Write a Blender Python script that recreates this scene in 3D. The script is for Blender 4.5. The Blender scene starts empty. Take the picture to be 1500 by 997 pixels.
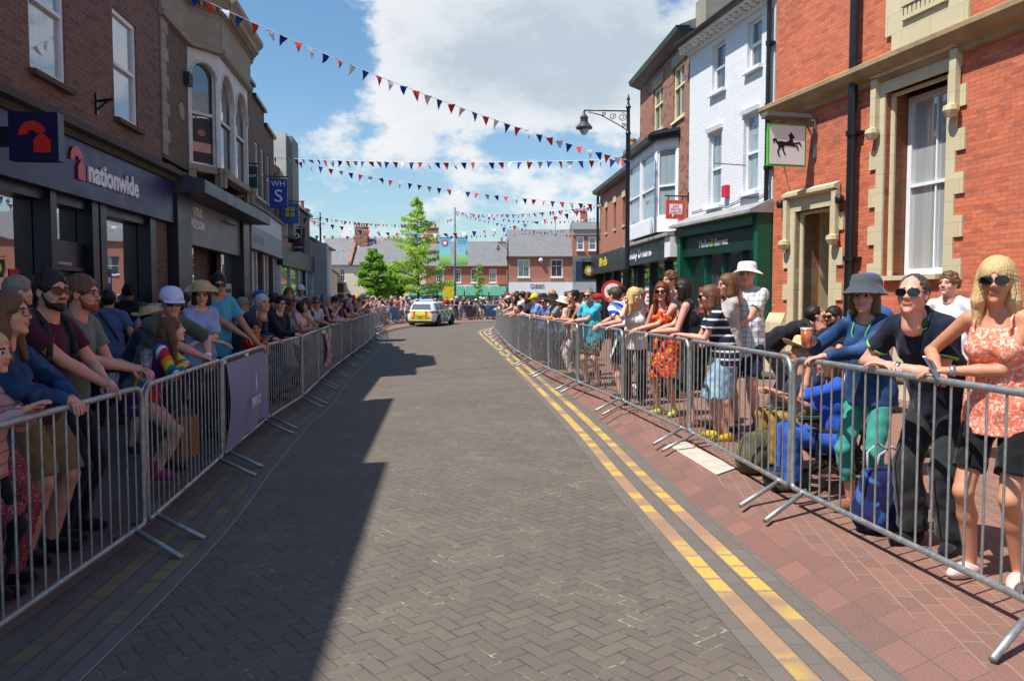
import bpy, math, random
import numpy as np
from mathutils import Vector, Matrix
R = math.radians
rnd = random.Random(11)
sc = bpy.context.scene
COL = sc.collection
# ------------------------------------------------------------------ camera
CAM_Z = 1.65
PITCH = R(3.11)
cam = bpy.data.cameras.new('camera'); camo = bpy.data.objects.new('camera', cam); COL.objects.link(camo)
cam.lens = 27.6; cam.sensor_width = 36; cam.clip_end = 3000; cam.clip_start = 0.05
camo.location = (0, 0, CAM_Z); camo.rotation_euler = (R(90) - PITCH, 0, 0)
cam.dof.use_dof = False
sc.camera = camo
# ------------------------------------------------------------------ light
SUN_EL, SUN_B = R(60), R(30)       # elevation; how far behind the camera's left the sun stands
to_sun = Vector((-math.cos(SUN_EL) * math.cos(SUN_B), -math.cos(SUN_EL) * math.sin(SUN_B), math.sin(SUN_EL)))
sun = bpy.data.lights.new('sun', 'SUN'); suno = bpy.data.objects.new('sun', sun); COL.objects.link(suno)
sun.energy = 5.0; sun.angle = R(0.5); sun.color = (1.0, 0.955, 0.88)
suno.rotation_euler = to_sun.to_track_quat('Z', 'Y').to_euler()
suno.location = (-20, -10, 30)
sc.view_settings.view_transform = 'Standard'; sc.view_settings.look = 'None'
sc.view_settings.gamma = 1.0; sc.view_settings.exposure = 0.36
sc.view_settings.use_curve_mapping = False
try:
    sc.cycles.max_bounces = 5; sc.cycles.diffuse_bounces = 3; sc.cycles.glossy_bounces = 3
    sc.cycles.transparent_max_bounces = 8; sc.cycles.caustics_reflective = False; sc.cycles.caustics_refractive = False
except Exception: pass

# ------------------------------------------------------------------ node helpers
def s2l(c):
    if isinstance(c, str):
        c = [int(c[i:i + 2], 16) / 255 for i in (0, 2, 4)]
    return tuple(x / 12.92 if x <= 0.04045 else ((x + 0.055) / 1.055) ** 2.4 for x in c[:3])

class NT:
    def __init__(s, nt): s.nt = nt
    def n(s, t, **kw):
        nd = s.nt.nodes.new(t)
        ins = kw.pop('ins', {})
        for k, v in kw.items(): setattr(nd, k, v)
        for k, v in ins.items(): s.put(nd.inputs[k], v)
        return nd
    def put(s, sock, v):
        if v is None: return
        if isinstance(v, bpy.types.NodeSocket): s.nt.links.new(v, sock)
        else:
            if sock.type == 'RGBA' and not isinstance(v, (int, float)) and len(v) == 3: v = (*v, 1)
            sock.default_value = v
    def m(s, op, a, b=None, c=None, clamp=False):
        nd = s.nt.nodes.new('ShaderNodeMath'); nd.operation = op; nd.use_clamp = clamp
        s.put(nd.inputs[0], a); s.put(nd.inputs[1], b); s.put(nd.inputs[2], c)
        return nd.outputs[0]
    def vm(s, op, a, b=None, sc_=None):
        nd = s.nt.nodes.new('ShaderNodeVectorMath'); nd.operation = op
        s.put(nd.inputs[0], a); s.put(nd.inputs[1], b)
        if sc_ is not None: s.put(nd.inputs['Scale'], sc_)
        return nd.outputs['Value'] if op in ('LENGTH', 'DOT_PRODUCT', 'DISTANCE') else nd.outputs[0]
    def mix(s, f, a, b, mode='MIX'):
        nd = s.nt.nodes.new('ShaderNodeMix'); nd.data_type = 'RGBA'; nd.blend_type = mode
        s.put(nd.inputs[0], f); s.put(nd.inputs[6], a); s.put(nd.inputs[7], b)
        return nd.outputs[2]
    def noise(s, vec, scale, detail=3, rough=0.5, out='Fac', dist=0.0):
        nd = s.n('ShaderNodeTexNoise', ins={'Vector': vec, 'Scale': scale, 'Detail': detail, 'Roughness': rough, 'Distortion': dist})
        return nd.outputs[out]
    def ramp(s, f, stops, interp='LINEAR'):
        nd = s.nt.nodes.new('ShaderNodeValToRGB'); cr = nd.color_ramp; cr.interpolation = interp
        while len(cr.elements) < len(stops): cr.elements.new(0.5)
        for e, (p, c) in zip(cr.elements, stops):
            e.position = p; e.color = (*c, 1) if not isinstance(c, (int, float)) else (c, c, c, 1)
        s.put(nd.inputs[0], f); return nd.outputs[0]
    def rng(s, v, a, b, c=0.0, d=1.0, smooth=False):
        nd = s.nt.nodes.new('ShaderNodeMapRange'); nd.clamp = True
        if smooth: nd.interpolation_type = 'SMOOTHSTEP'
        for i, x in enumerate((v, a, b, c, d)): s.put(nd.inputs[i], x)
        return nd.outputs[0]
    def sep(s, v):
        nd = s.n('ShaderNodeSeparateXYZ', ins={0: v}); return nd.outputs
    def comb(s, x, y, z):
        return s.n('ShaderNodeCombineXYZ', ins={0: x, 1: y, 2: z}).outputs[0]

# ------------------------------------------------------------------ world: sky texture plus procedural cumulus
world = bpy.data.worlds.new('World'); sc.world = world; world.use_nodes = True
wn = NT(world.node_tree); world.node_tree.nodes.clear()
def build_world():
    w = wn
    sky = w.n('ShaderNodeTexSky', sky_type='NISHITA', sun_disc=False, sun_elevation=SUN_EL,
              sun_rotation=math.atan2(to_sun.x, to_sun.y), altitude=50, air_density=1.25, dust_density=0.6, ozone_density=1.0)
    bg = w.n('ShaderNodeBackground', ins={'Color': w.mix(1.0, sky.outputs[0], (0.74, 0.98, 1.14), 'MULTIPLY'), 'Strength': 0.098})
    d = w.n('ShaderNodeTexCoord').outputs['Generated']
    x, y, z = w.sep(d)
    az = w.m('ARCTAN2', x, y)
    hyp = w.m('SQRT', w.m('ADD', w.m('MULTIPLY', x, x), w.m('MULTIPLY', y, y)))
    el = w.m('ARCTAN2', z, hyp)
    p = w.comb(az, w.m('MULTIPLY', el, 1.7), w.m('MULTIPLY', z, 0.3))
    n1 = w.noise(p, 6.4, 10, 0.64)
    n2 = w.noise(w.vm('ADD', p, (3.1, 7.7, 1.3)), 13.0, 6, 0.6)
    def blob(a, e, ra, re, amp):
        da = w.m('DIVIDE', w.m('SUBTRACT', az, a), ra); de = w.m('DIVIDE', w.m('SUBTRACT', el, e), re)
        r2 = w.m('ADD', w.m('MULTIPLY', da, da), w.m('MULTIPLY', de, de))
        return w.m('MULTIPLY', w.m('EXPONENT', w.m('MULTIPLY', r2, -1.0)), amp)
    def at(px, py): return math.atan((px - 750) / 1150), math.atan((436 - py) / 1150)
    tot = w.m('MULTIPLY', w.m('SUBTRACT', n1, 0.5), 1.7)
    big = None
    for (px, py, rx, ry, am) in [(760, 60, .19, .10, .55), (640, 40, .11, .09, .28), (930, 100, .13, .09, .42), (700, 130, .12, .05, .2), (1100, 60, .12, .12, .3),
                                 (460, 215, .08, .035, .26), (620, 225, .09, .04, .24), (800, 260, .12, .06, .22), (520, 290, .14, .045, .20),
                                 (700, 350, .4, .025, .06), (560, 205, .03, .015, -.15), (980, 60, .035, .05, -.3), (660, 280, .06, .012, -.12), (330, 20, .12, .10, -.42), (450, 90, .10, .08, -.34), (470, 150, .07, .03, -.15), (270, 60, .12, .1, -.2),
                                 (600, 250, .05, .02, -.12), (860, 220, .05, .02, -.22), (730, 215, .05, .02, -.2), (1040, -10, .06, .06, -.3), (540, 10, .05, .03, .25)]:
        a, e = at(px, py); b = blob(a, e, rx, ry, am)
        tot = w.m('ADD', tot, b)
        if px in (760, 930, 700) and py in (60, 100, 130):
            big = b if big is None else w.m('ADD', big, b)
    dens = w.rng(tot, 0.13, 0.38, 0, 1, True)
    # grey undersides where the cloud is thick, bright billows by its edges
    thick = w.rng(w.m('ADD', w.m('MULTIPLY', big, 0.95), w.m('MULTIPLY', w.m('SUBTRACT', n2, 0.5), 0.9)), 0.24, 0.72, 0, 1, True)
    cc = w.mix(thick, (0.95, 0.965, 0.98), (0.56, 0.65, 0.72))
    cc = w.mix(w.rng(n2, 0.35, 0.62, 0.30, 0.0), cc, (0.58, 0.70, 0.80))
    cb = w.n('ShaderNodeBackground', ins={'Color': cc, 'Strength': 0.76})
    hz = w.rng(el, 0.02, 0.25, 0.16, 0.0)
    dens = w.m('MULTIPLY', w.m('ADD', w.m('MULTIPLY', dens, 0.93), hz), 1.0, clamp=True)
    dens = w.m('MULTIPLY', dens, w.rng(el, 0.65, 1.1, 1, 0.35))
    dens = w.m('MULTIPLY', dens, w.rng(y, 0.1, 0.65, 0.08, 1.0))     # clear sky behind the camera
    ms = w.n('ShaderNodeMixShader', ins={0: dens, 1: bg.outputs[0], 2: cb.outputs[0]})
    w.n('ShaderNodeOutputWorld', ins={0: ms.outputs[0]})
build_world()

# ------------------------------------------------------------------ materials
MATS = {}
def newmat(name):
    m = bpy.data.materials.new(name); m.use_nodes = True; nt = m.node_tree; nt.nodes.clear()
    t = NT(nt); out = t.n('ShaderNodeOutputMaterial')
    b = t.n('ShaderNodeBsdfPrincipled'); nt.links.new(b.outputs[0], out.inputs[0])
    MATS[name] = m
    return m, t, b
def flat(name, col, rough=0.6, metal=0.0, var=0.12, nscale=3.0, bump=0.0, spec=0.5, bscale=40):
    if name in MATS: return MATS[name]
    m, t, b = newmat(name)
    c = s2l(col) if isinstance(col, str) else col
    tc = t.n('ShaderNodeTexCoord').outputs['Object']
    n = t.noise(tc, nscale, 5, 0.6)
    dk = tuple(x * (1 - var) for x in c); lt = tuple(min(1, x * (1 + var)) for x in c)
    t.put(b.inputs['Base Color'], t.mix(t.rng(n, 0.3, 0.7), dk, lt))
    t.put(b.inputs['Roughness'], t.rng(n, 0.3, 0.7, max(0, rough - .07), min(1, rough + .07)))
    b.inputs['Metallic'].default_value = metal; b.inputs['Specular IOR Level'].default_value = spec
    if bump:
        bn = t.n('ShaderNodeBump', ins={'Strength': bump, 'Distance': 0.02, 'Height': t.noise(tc, bscale, 4, 0.6)})
        t.put(b.inputs['Normal'], bn.outputs[0])
    return m
def brickmat(name, c1, c2, mortar, bw=0.225, bh=0.075, ms=0.008, stain=0.25, bias=0.0, dark=None, rough=0.85):
    m, t, b = newmat(name)
    uv = t.n('ShaderNodeUVMap').outputs[0]
    br = t.n('ShaderNodeTexBrick', offset=0.5, ins={'Vector': uv, 'Color1': s2l(c1), 'Color2': s2l(c2), 'Mortar': s2l(mortar), 'Scale': 1.0,
             'Mortar Size': ms, 'Mortar Smooth': 0.15, 'Bias': bias, 'Brick Width': bw, 'Row Height': bh})
    n = t.noise(uv, 0.7, 6, 0.65); n2 = t.noise(uv, 14, 4, 0.6)
    col = br.outputs[0]
    if dark:   # scattered burnt headers
        cell = t.n('ShaderNodeTexVoronoi', ins={'Vector': t.vm('DIVIDE', uv, (bw, bh * 1.0, 1)), 'Scale': 1.0, 'Randomness': 0.5})
        r = t.sep(cell.outputs['Color'])[0]
        col = t.mix(t.rng(r, 0.78, 0.86, 0, 0.75), col, s2l(dark))
    col = t.mix(t.rng(n, 0.35, 0.75, 0, stain), col, (0.05, 0.04, 0.035))
    col = t.mix(t.rng(n2, 0.3, 0.7, 0, 0.16), col, (0.5, 0.42, 0.36))
    t.put(b.inputs['Base Color'], col); b.inputs['Roughness'].default_value = rough
    h = t.m('ADD', t.m('MULTIPLY', t.m('SUBTRACT', 1.0, br.outputs['Fac']), 1.0), t.m('MULTIPLY', n2, 0.4))
    bn = t.n('ShaderNodeBump', ins={'Strength': 0.6, 'Distance': 0.006, 'Height': h}); t.put(b.inputs['Normal'], bn.outputs[0])
    return m
def objcol(name, rough=0.8, kind='cloth'):
    m, t, b = newmat(name)
    oi = t.n('ShaderNodeObjectInfo'); tc = t.n('ShaderNodeTexCoord').outputs['Object']
    col = oi.outputs['Color']
    if kind == 'cloth':
        n = t.noise(tc, 6, 5, 0.6, dist=0.6)
        col = t.mix(t.rng(n, 0.3, 0.7, 0.0, 0.28), col, t.mix(1.0, col, (0.45, 0.45, 0.47), 'MULTIPLY'))
        h = t.m('ADD', t.m('MULTIPLY', t.noise(tc, 9, 3, 0.55, dist=1.2), 1.0), t.m('MULTIPLY', t.noise(tc, 160, 2), 0.06))
        bn = t.n('ShaderNodeBump', ins={'Strength': 0.45, 'Distance': 0.016, 'Height': h}); t.put(b.inputs['Normal'], bn.outputs[0])
        b.inputs['Specular IOR Level'].default_value = 0.2
        b.inputs['Sheen Weight'].default_value = 0.15
    elif kind == 'skin':
        n = t.noise(tc, 22, 4, 0.6)
        col = t.mix(t.rng(n, 0.35, 0.7, 0, 0.35), col, t.mix(1.0, col, (0.92, 0.68, 0.6), 'MULTIPLY'))
        bn = t.n('ShaderNodeBump', ins={'Strength': 0.25, 'Distance': 0.004, 'Height': t.noise(tc, 260, 3)}); t.put(b.inputs['Normal'], bn.outputs[0])
        b.inputs['Specular IOR Level'].default_value = 0.4
    elif kind == 'hair':
        q = t.vm('MULTIPLY', tc, (1, 1, 0.12))
        n = t.noise(q, 190, 4, 0.7); nb = t.noise(t.vm('MULTIPLY', tc, (1, 1, 0.3)), 40, 3)
        col = t.mix(t.rng(n, 0.3, 0.7, 0.0, 0.6), t.mix(1.0, col, (1.2, 1.17, 1.1), 'MULTIPLY'), t.mix(1.0, col, (0.4, 0.37, 0.34), 'MULTIPLY'))
        bn = t.n('ShaderNodeBump', ins={'Strength': 0.55, 'Distance': 0.006, 'Height': t.m('ADD', n, nb)}); t.put(b.inputs['Normal'], bn.outputs[0])
        b.inputs['Specular IOR Level'].default_value = 0.35
    t.put(b.inputs['Base Color'], col); b.inputs['Roughness'].default_value = rough
    return m
M_CLOTH = objcol('cloth_fabric', 0.88, 'cloth'); M_SKIN = objcol('skin', 0.52, 'skin'); M_HAIR = objcol('hair_strands', 0.45, 'hair')
def patterned(name, fn, rough=0.88):
    """cloth whose print is made from object coordinates"""
    m, t, b = newmat(name)
    tc = t.n('ShaderNodeTexCoord').outputs['Object']
    col = fn(t, tc)
    n = t.noise(tc, 6, 5, 0.6, dist=0.6)
    col = t.mix(t.rng(n, 0.3, 0.7, 0.0, 0.25), col, t.mix(1.0, col, (0.45, 0.45, 0.47), 'MULTIPLY'))
    bn = t.n('ShaderNodeBump', ins={'Strength': 0.4, 'Distance': 0.018, 'Height': t.noise(tc, 7, 3, 0.55, dist=1.0)}); t.put(b.inputs['Normal'], bn.outputs[0])
    t.put(b.inputs['Base Color'], col); b.inputs['Roughness'].default_value = rough; b.inputs['Specular IOR Level'].default_value = 0.2
    return m
def glassmat(name, tint=(0.02, 0.025, 0.03), refl=0.22, curtain=None):
    """window glass before a dark room, or before a pale blind hanging behind it"""
    m, t, b = newmat(name)
    uv = t.n('ShaderNodeUVMap').outputs[0]
    col = tint
    if curtain:
        n = t.noise(t.vm('MULTIPLY', uv, (9, 0.4, 1)), 1.0, 3)
        col = t.mix(t.rng(n, 0.3, 0.7), tuple(x * 0.75 for x in curtain), curtain)
    t.put(b.inputs['Base Color'], col); b.inputs['Roughness'].default_value = 0.5
    g = t.n('ShaderNodeBsdfGlossy', ins={'Color': (0.95, 0.97, 1.0), 'Roughness': 0.015})
    fr = t.n('ShaderNodeFresnel', ins={0: 1.55}).outputs[0]
    f = t.m('ADD', t.m('MULTIPLY', fr, 0.85), refl, clamp=True)
    bn = t.n('ShaderNodeBump', ins={'Strength': 0.04, 'Distance': 0.05, 'Height': t.noise(uv, 1.3, 2)})
    t.put(g.inputs['Normal'], bn.outputs[0])
    ms = t.n('ShaderNodeMixShader', ins={0: f, 1: b.outputs[0], 2: g.outputs[0]})
    out = [n for n in m.node_tree.nodes if n.type == 'OUTPUT_MATERIAL'][0]
    m.node_tree.links.new(ms.outputs[0], out.inputs[0])
    return m

# ------------------------------------------------------------------ objects
def tag(o, label=None, cat=None, group=None, kind=None):
    if label: o['label'] = label
    if cat: o['category'] = cat
    if group: o['group'] = group
    if kind: o['kind'] = kind
    return o
def empty(name, loc=(0, 0, 0), rz=0.0, label=None, cat=None, group=None):
    o = bpy.data.objects.new(name, None); COL.objects.link(o); o.location = loc; o.rotation_euler = (0, 0, rz)
    o.empty_display_size = 0.2
    return tag(o, label, cat, group)
def V(*a): return np.array(a, float)
def nrm(v): v = np.asarray(v, float); return v / (np.linalg.norm(v) + 1e-12)

def mesh_from(name, verts, faces, mats=(), midx=None, smooth=False, uv=True):
    me = bpy.data.meshes.new(name)
    me.from_pydata([tuple(v) for v in verts], [], [tuple(f) for f in faces])
    for m in mats: me.materials.append(m)
    if midx is not None: me.polygons.foreach_set('material_index', np.asarray(midx, np.int32))
    if smooth: me.polygons.foreach_set('use_smooth', np.ones(len(me.polygons), bool))
    me.update()
    if uv: auto_uv(me)
    return me
def auto_uv(me):
    nl = len(me.loops); nv = len(me.vertices)
    if not nl: return
    co = np.empty(nv * 3); me.vertices.foreach_get('co', co); co = co.reshape(-1, 3)
    vi = np.empty(nl, np.int32); me.loops.foreach_get('vertex_index', vi)
    npoly = len(me.polygons)
    nr = np.empty(npoly * 3); me.polygons.foreach_get('normal', nr); nr = nr.reshape(-1, 3)
    lt = np.empty(npoly, np.int32); me.polygons.foreach_get('loop_total', lt)
    pn = np.repeat(nr, lt, axis=0); p = co[vi]
    horiz = np.abs(pn[:, 2]) > 0.75
    t = np.stack([-pn[:, 1], pn[:, 0], np.zeros(nl)], 1); l = np.linalg.norm(t, axis=1); l[l < 1e-6] = 1; t /= l[:, None]
    u = np.where(horiz, p[:, 0], (p * t).sum(1)); v = np.where(horiz, p[:, 1], p[:, 2])
    uvl = me.uv_layers.new(name='UVMap'); uvl.data.foreach_set('uv', np.stack([u, v], 1).ravel())

def root_loc(p):
    o = V(0, 0, 0)
    while p is not None: o = o + V(*p.location); p = p.parent
    return o
class MB:
    """collects boxes, prisms and tubes of one part, then links them as one mesh object"""
    def __init__(s): s.v = []; s.f = []; s.mi = []; s.sm = False
    def add(s, vs, fs, mi=0):
        o = len(s.v); s.v.extend([tuple(map(float, v)) for v in vs]); s.f.extend([tuple(i + o for i in f) for f in fs]); s.mi.extend([mi] * len(fs)); return s
    def hexa(s, c, mi=0):   # 8 corners: bottom 4 ccw, top 4 ccw
        return s.add(c, [(3, 2, 1, 0), (4, 5, 6, 7), (0, 1, 5, 4), (1, 2, 6, 5), (2, 3, 7, 6), (3, 0, 4, 7)], mi)
    def box(s, lo, hi, mi=0):
        x0, y0, z0 = lo; x1, y1, z1 = hi
        return s.hexa([(x0, y0, z0), (x1, y0, z0), (x1, y1, z0), (x0, y1, z0), (x0, y0, z1), (x1, y0, z1), (x1, y1, z1), (x0, y1, z1)], mi)
    def tube(s, pts, r, n=8, mi=0, caps=True, closed=False):
        pts = [V(*p) for p in pts]; k = len(pts); rs = r if hasattr(r, '__len__') else [r] * k
        vs = []; fs = []; prev = None
        for i, p in enumerate(pts):
            if closed: d = nrm(pts[(i + 1) % k] - pts[i - 1])
            else: d = nrm(pts[min(i + 1, k - 1)] - pts[max(i - 1, 0)])
            a = prev if prev is not None else (V(0, 0, 1) if abs(d[2]) < 0.9 else V(1, 0, 0))
            u = nrm(a - d * np.dot(a, d)); w = np.cross(d, u); prev = u
            for j in range(n):
                t = 2 * math.pi * j / n; vs.append(p + (u * math.cos(t) + w * math.sin(t)) * rs[i])
        for i in range(k if closed else k - 1):
            for j in range(n):
                a = i * n + j; b = i * n + (j + 1) % n; c = ((i + 1) % k) * n + (j + 1) % n; d_ = ((i + 1) % k) * n + j
                fs.append((a, b, c, d_))
        if caps and not closed:
            fs.append(tuple(range(n - 1, -1, -1))); fs.append(tuple((k - 1) * n + j for j in range(n)))
        return s.add(vs, fs, mi)
    def lathe(s, prof, c=(0, 0, 0), n=16, mi=0, sx=1.0, sy=1.0):
        vs = []; fs = []; k = len(prof)
        for r, z in prof:
            for j in range(n):
                t = 2 * math.pi * j / n; vs.append((c[0] + r * math.cos(t) * sx, c[1] + r * math.sin(t) * sy, c[2] + z))
        for i in range(k - 1):
            for j in range(n):
                fs.append((i * n + j, i * n + (j + 1) % n, (i + 1) * n + (j + 1) % n, (i + 1) * n + j))
        if prof[0][0] > 1e-5: fs.append(tuple(range(n - 1, -1, -1)))
        if prof[-1][0] > 1e-5: fs.append(tuple((k - 1) * n + j for j in range(n)))
        return s.add(vs, fs, mi)
    def prism(s, poly, ex, mi=0):
        """poly: list of 3-D points (planar), ex: extrusion vector"""
        n = len(poly); p = [V(*q) for q in poly]; e = V(*ex)
        vs = p + [q + e for q in p]
        nr_ = sum((np.cross(p[i] - p[0], p[(i + 1) % n] - p[0]) for i in range(n)), V(0, 0, 0))
        fs = [tuple(range(n)), tuple(range(2 * n - 1, n - 1, -1))] + [(i, i + n, (i + 1) % n + n, (i + 1) % n) for i in range(n)]
        if np.dot(nr_, e) > 0: fs = [tuple(reversed(f)) for f in fs]
        return s.add(vs, fs, mi)
    def build(s, name, mats, parent=None, smooth=None, loc=None, world=False):
        if not isinstance(mats, (list, tuple)): mats = [mats]
        o_ = root_loc(parent) if world else V(0, 0, 0)
        if loc is not None: o_ = V(*loc)
        vs = [V(*v) - o_ for v in s.v]
        me = mesh_from(name, vs, s.f, mats, s.mi if len(mats) > 1 else None, s.sm if smooth is None else smooth, uv=False)
        auto_uv(me)
        ob = bpy.data.objects.new(name, me); COL.objects.link(ob)
        if parent is not None: ob.parent = parent
        if loc is not None: ob.location = loc
        return ob
def smooth_angle(ob, deg=40):
    me = ob.data
    me.polygons.foreach_set('use_smooth', np.ones(len(me.polygons), bool))
    try: me.set_sharp_from_angle(angle=R(deg))
    except Exception: pass
    return ob
def copy_tree(o, parent=None):
    c = o.copy(); COL.objects.link(c)
    if parent is not None: c.parent = parent; c.matrix_parent_inverse = o.matrix_parent_inverse.copy()
    for ch in [x for x in o.children]: copy_tree(ch, c)
    return c
FONT = None
def text_mesh(body, size, ext=0.01, bold=0.0, align='CENTER', spacing=1.0):
    cu = bpy.data.curves.new('lettering', 'FONT'); cu.body = body; cu.size = size; cu.extrude = ext; cu.offset = bold
    cu.align_x = align; cu.align_y = 'CENTER'; cu.space_character = spacing; cu.resolution_u = 3
    ob = bpy.data.objects.new('tmp', cu); COL.objects.link(ob)
    dg = bpy.context.evaluated_depsgraph_get(); me = bpy.data.meshes.new_from_object(ob.evaluated_get(dg))
    bpy.data.objects.remove(ob); me.name = 'lettering'
    return me
def put_text(body, size, pos, ux, mat, parent=None, up=(0, 0, 1), ext=0.006, bold=0.0, sx=1.0, name='lettering', align='CENTER', spacing=1.0):
    """letters whose reading direction is ux, facing ux x up"""
    me = text_mesh(body, size, ext, bold, align, spacing)
    ux = nrm(ux); up = nrm(V(*up)); nz = np.cross(ux, up)
    n = len(me.vertices); co = np.empty(n * 3); me.vertices.foreach_get('co', co); co = co.reshape(-1, 3)
    o_ = root_loc(parent)
    w = co[:, :1] * sx * ux + co[:, 1:2] * up + co[:, 2:3] * nz + V(*pos) - o_
    me.vertices.foreach_set('co', w.ravel()); me.materials.clear(); me.materials.append(mat); me.update(); 
    if not me.uv_layers: auto_uv(me)
    ob = bpy.data.objects.new(name, me); COL.objects.link(ob)
    if parent is not None: ob.parent = parent
    return ob
def at_ground(px, py, z=0.0):
    u = (px - 750) / 1150; v = (498.5 - py) / 1150
    d = V(u, math.cos(PITCH) + v * math.sin(PITCH), -math.sin(PITCH) + v * math.cos(PITCH)); t = (z - CAM_Z) / d[2]
    return V(d[0] * t, d[1] * t, z)
def at_depth(px, py, Y):
    u = (px - 750) / 1150; v = (498.5 - py) / 1150
    d = V(u, math.cos(PITCH) + v * math.sin(PITCH), -math.sin(PITCH) + v * math.cos(PITCH)); t = Y / d[1]
    return V(d[0] * t, Y, CAM_Z + d[2] * t)
# ================================================================== ground, road, kerbs
def catmull(pts, step=0.4):
    P = [V(*p) for p in pts]; P = [2 * P[0] - P[1]] + P + [2 * P[-1] - P[-2]]; out = []
    for i in range(1, len(P) - 2):
        n = max(2, int(np.linalg.norm(P[i + 1] - P[i]) / step))
        for k in range(n):
            t = k / n; a, b, c, d = P[i - 1], P[i], P[i + 1], P[i + 2]
            out.append(0.5 * ((2 * b) + (c - a) * t + (2 * a - 5 * b + 4 * c - d) * t * t + (3 * b - a - 3 * c + d) * t ** 3))
    out.append(P[-2]); return np.array(out)
def offset(line, d):
    t = np.gradient(line, axis=0); t /= np.linalg.norm(t, axis=1)[:, None]
    return line + np.stack([t[:, 1], -t[:, 0]], 1) * d      # positive: to the right of travel
KERB_R = catmull([(2.16, -3), (2.0, 0), (1.70, 3.38), (1.61, 4.44), (1.53, 5.5), (1.41, 7.2), (1.2, 10.6), (.60, 17.9), (-.22, 27.1), (-.85, 34), (-1.15, 39), (-.7, 42.6), (0.8, 45.6), (3.5, 48.5), (9, 52), (18, 56)])
KERB_L = catmull([(-2.35, -3), (-2.45, 0), (-2.52, 3.2), (-2.68, 5.5), (-3.02, 7.9), (-3.33, 10.5), (-3.5, 12.6), (-4.2, 18), (-5.45, 30), (-6.1, 38), (-5.8, 45), (-4.2, 50.5), (-1.5, 54), (3, 57.5), (9, 61), (18, 65)])
BAR_L = catmull([(-2.28, -1.0), (-2.32, 1.0), (-2.42, 3.2), (-2.56, 5.5), (-2.90, 7.9), (-3.22, 10.5), (-3.36, 12.6), (-4.08, 18), (-5.4, 30), (-6.5, 37), (-7.45, 43), (-7.6, 48), (-6.2, 53.2), (-3.6, 57.2), (0, 60), (6, 64), (13, 68)], 0.1)
BAR_R = catmull([(2.42, 2.9), (2.36, 3.75), (2.05, 5.79), (1.84, 8.28), (1.47, 10.8), (1.08, 13.1), (.59, 16.4), (.24, 19.6), (-.10, 23.4), (-.55, 31), (-.72, 37), (-.45, 41), (1.4, 45), (5, 48)], 0.1)
ZL = -0.06
def road_z(x, y):
    w = 2.2; x0 = np.interp(y, [0, 5.5, 12.6, 30, 60], [-.3, -.6, -1.2, -2.6, -3.0])
    t = max(0, min(1, (x0 - x) / w)); return ZL * t * t * (3 - 2 * t)
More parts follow.
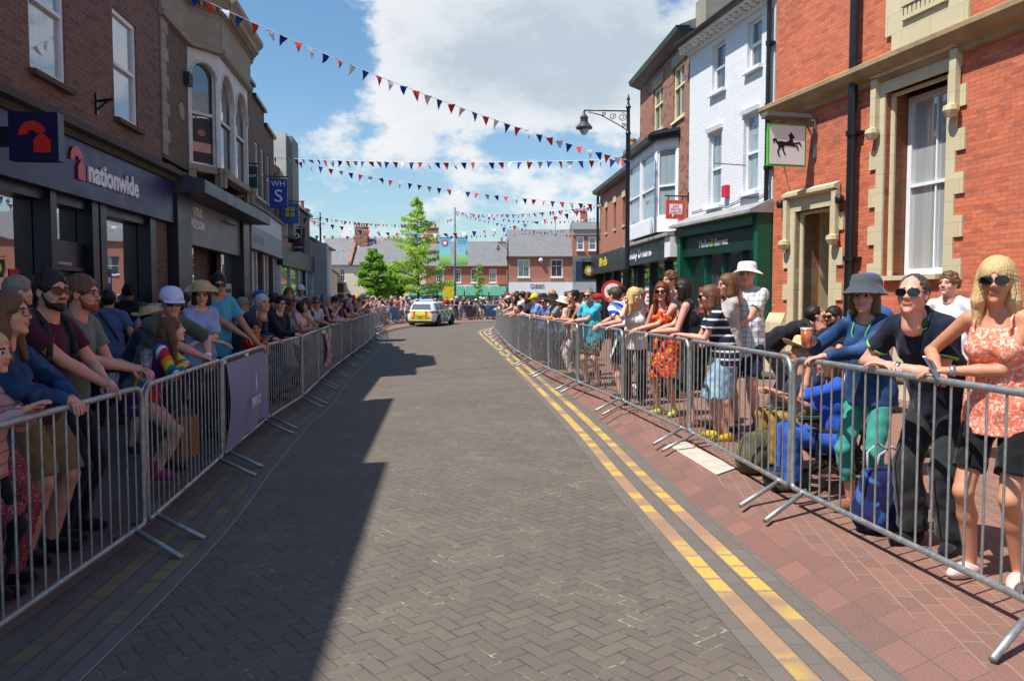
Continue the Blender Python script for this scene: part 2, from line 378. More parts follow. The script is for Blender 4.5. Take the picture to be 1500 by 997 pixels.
def mat_herring():
    m, t, b = newmat('herringbone_road_blocks')
    uv = t.n('ShaderNodeUVMap').outputs[0]
    a = 0.70710678; S = 1 / 0.084
    x, y, _ = t.sep(uv)
    th = R(38); ca, sa = math.cos(th) * S, math.sin(th) * S
    wv = t.m('MULTIPLY', t.m('SUBTRACT', t.noise(uv, 0.8, 2), 0.5), 0.35)
    u = t.m('ADD', t.m('ADD', t.m('MULTIPLY', x, ca), t.m('MULTIPLY', y, sa)), wv)
    v = t.m('ADD', t.m('SUBTRACT', t.m('MULTIPLY', y, ca), t.m('MULTIPLY', x, sa)), wv)
    fi, fj = t.m('FLOOR', u), t.m('FLOOR', v); fu, fv = t.m('SUBTRACT', u, fi), t.m('SUBTRACT', v, fj)
    k = t.m('FLOORED_MODULO', t.m('SUBTRACT', fi, fj), 4)
    e = lambda q: t.m('COMPARE', k, q, 0.25)
    k1, k2, k3 = e(1), e(2), e(3); vert = t.m('ADD', k2, k3); hor = t.m('SUBTRACT', 1.0, vert)
    lx = t.m('ADD', fu, k1); ly = t.m('ADD', fv, k2)     # position along the brick
    Lx = t.m('ADD', 1.0, hor); Ly = t.m('ADD', 1.0, vert)
    dist = t.m('MINIMUM', t.m('MINIMUM', lx, t.m('SUBTRACT', Lx, lx)), t.m('MINIMUM', ly, t.m('SUBTRACT', Ly, ly)))
    idv = t.comb(t.m('SUBTRACT', fi, k1), t.m('SUBTRACT', fj, k2), 0.0)
    wn_ = t.n('ShaderNodeTexWhiteNoise', ins={'Vector': idv}); r = wn_.outputs['Value']
    joint = t.rng(dist, 0.035, 0.075, 1, 0)
    col = t.mix(r, s2l('60574f'), s2l('6c635a'))
    grit = t.noise(uv, 260, 3, 0.7)
    col = t.mix(t.rng(grit, 0.25, 0.75, 0, 0.45), col, s2l('7e7468'))
    big = t.noise(uv, 0.55, 5, 0.6)
    col = t.mix(t.rng(big, 0.3, 0.7, 0.0, 0.35), col, s2l('4e4640'))
    # joints: mostly tight and dark, in patches filled with pale sand
    pn = t.noise(t.vm('ADD', uv, (5, 9, 0)), 1.9, 6, 0.7)
    pale = t.rng(t.m('ADD', t.m('SUBTRACT', pn, 0.03), t.m('MULTIPLY', t.m('SUBTRACT', t.noise(uv, 23, 3), 0.5), 0.45)), 0.50, 0.66)
    jc = t.mix(pale, s2l('4c443e'), s2l('b8b09e'))
    col = t.mix(t.m('MULTIPLY', joint, t.rng(t.noise(uv, 7, 3), 0.36, 0.62, 0.12, 0.95)), col, jc)
    spots = t.n('ShaderNodeTexVoronoi', ins={'Vector': uv, 'Scale': 1.7}).outputs['Distance']
    gum = t.rng(spots, 0.022, 0.03, 0.55, 0)
    col = t.mix(gum, col, s2l('3a3634'))
    fl = t.rng(t.noise(t.vm('ADD', uv, (77, 3, 0)), 36, 2), 0.77, 0.80, 0, 0.7)
    col = t.mix(fl, col, s2l('d8d2c4'))
    t.put(b.inputs['Base Color'], col); b.inputs['Roughness'].default_value = 0.82; b.inputs['Specular IOR Level'].default_value = 0.3
    h = t.m('ADD', t.rng(dist, 0.0, 0.11, 0, 1), t.m('MULTIPLY', grit, 0.25))
    bn = t.n('ShaderNodeBump', ins={'Strength': 0.65, 'Distance': 0.006, 'Height': t.m('ADD', h, t.m('MULTIPLY', r, 0.3))}); t.put(b.inputs['Normal'], bn.outputs[0])
    return m
def mat_course(name, c1, c2, mortar, bw, bh, off=0.5, paint=None, ms=0.006, rot=0.0, stain=.3):
    m, t, b = newmat(name); uv = t.n('ShaderNodeUVMap').outputs[0]; uq = uv
    if rot:
        uq = t.n('ShaderNodeVectorRotate', rotation_type='Z_AXIS', ins={'Vector': uv, 'Angle': R(rot)}).outputs[0]
    br = t.n('ShaderNodeTexBrick', offset=off, ins={'Vector': uq, 'Color1': s2l(c1), 'Color2': s2l(c2), 'Mortar': s2l(mortar), 'Scale': 1.0,
             'Mortar Size': ms, 'Mortar Smooth': 0.3, 'Brick Width': bw, 'Row Height': bh})
    col = br.outputs[0]
    if paint:
        x, y, _ = t.sep(uv); ii = t.m('FLOOR', t.m('DIVIDE', x, bw)); jj = t.m('FLOOR', t.m('DIVIDE', y, bh))
        r = t.n('ShaderNodeTexWhiteNoise', ins={'Vector': t.comb(ii, jj, 0.0)}).outputs['Value']
        keep = t.rng(t.m('ADD', t.m('MULTIPLY', r, 0.34), t.m('MULTIPLY', t.noise(t.comb(t.m('MULTIPLY', x, 1.1), t.m('MULTIPLY', y, .2), t.sep(t.n('ShaderNodeTexCoord').outputs['Object'])[0]), 1.0, 2), 1.5)), 0.84, 0.98)
        fx = t.m('ABSOLUTE', t.m('SUBTRACT', t.m('SUBTRACT', t.m('DIVIDE', x, bw), ii), 0.5)); fy = t.m('ABSOLUTE', t.m('SUBTRACT', t.m('SUBTRACT', t.m('DIVIDE', y, bh), jj), 0.5))
        ed = t.m('ADD', t.m('MAXIMUM', fx, fy), t.m('MULTIPLY', t.m('SUBTRACT', t.noise(uv, 26, 4, 0.7), 0.5), 0.35))
        inside = t.rng(ed, 0.40, 0.45, 1, 0)
        wear = t.rng(t.noise(uv, 60, 4, 0.7), 0.28, 0.42, 0.45, 1)
        col = t.mix(t.m('MULTIPLY', t.m('MULTIPLY', keep, inside), wear), col, s2l(paint))
    n = t.noise(uv, 1.3, 5, 0.6); g = t.noise(uv, 120, 3, 0.7)
    col = t.mix(t.rng(n, 0.3, 0.75, 0, stain), col, (0.07, 0.06, 0.055)); col = t.mix(t.rng(g, 0.3, 0.7, 0, 0.3), col, (0.42, 0.36, 0.31))
    t.put(b.inputs['Base Color'], col); b.inputs['Roughness'].default_value = 0.85; b.inputs['Specular IOR Level'].default_value = 0.3
    h = t.m('ADD', t.m('SUBTRACT', 1.0, br.outputs['Fac']), t.m('MULTIPLY', g, 0.3))
    bn = t.n('ShaderNodeBump', ins={'Strength': 0.5, 'Distance': 0.006, 'Height': h}); t.put(b.inputs['Normal'], bn.outputs[0])
    return m
M_ROAD = mat_herring()
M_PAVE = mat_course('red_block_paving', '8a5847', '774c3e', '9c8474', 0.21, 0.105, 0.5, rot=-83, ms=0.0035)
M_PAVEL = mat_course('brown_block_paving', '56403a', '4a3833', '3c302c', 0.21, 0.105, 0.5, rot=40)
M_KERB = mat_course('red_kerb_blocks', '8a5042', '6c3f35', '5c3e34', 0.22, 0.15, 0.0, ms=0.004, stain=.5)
M_KERBL = mat_course('shaded_brown_kerb', '5c4640', '4e3c38', '3c322e', 0.21, 0.145, 0.0, ms=0.005)  # left kerb in dark brown, its shade put into the block colour
M_DARKB = mat_course('dark_border_blocks', '655d56', '5a534c', '48423c', 0.20, 0.10, 0.5, ms=0.004)
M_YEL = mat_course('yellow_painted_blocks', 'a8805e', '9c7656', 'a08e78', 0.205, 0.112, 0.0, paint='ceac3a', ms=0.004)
M_YELL = mat_course('shaded_yellow_blocks', '6e5d48', '645541', '473f36', 0.205, 0.114, 0.0, paint='7c6e34', ms=0.004)  # left yellow lines, their shade put into darker block and paint colours

def strip(name, line, o0, o1, z0, z1, mat, kind='structure', follow=False):
    a, b_ = offset(line, o0), offset(line, o1)
    L = np.concatenate([[0], np.cumsum(np.linalg.norm(np.diff(line, axis=0), axis=1))])
    vs = []; fs = []; uvs = []
    for i in range(len(line)):
        za = z0 + (road_z(*a[i]) if follow else 0); zb = z1 + (road_z(*b_[i]) if follow else 0)
        vs += [(a[i][0], a[i][1], za), (b_[i][0], b_[i][1], zb)]
    for i in range(len(line) - 1):
        fs.append((2 * i, 2 * i + 1, 2 * i + 3, 2 * i + 2))
    me = mesh_from(name, vs, fs, [mat], uv=False)
    uvl = me.uv_layers.new(name='UVMap'); w = abs(o1 - o0)
    w = math.hypot(w, z1 - z0)
    uv = [(L[i // 2], 0.0 if i % 2 == 0 else w) for i in range(len(vs))]
    for lp in me.loops: uvl.data[lp.index].uv = uv[lp.vertex_index]
    o = bpy.data.objects.new(name, me); COL.objects.link(o); tag(o, kind=kind); return o

# big ground sheet to the horizon, then the road sheet
mb = MB(); mb.add([(-900, -300, -0.30), (900, -300, -0.30), (900, 1500, -0.30), (-900, 1500, -0.30)], [(0, 1, 2, 3)])
tag(mb.build('ground', flat('far_ground', '8a8078', 0.9)), kind='structure')
xs = np.linspace(-14, 24, 77); ys = np.linspace(-4, 84, 89)
vs = [(x, y, road_z(x, y)) for y in ys for x in xs]; nx = len(xs)
fs = [(j * nx + i, j * nx + i + 1, (j + 1) * nx + i + 1, (j + 1) * nx + i) for j in range(len(ys) - 1) for i in range(nx - 1)]
road = bpy.data.objects.new('road', mesh_from('road', vs, fs, [M_ROAD], smooth=True)); COL.objects.link(road); tag(road, kind='structure')

def pavement(name, line, far, z, mat, kerb_w, kerb_mat, zroad, sgn):
    top = offset(line, sgn * kerb_w)
    vs = []; fs = []
    for i, p in enumerate(top):
        q = far(p); vs += [(p[0], p[1], z), (q[0], q[1], z)]
    for i in range(len(top) - 1):
        f = (2 * i, 2 * i + 1, 2 * i + 3, 2 * i + 2); fs.append(f if sgn > 0 else f[::-1])
    me = mesh_from(name, vs, fs, [mat]); o = bpy.data.objects.new(name, me); COL.objects.link(o); tag(o, kind='structure')
    return o
pavement('pavement', KERB_R, lambda p: (40, p[1] - 3.0 if p[1] < 42 else p[1] - (p[0] + 3) * 0.35 - 3), 0.11, M_PAVE, 0.26, None, 0, 1)
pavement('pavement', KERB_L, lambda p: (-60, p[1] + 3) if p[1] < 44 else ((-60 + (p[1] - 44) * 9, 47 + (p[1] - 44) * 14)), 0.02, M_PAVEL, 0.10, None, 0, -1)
# market place paving in the open square (red blocks)
mb = MB(); 
pl = [(x, y) for x, y in offset(KERB_L, -0.11) if y > 33]
mb.add([(x, y, 0.025) for x, y in pl] + [(60, 60, 0.025), (60, 140, 0.025), (-60, 140, 0.025), (-60, 33, 0.025)], [tuple(range(len(pl) + 4))])
tag(mb.build('market_square', M_PAVE), kind='structure')
kr = strip('kerb', KERB_R, 0.0, 0.26, 0.004, 0.112, M_KERB)
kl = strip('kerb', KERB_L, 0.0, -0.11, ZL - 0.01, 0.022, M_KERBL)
for nm, a, b_, mt in (('gutter', 0.0, -0.14, M_DARKB), ('yellow_line', -0.143, -0.25, M_YEL), ('road_border', -0.253, -0.365, M_DARKB), ('yellow_line', -0.368, -0.48, M_YEL), ('road_border', -0.483, -0.58, M_DARKB)):
    strip(nm, KERB_R, b_, a, 0.004, 0.004, mt)
n_l = len([1 for p in KERB_L if p[1] < 34])
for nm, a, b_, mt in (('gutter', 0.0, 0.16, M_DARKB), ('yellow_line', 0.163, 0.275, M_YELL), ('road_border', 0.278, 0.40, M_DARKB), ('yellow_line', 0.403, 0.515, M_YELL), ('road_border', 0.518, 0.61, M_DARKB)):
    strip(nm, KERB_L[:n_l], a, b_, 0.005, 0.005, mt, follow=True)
strip('block_joint', KERB_L[:n_l], 0.612, 0.620, 0.005, 0.005, flat('pale_sand', 'a9a69a', 0.9), follow=True)
# pale slab let into the pavement
q = [at_ground(978, 652, .114), at_ground(1004, 648, .114), at_ground(1078, 686, .114), at_ground(1050, 696, .114)]
slab = MB(); slab.prism(q, (0, 0, 0.004)); so = slab.build('access_cover', [flat('concrete_slab', 'bdb3a6', 0.9, var=.15, nscale=8, bump=.3)])
fr = MB(); qc = sum(q) / 4
for i in range(4):
    a, b_ = q[i] + V(0, 0, .006), q[(i + 1) % 4] + V(0, 0, .006); ia = qc + (a - qc) * 0.93; ib = qc + (b_ - qc) * 0.93
    ia[2] = ib[2] = a[2]
    fr.prism([a, b_, ib, ia], (0, 0, 0.004))
fr.build('rim', flat('pale_stone_rim', 'd8d0c4', 0.9), so)
tag(so, 'pale grey slab let flush into the red paving by the barrier feet', 'access cover')

# ================================================================== facade helpers
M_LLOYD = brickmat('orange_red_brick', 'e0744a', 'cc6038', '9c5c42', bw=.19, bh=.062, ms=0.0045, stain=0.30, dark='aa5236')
M_DBRICK = brickmat('dark_red_brick', '80503e', '6c4034', '806e60', ms=0.008, stain=0.4, dark='4a3a38')  # both left-row bricks: dark in themselves, with some shade put into the colour
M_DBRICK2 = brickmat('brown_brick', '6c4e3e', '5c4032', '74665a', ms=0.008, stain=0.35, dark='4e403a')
M_HBRICK = brickmat('warm_red_brick', 'a8654a', '9a5840', 'a58a78', ms=0.007, stain=0.25, dark='5e3c34')
M_FBRICK = brickmat('far_red_brick', 'b3684a', 'a65c40', 'b09080', ms=0.007, stain=0.15)
M_WBRICK = brickmat('white_painted_brick', 'dfe2e6', 'e6e8ea', 'cfd4da', ms=0.006, stain=0.06)
M_SLATE = brickmat('roof_slate', '6e7073', '7c7d80', '4c4d50', bw=0.3, bh=0.2, ms=0.01, stain=0.3, rough=0.6)
M_STONE = brickmat('buff_stone', 'd2c6a2', 'c8ba94', 'aca080', bw=0.6, bh=0.3, ms=0.004, stain=0.14)
M_STONED = brickmat('weathered_stone', 'a89f8a', '9c937e', '80786a', bw=0.7, bh=0.3, ms=0.004, stain=0.4)
M_CORN = flat('cornice_stone', '9a8460', 0.85, var=.3, nscale=2, bump=.3)
M_WPAINT = flat('white_paint', 'e8eaec', 0.45, var=.05)
M_WPAINTD = flat('aged_white_paint', 'd6d6d2', 0.6, var=.14, nscale=4)
M_CREAM = flat('cream_paint', 'e6dfb8', 0.5, var=.06)
M_BLACK = flat('black_iron', '16181a', 0.35, var=.2)
M_NAVY = flat('navy_shopfront', '26265c', 0.4, var=.08)
M_NAVYD = flat('dark_navy_frame', '15162a', 0.35, var=.1)
M_GREYF = flat('grey_fascia', '6d7276', 0.45, var=.06)
M_DGREY = flat('dark_grey_paint', '22242a', 0.4, var=.1)
M_GREEN = flat('green_shopfront', '0e5842', 0.4, var=.1)
M_DGREEN = flat('dark_green_fascia', '103028', 0.4, var=.1)
M_LEAD = flat('lead_sheet', '9a9c9c', 0.55, var=.25, nscale=5, bump=.2)
M_RENDER = flat('grey_render', '9c9484', 0.9, var=.2, nscale=2, bump=.2)
M_GLD = glassmat('shop_glass', (0.012, 0.014, 0.016), 0.45)
M_GLW = glassmat('window_glass_blind', (0.3, 0.32, 0.33), 0.20, (0.42, 0.45, 0.46))
M_GLK = glassmat('window_glass_dark', (0.03, 0.035, 0.04), 0.16)
M_GLN = glassmat('window_glass_net', (0.3, 0.3, 0.3), 0.12, (0.34, 0.42, 0.46))

class Fac:
    """a facade line seen from the street: u runs from p0 to p1, d stands out towards the street, z is height"""
    def __init__(s, p0, p1, side):
        s.p0 = V(*p0, 0); s.p1 = V(*p1, 0); s.L = np.linalg.norm(s.p1 - s.p0); s.U = (s.p1 - s.p0) / s.L
        s.N = V(s.U[1], -s.U[0], 0) * side
        s.side = side
    def w(s, u, d, z): return s.p0 + s.U * u + s.N * d + V(0, 0, z)
    def uy(s, Y): return (Y - s.p0[1]) / s.U[1]
    def upx(s, px):    # where the sight line of a pixel column meets the facade
        k = (px - 750) / 1150 / math.cos(PITCH) 
        t = (k * s.p0[1] - s.p0[0]) / (s.U[0] - k * s.U[1]); return t
    def hexa(s, mb, u0, u1, d0, d1, z0, z1, mi=0):
        c = [s.w(u0, d0, z0), s.w(u1, d0, z0), s.w(u1, d1, z0), s.w(u0, d1, z0), s.w(u0, d0, z1), s.w(u1, d0, z1), s.w(u1, d1, z1), s.w(u0, d1, z1)]
        if s.side > 0: c = [c[i] for i in (1, 0, 3, 2, 5, 4, 7, 6)]
        mb.hexa(c, mi)
    def prof(s, mb, u0, u1, prof, mi=0):
        """extrude a (d,z) outline along u"""
        p = [s.w(u0, d, z) for d, z in prof]; mb.prism(p, s.U * (u1 - u0), mi)
def fix_normals(ob):
    import bmesh
    bm = bmesh.new(); bm.from_mesh(ob.data); bmesh.ops.recalc_face_normals(bm, faces=bm.faces); bm.to_mesh(ob.data); bm.free()
    if ob.data.uv_layers: ob.data.uv_layers.remove(ob.data.uv_layers[0])
    auto_uv(ob.data); return ob
def fac_wall(name, f, u0, u1, z0, z1, ops, mat, parent, th=0.3, d=0.0):
    us = sorted({u0, u1} | {x for o in ops for x in o[:2] if u0 < x < u1}); zs = sorted({z0, z1} | {x for o in ops for x in o[2:4] if z0 < x < z1})
    nu, nz = len(us) - 1, len(zs) - 1
    def solid(i, j):
        if not (0 <= i < nu and 0 <= j < nz): return False
        cu, cz = (us[i] + us[i + 1]) / 2, (zs[j] + zs[j + 1]) / 2
        return not any(o[0] < cu < o[1] and o[2] < cz < o[3] for o in ops)
    mb = MB()
    for i in range(nu):
        for j in range(nz):
            if not solid(i, j): continue
            a, b_, c, e = us[i], us[i + 1], zs[j], zs[j + 1]; w = f.w
            mb.add([w(a, d, c), w(b_, d, c), w(b_, d, e), w(a, d, e)], [(0, 1, 2, 3)])
            mb.add([w(a, d - th, c), w(b_, d - th, c), w(b_, d - th, e), w(a, d - th, e)], [(3, 2, 1, 0)])
            if not solid(i - 1, j): mb.add([w(a, d - th, c), w(a, d, c), w(a, d, e), w(a, d - th, e)], [(0, 1, 2, 3)])
            if not solid(i + 1, j): mb.add([w(b_, d - th, c), w(b_, d, c), w(b_, d, e), w(b_, d - th, e)], [(3, 2, 1, 0)])
            if not solid(i, j - 1): mb.add([w(a, d - th, c), w(b_, d - th, c), w(b_, d, c), w(a, d, c)], [(0, 1, 2, 3)])
            if not solid(i, j + 1): mb.add([w(a, d - th, e), w(b_, d - th, e), w(b_, d, e), w(a, d, e)], [(3, 2, 1, 0)])
    if f.side > 0: mb.f = [q[::-1] for q in mb.f]
    return mb.build(name, mat, parent, world=True)
def fac_window(f, u0, u1, z0, z1, parent, mat=None, glass=None, rec=0.12, nv=0, nh=0, rail=True, fw=0.06, sill=True, sillmat=None, name='window', sd=0.1, railz=0.5, su=0.05, transom=None):
    mat = mat or M_WPAINT; glass = glass or M_GLK; mb = MB(); d0, d1 = -rec - 0.05, -rec
    e = 0.002
    f.hexa(mb, u0 + e, u0 + fw, d0, d1, z0 + e, z1 - e); f.hexa(mb, u1 - fw, u1 - e, d0, d1, z0 + e, z1 - e)
    f.hexa(mb, u0 + fw, u1 - fw, d0, d1, z0 + e, z0 + fw); f.hexa(mb, u0 + fw, u1 - fw, d0, d1, z1 - fw, z1 - e)
    zi0, zi1 = z0 + fw, z1 - fw
    if rail: zm = z0 + (z1 - z0) * railz; f.hexa(mb, u0 + fw, u1 - fw, d0, d1 + 0.015, zm - 0.025, zm + 0.025)
    if transom: f.hexa(mb, u0 + fw, u1 - fw, d0, d1 + 0.01, transom - 0.02, transom + 0.02)
    for i in range(nv):
        uc = u0 + (u1 - u0) * (i + 1) / (nv + 1); f.hexa(mb, uc - 0.014, uc + 0.014, d0 + 0.01, d1 - 0.005, zi0, zi1)
    for i in range(nh):
        zc = z0 + (z1 - z0) * (i + 1) / (nh + 1); f.hexa(mb, u0 + fw, u1 - fw, d0 + 0.012, d1 - 0.008, zc - 0.012, zc + 0.012)
    ob = mb.build(name, mat, parent, world=True)
    gp = MB(); f.hexa(gp, u0 + fw * .5, u1 - fw * .5, d0 - 0.01, d0 + 0.006, z0 + fw * .5, z1 - fw * .5); gp.build('pane', glass, ob, world=True)
    if sill:
        sb = MB(); f.prof(sb, u0 - su, u1 + su, [(-rec - .02, z0 - 0.09), (sd, z0 - 0.09), (sd, z0 - 0.02), (-rec - 0.02, z0 - 0.0)]); fix_normals(sb.build('sill', sillmat or mat, ob, world=True))
    return ob
def moulding(name, f, u0, u1, prof, mat, parent):
    mb = MB(); f.prof(mb, u0, u1, prof); return fix_normals(mb.build(name, mat, parent, world=True))
def box_part(name, f, u0, u1, d0, d1, z0, z1, mat, parent):
    mb = MB(); f.hexa(mb, u0, u1, d0, d1, z0, z1); return mb.build(name, mat, parent, world=True)
def building(name, f, label, cat='building', group=None):
    return empty(name, tuple(f.w(0, 0, 0)), 0, label, cat, group)
def pitched(name, f, u0, u1, ze, zr, depth, mat, parent, over=0.25, d0=0.0):
    """roof rising from the eave at the facade to a ridge behind it, and down again"""
    mb = MB(); f.prof(mb, u0, u1, [(d0 + over, ze - 0.05), (d0 + over, ze + 0.03), (d0 - depth, zr), (d0 - 2 * depth, ze + 0.03), (d0 - 2 * depth, ze - 0.05)])
    return fix_normals(mb.build(name, mat, parent, world=True))
def shell(f, u0, u1, z1, depth, mat, parent, name='side_wall', z0=-0.1):
    """the building's body behind its front wall: side walls and back"""
    mb = MB()
    f.hexa(mb, u0 + .01, u1 - .01, -depth, -0.302, z0, z1 - .01); return mb.build(name, mat, parent, world=True)
def pipe(f, u, z0, z1, r, mat, parent, d=0.09, name='drainpipe', collars=()):
    mb = MB(); mb.tube([f.w(u, d, z0), f.w(u, d, z1)], r, 12)
    for zc in collars:
        mb.tube([f.w(u, d, zc - .04), f.w(u, d, zc + .04)], r * 1.35, 12); f.hexa(mb, u - r * 2, u + r * 2, 0.002, d * .8, zc - .025, zc + .025)
    return mb.build(name, mat, parent, world=True)
def chimney(pos, w, d, z0, z1, mat, parent, pots=2, name='chimney'):
    mb = MB(); x, y = pos
    mb.box((x - w / 2, y - d / 2, z0), (x + w / 2, y + d / 2, z1)); mb.box((x - w / 2 - .07, y - d / 2 - .07, z1), (x + w / 2 + .07, y + d / 2 + .07, z1 + .12))
    c = mb.build(name, mat, parent, world=True)
    pm = MB()
    for i in range(pots):
        px = x - w / 2 + w * (i + .5) / pots; pm.lathe([(.12, 0), (.10, .35), (.13, .37), (.13, .42), (.07, .42)], (px, y, z1 + .12), 10)
    pm.build('pot', flat('terracotta_pot', 'b07050', 0.8), c, world=True)
    return c
# ================================================================== LEFT: navy fronted bank
fA = Fac((-5.05, -0.6), (-6.44, 14.6), 1)
def uA(px): return fA.upx(px)
A = building('brick_building', fA, 'dark red brick building with navy shopfront and white sash windows in shadow')
wins = [(uA(57), uA(109), 4.52, 6.35), (uA(177), uA(210), 4.50, 6.2)]
dd = wins[1][0] - wins[0][0]; w0 = wins[0][1] - wins[0][0]
wins = [(wins[0][0] - 2 * dd, wins[0][0] - 2 * dd + w0, 4.52, 6.3), (wins[0][0] - dd, wins[0][0] - dd + w0, 4.52, 6.3), wins[0], (wins[1][0], wins[1][0] + w0, 4.5, 6.2)]
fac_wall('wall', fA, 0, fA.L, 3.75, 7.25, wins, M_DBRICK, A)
for a in wins:
    fac_window(fA, a[0], a[1], a[2], a[3], A, M_WPAINT, M_GLN, rec=0.03, sillmat=flat('dark_stone_sill', '5a4a3c', 0.9), fw=0.075, railz=.5)
# raised gable of the same building, out of the picture above, which shades the road
box_part('parapet', fA, 0, fA.uy(5.4), -0.30, 0.0, 7.252, 8.52, M_DBRICK, A)
box_part('parapet', fA, fA.uy(5.4) + .002, fA.uy(10.6), -0.30, 0.0, 7.252, 8.22, M_DBRICK, A)
moulding('coping', fA, 0, fA.uy(5.4), [(-.36, 8.522), (.05, 8.522), (.05, 8.58), (-.36, 8.58)], M_CORN, A)
shell(fA, 0, fA.L, 7.2, 9, M_DBRICK, A)
moulding('cornice', fA, -0.1, fA.L + .05, [(0.002, 3.78), (0.002, 4.12), (.10, 4.10), (.36, 3.98), (.38, 3.88), (.26, 3.86), (.24, 3.78)], flat('dark_cornice', '46413d', 0.8, var=.35, bump=.4), A)  # dark grey-brown cornice with a mottled tone
fas = box_part('fascia', fA, 0, fA.L - .03, -0.02, 0.20, 3.03, 3.775, M_NAVY, A)
# shopfront: pillars, stall riser, big panes, the door with its vent panel
sf = MB(); 
cols = [(uA(66), uA(75)), (uA(128), uA(137)), (uA(140), uA(149)), (uA(214), uA(222)), (.3, .5), (3.2, 3.4), (5.8, 6.0), (8.0, 8.15)]
for a, b_ in cols: fA.hexa(sf, a, b_, -0.1, 0.12, 0.02, 3.028)
fA.hexa(sf, 0.0, fA.L - .95, -0.1, 0.06, 0.0, 0.45); fA.hexa(sf, 0.0, fA.L - .95, -0.1, 0.05, 2.90, 3.026)
sf.build('shopfront_frame', M_NAVYD, A, world=True)
g = MB(); fA.hexa(g, 0.02, uA(218), -0.14, -0.11, 0.05, 3.0); g.build('shop_window', M_GLD, A, world=True)
dr = MB(); a, b_ = uA(78), uA(127)
fA.hexa(dr, a, b_, -0.08, 0.0, 2.05, 2.42); fA.hexa(dr, a, b_, -.08, .03, 2.02, 2.08); fA.hexa(dr, a, a + .09, -.08, .02, .1, 2.02); fA.hexa(dr, b_ - .09, b_, -.08, .02, .1, 2.02); fA.hexa(dr, a, b_, -.08, .02, .1, .35)
do = dr.build('door', M_NAVYD, A, world=True)
hb = MB(); fA.hexa(hb, a + .05, a + .45, .03, .07, 2.09, 2.13); hb.build('handle', M_LEAD, do, world=True)
box_part('pier', fA, uA(223), fA.L - .01, -0.3, 0.06, 0.02, 3.026, M_DBRICK, A)
box_part('back_wall', fA, 0, fA.L, -0.5, -0.3, 0, 3.75, M_DGREY, A)
M_LET = flat('white_lettering', 'f0f0f4', 0.4, var=.02)
M_REDL = flat('red_logo', 'c8203c', 0.4, var=.03)
um = (uA(131) + uA(200)) / 2
put_text('nationwide', 0.42, fA.w(uA(153), 0.215, 3.40), fA.U, M_LET, fas, bold=0.012, sx=0.98, ext=0.012)
def logo(f, uc, d, zc, s, mat, parent, dpt=0.02, ux=None, nn=None):
    """arch over a little house"""
    pts = []; ux = f.U if ux is None else ux; nn = f.N if nn is None else nn
    base = f.w(uc, d, zc) if f else uc
    P = lambda x, z: base + ux * (x * s) + V(0, 0, z * s)
    mb = MB()
    arc = [(-.42 + .40 - .40 * math.cos(t), .05 + .40 * math.sin(t)) for t in np.linspace(-.1, math.pi * .93, 16)]
    inn = [(-.42 + .40 - .14 * math.cos(t), .05 + .12 * math.sin(t)) for t in np.linspace(math.pi * .93, -.1, 10)]
    for i in range(15):
        j = int(i * 9 / 15); j2 = int((i + 1) * 9 / 15)
        a1, a2 = arc[i], arc[i + 1]; b1, b2 = inn[9 - j], inn[9 - j2]
        if b1 == b2: mb.prism([P(*a1), P(*a2), P(*b1)], nn * dpt)
        else: mb.prism([P(*a1), P(*a2), P(*b2), P(*b1)], nn * dpt)
    hs = [(.02, -.5), (.5, -.5), (.5, -.12), (.26, .12), (.02, -.12)]
    mb.prism([P(*p) for p in hs], nn * (dpt + .004))
    return fix_normals(mb.build('emblem', mat, parent, world=True))
logo(fA, uA(96), 0.205, 3.48, 0.46, M_REDL, fas)
# bracket on the wall
bk = MB(); ub = uA(150); bk.tube([fA.w(ub, 0, 4.56), fA.w(ub, .26, 4.60)], .022, 8); bk.tube([fA.w(ub, 0, 4.42), fA.w(ub, .18, 4.58)], .016, 8); fA.hexa(bk, ub - .035, ub + .035, 0, .03, 4.36, 4.68)
bo = bk.build('wall_bracket', M_BLACK, A, world=True)
# box sign standing out from the front
def box_sign(name, f, u, d0, d1, z0, z1, th, label, bodymat, facemat=None, face_fn=None, arm=None, rz=0.0, group=None):
    """a double sided sign at right angles to the facade"""
    root = empty(name, tuple(f.w(u, 0, (z0 + z1) / 2)), 0, label, 'sign', group)
    mb = MB(); f.hexa(mb, u - th / 2, u + th / 2, d0, d1, z0, z1); p = mb.build('panel', bodymat, root, world=True)
    if arm is not None:
        ab = MB(); za = z1 + arm if arm > 0 else z1 + .03
        ab.tube([f.w(u, 0, za), f.w(u, d1 + .03, za)], .018, 8)
        for dx in (d0 + .06, d1 - .06): ab.tube([f.w(u, dx, z1 - .01), f.w(u, dx, za)], .012, 6)
        f.hexa(ab, u - .03, u + .03, 0.002, .02, za - .14, za + .1)
        ab.build('bracket', M_BLACK, root, world=True)
    else:
        ab = MB(); f.hexa(ab, u - th / 2 - .0, u + th / 2, -0.02, d0 - .002, (z0 + z1) / 2 - .1, (z0 + z1) / 2 + .1); ab.build('bracket', M_BLACK, root, world=True)
    return root, p
us = uA(25)
_uS = None
for _k in range(900):
    _u = 2 + .01 * _k; _p = fA.w(_u, .40, 0)
    if _uS is None and 750 + 1150 * _p[0] / _p[1] > 26: _uS = _u
_b = fA.w(_uS, 0, 0); _k2 = (98 - 750) / 1150; _d1 = (_k2 * _b[1] - _b[0]) / (fA.N[0] - _k2 * fA.N[1]); _yy = fA.w(_uS, .6, 0)[1]
_z1, _z0 = CAM_Z + (436 - 170) * _yy / 1150, CAM_Z + (436 - 239) * _yy / 1150
rt, pn_ = box_sign('projecting_sign', fA, _uS, 0.40, _d1, _z0, _z1, 0.14, 'square navy sign with red arch emblem standing out from the navy shopfront', flat('sign_navy', '1a1744', 0.35, var=.05))
Ub = fA.N * -1   # reading direction on the face turned to the camera is away from the wall on the left side
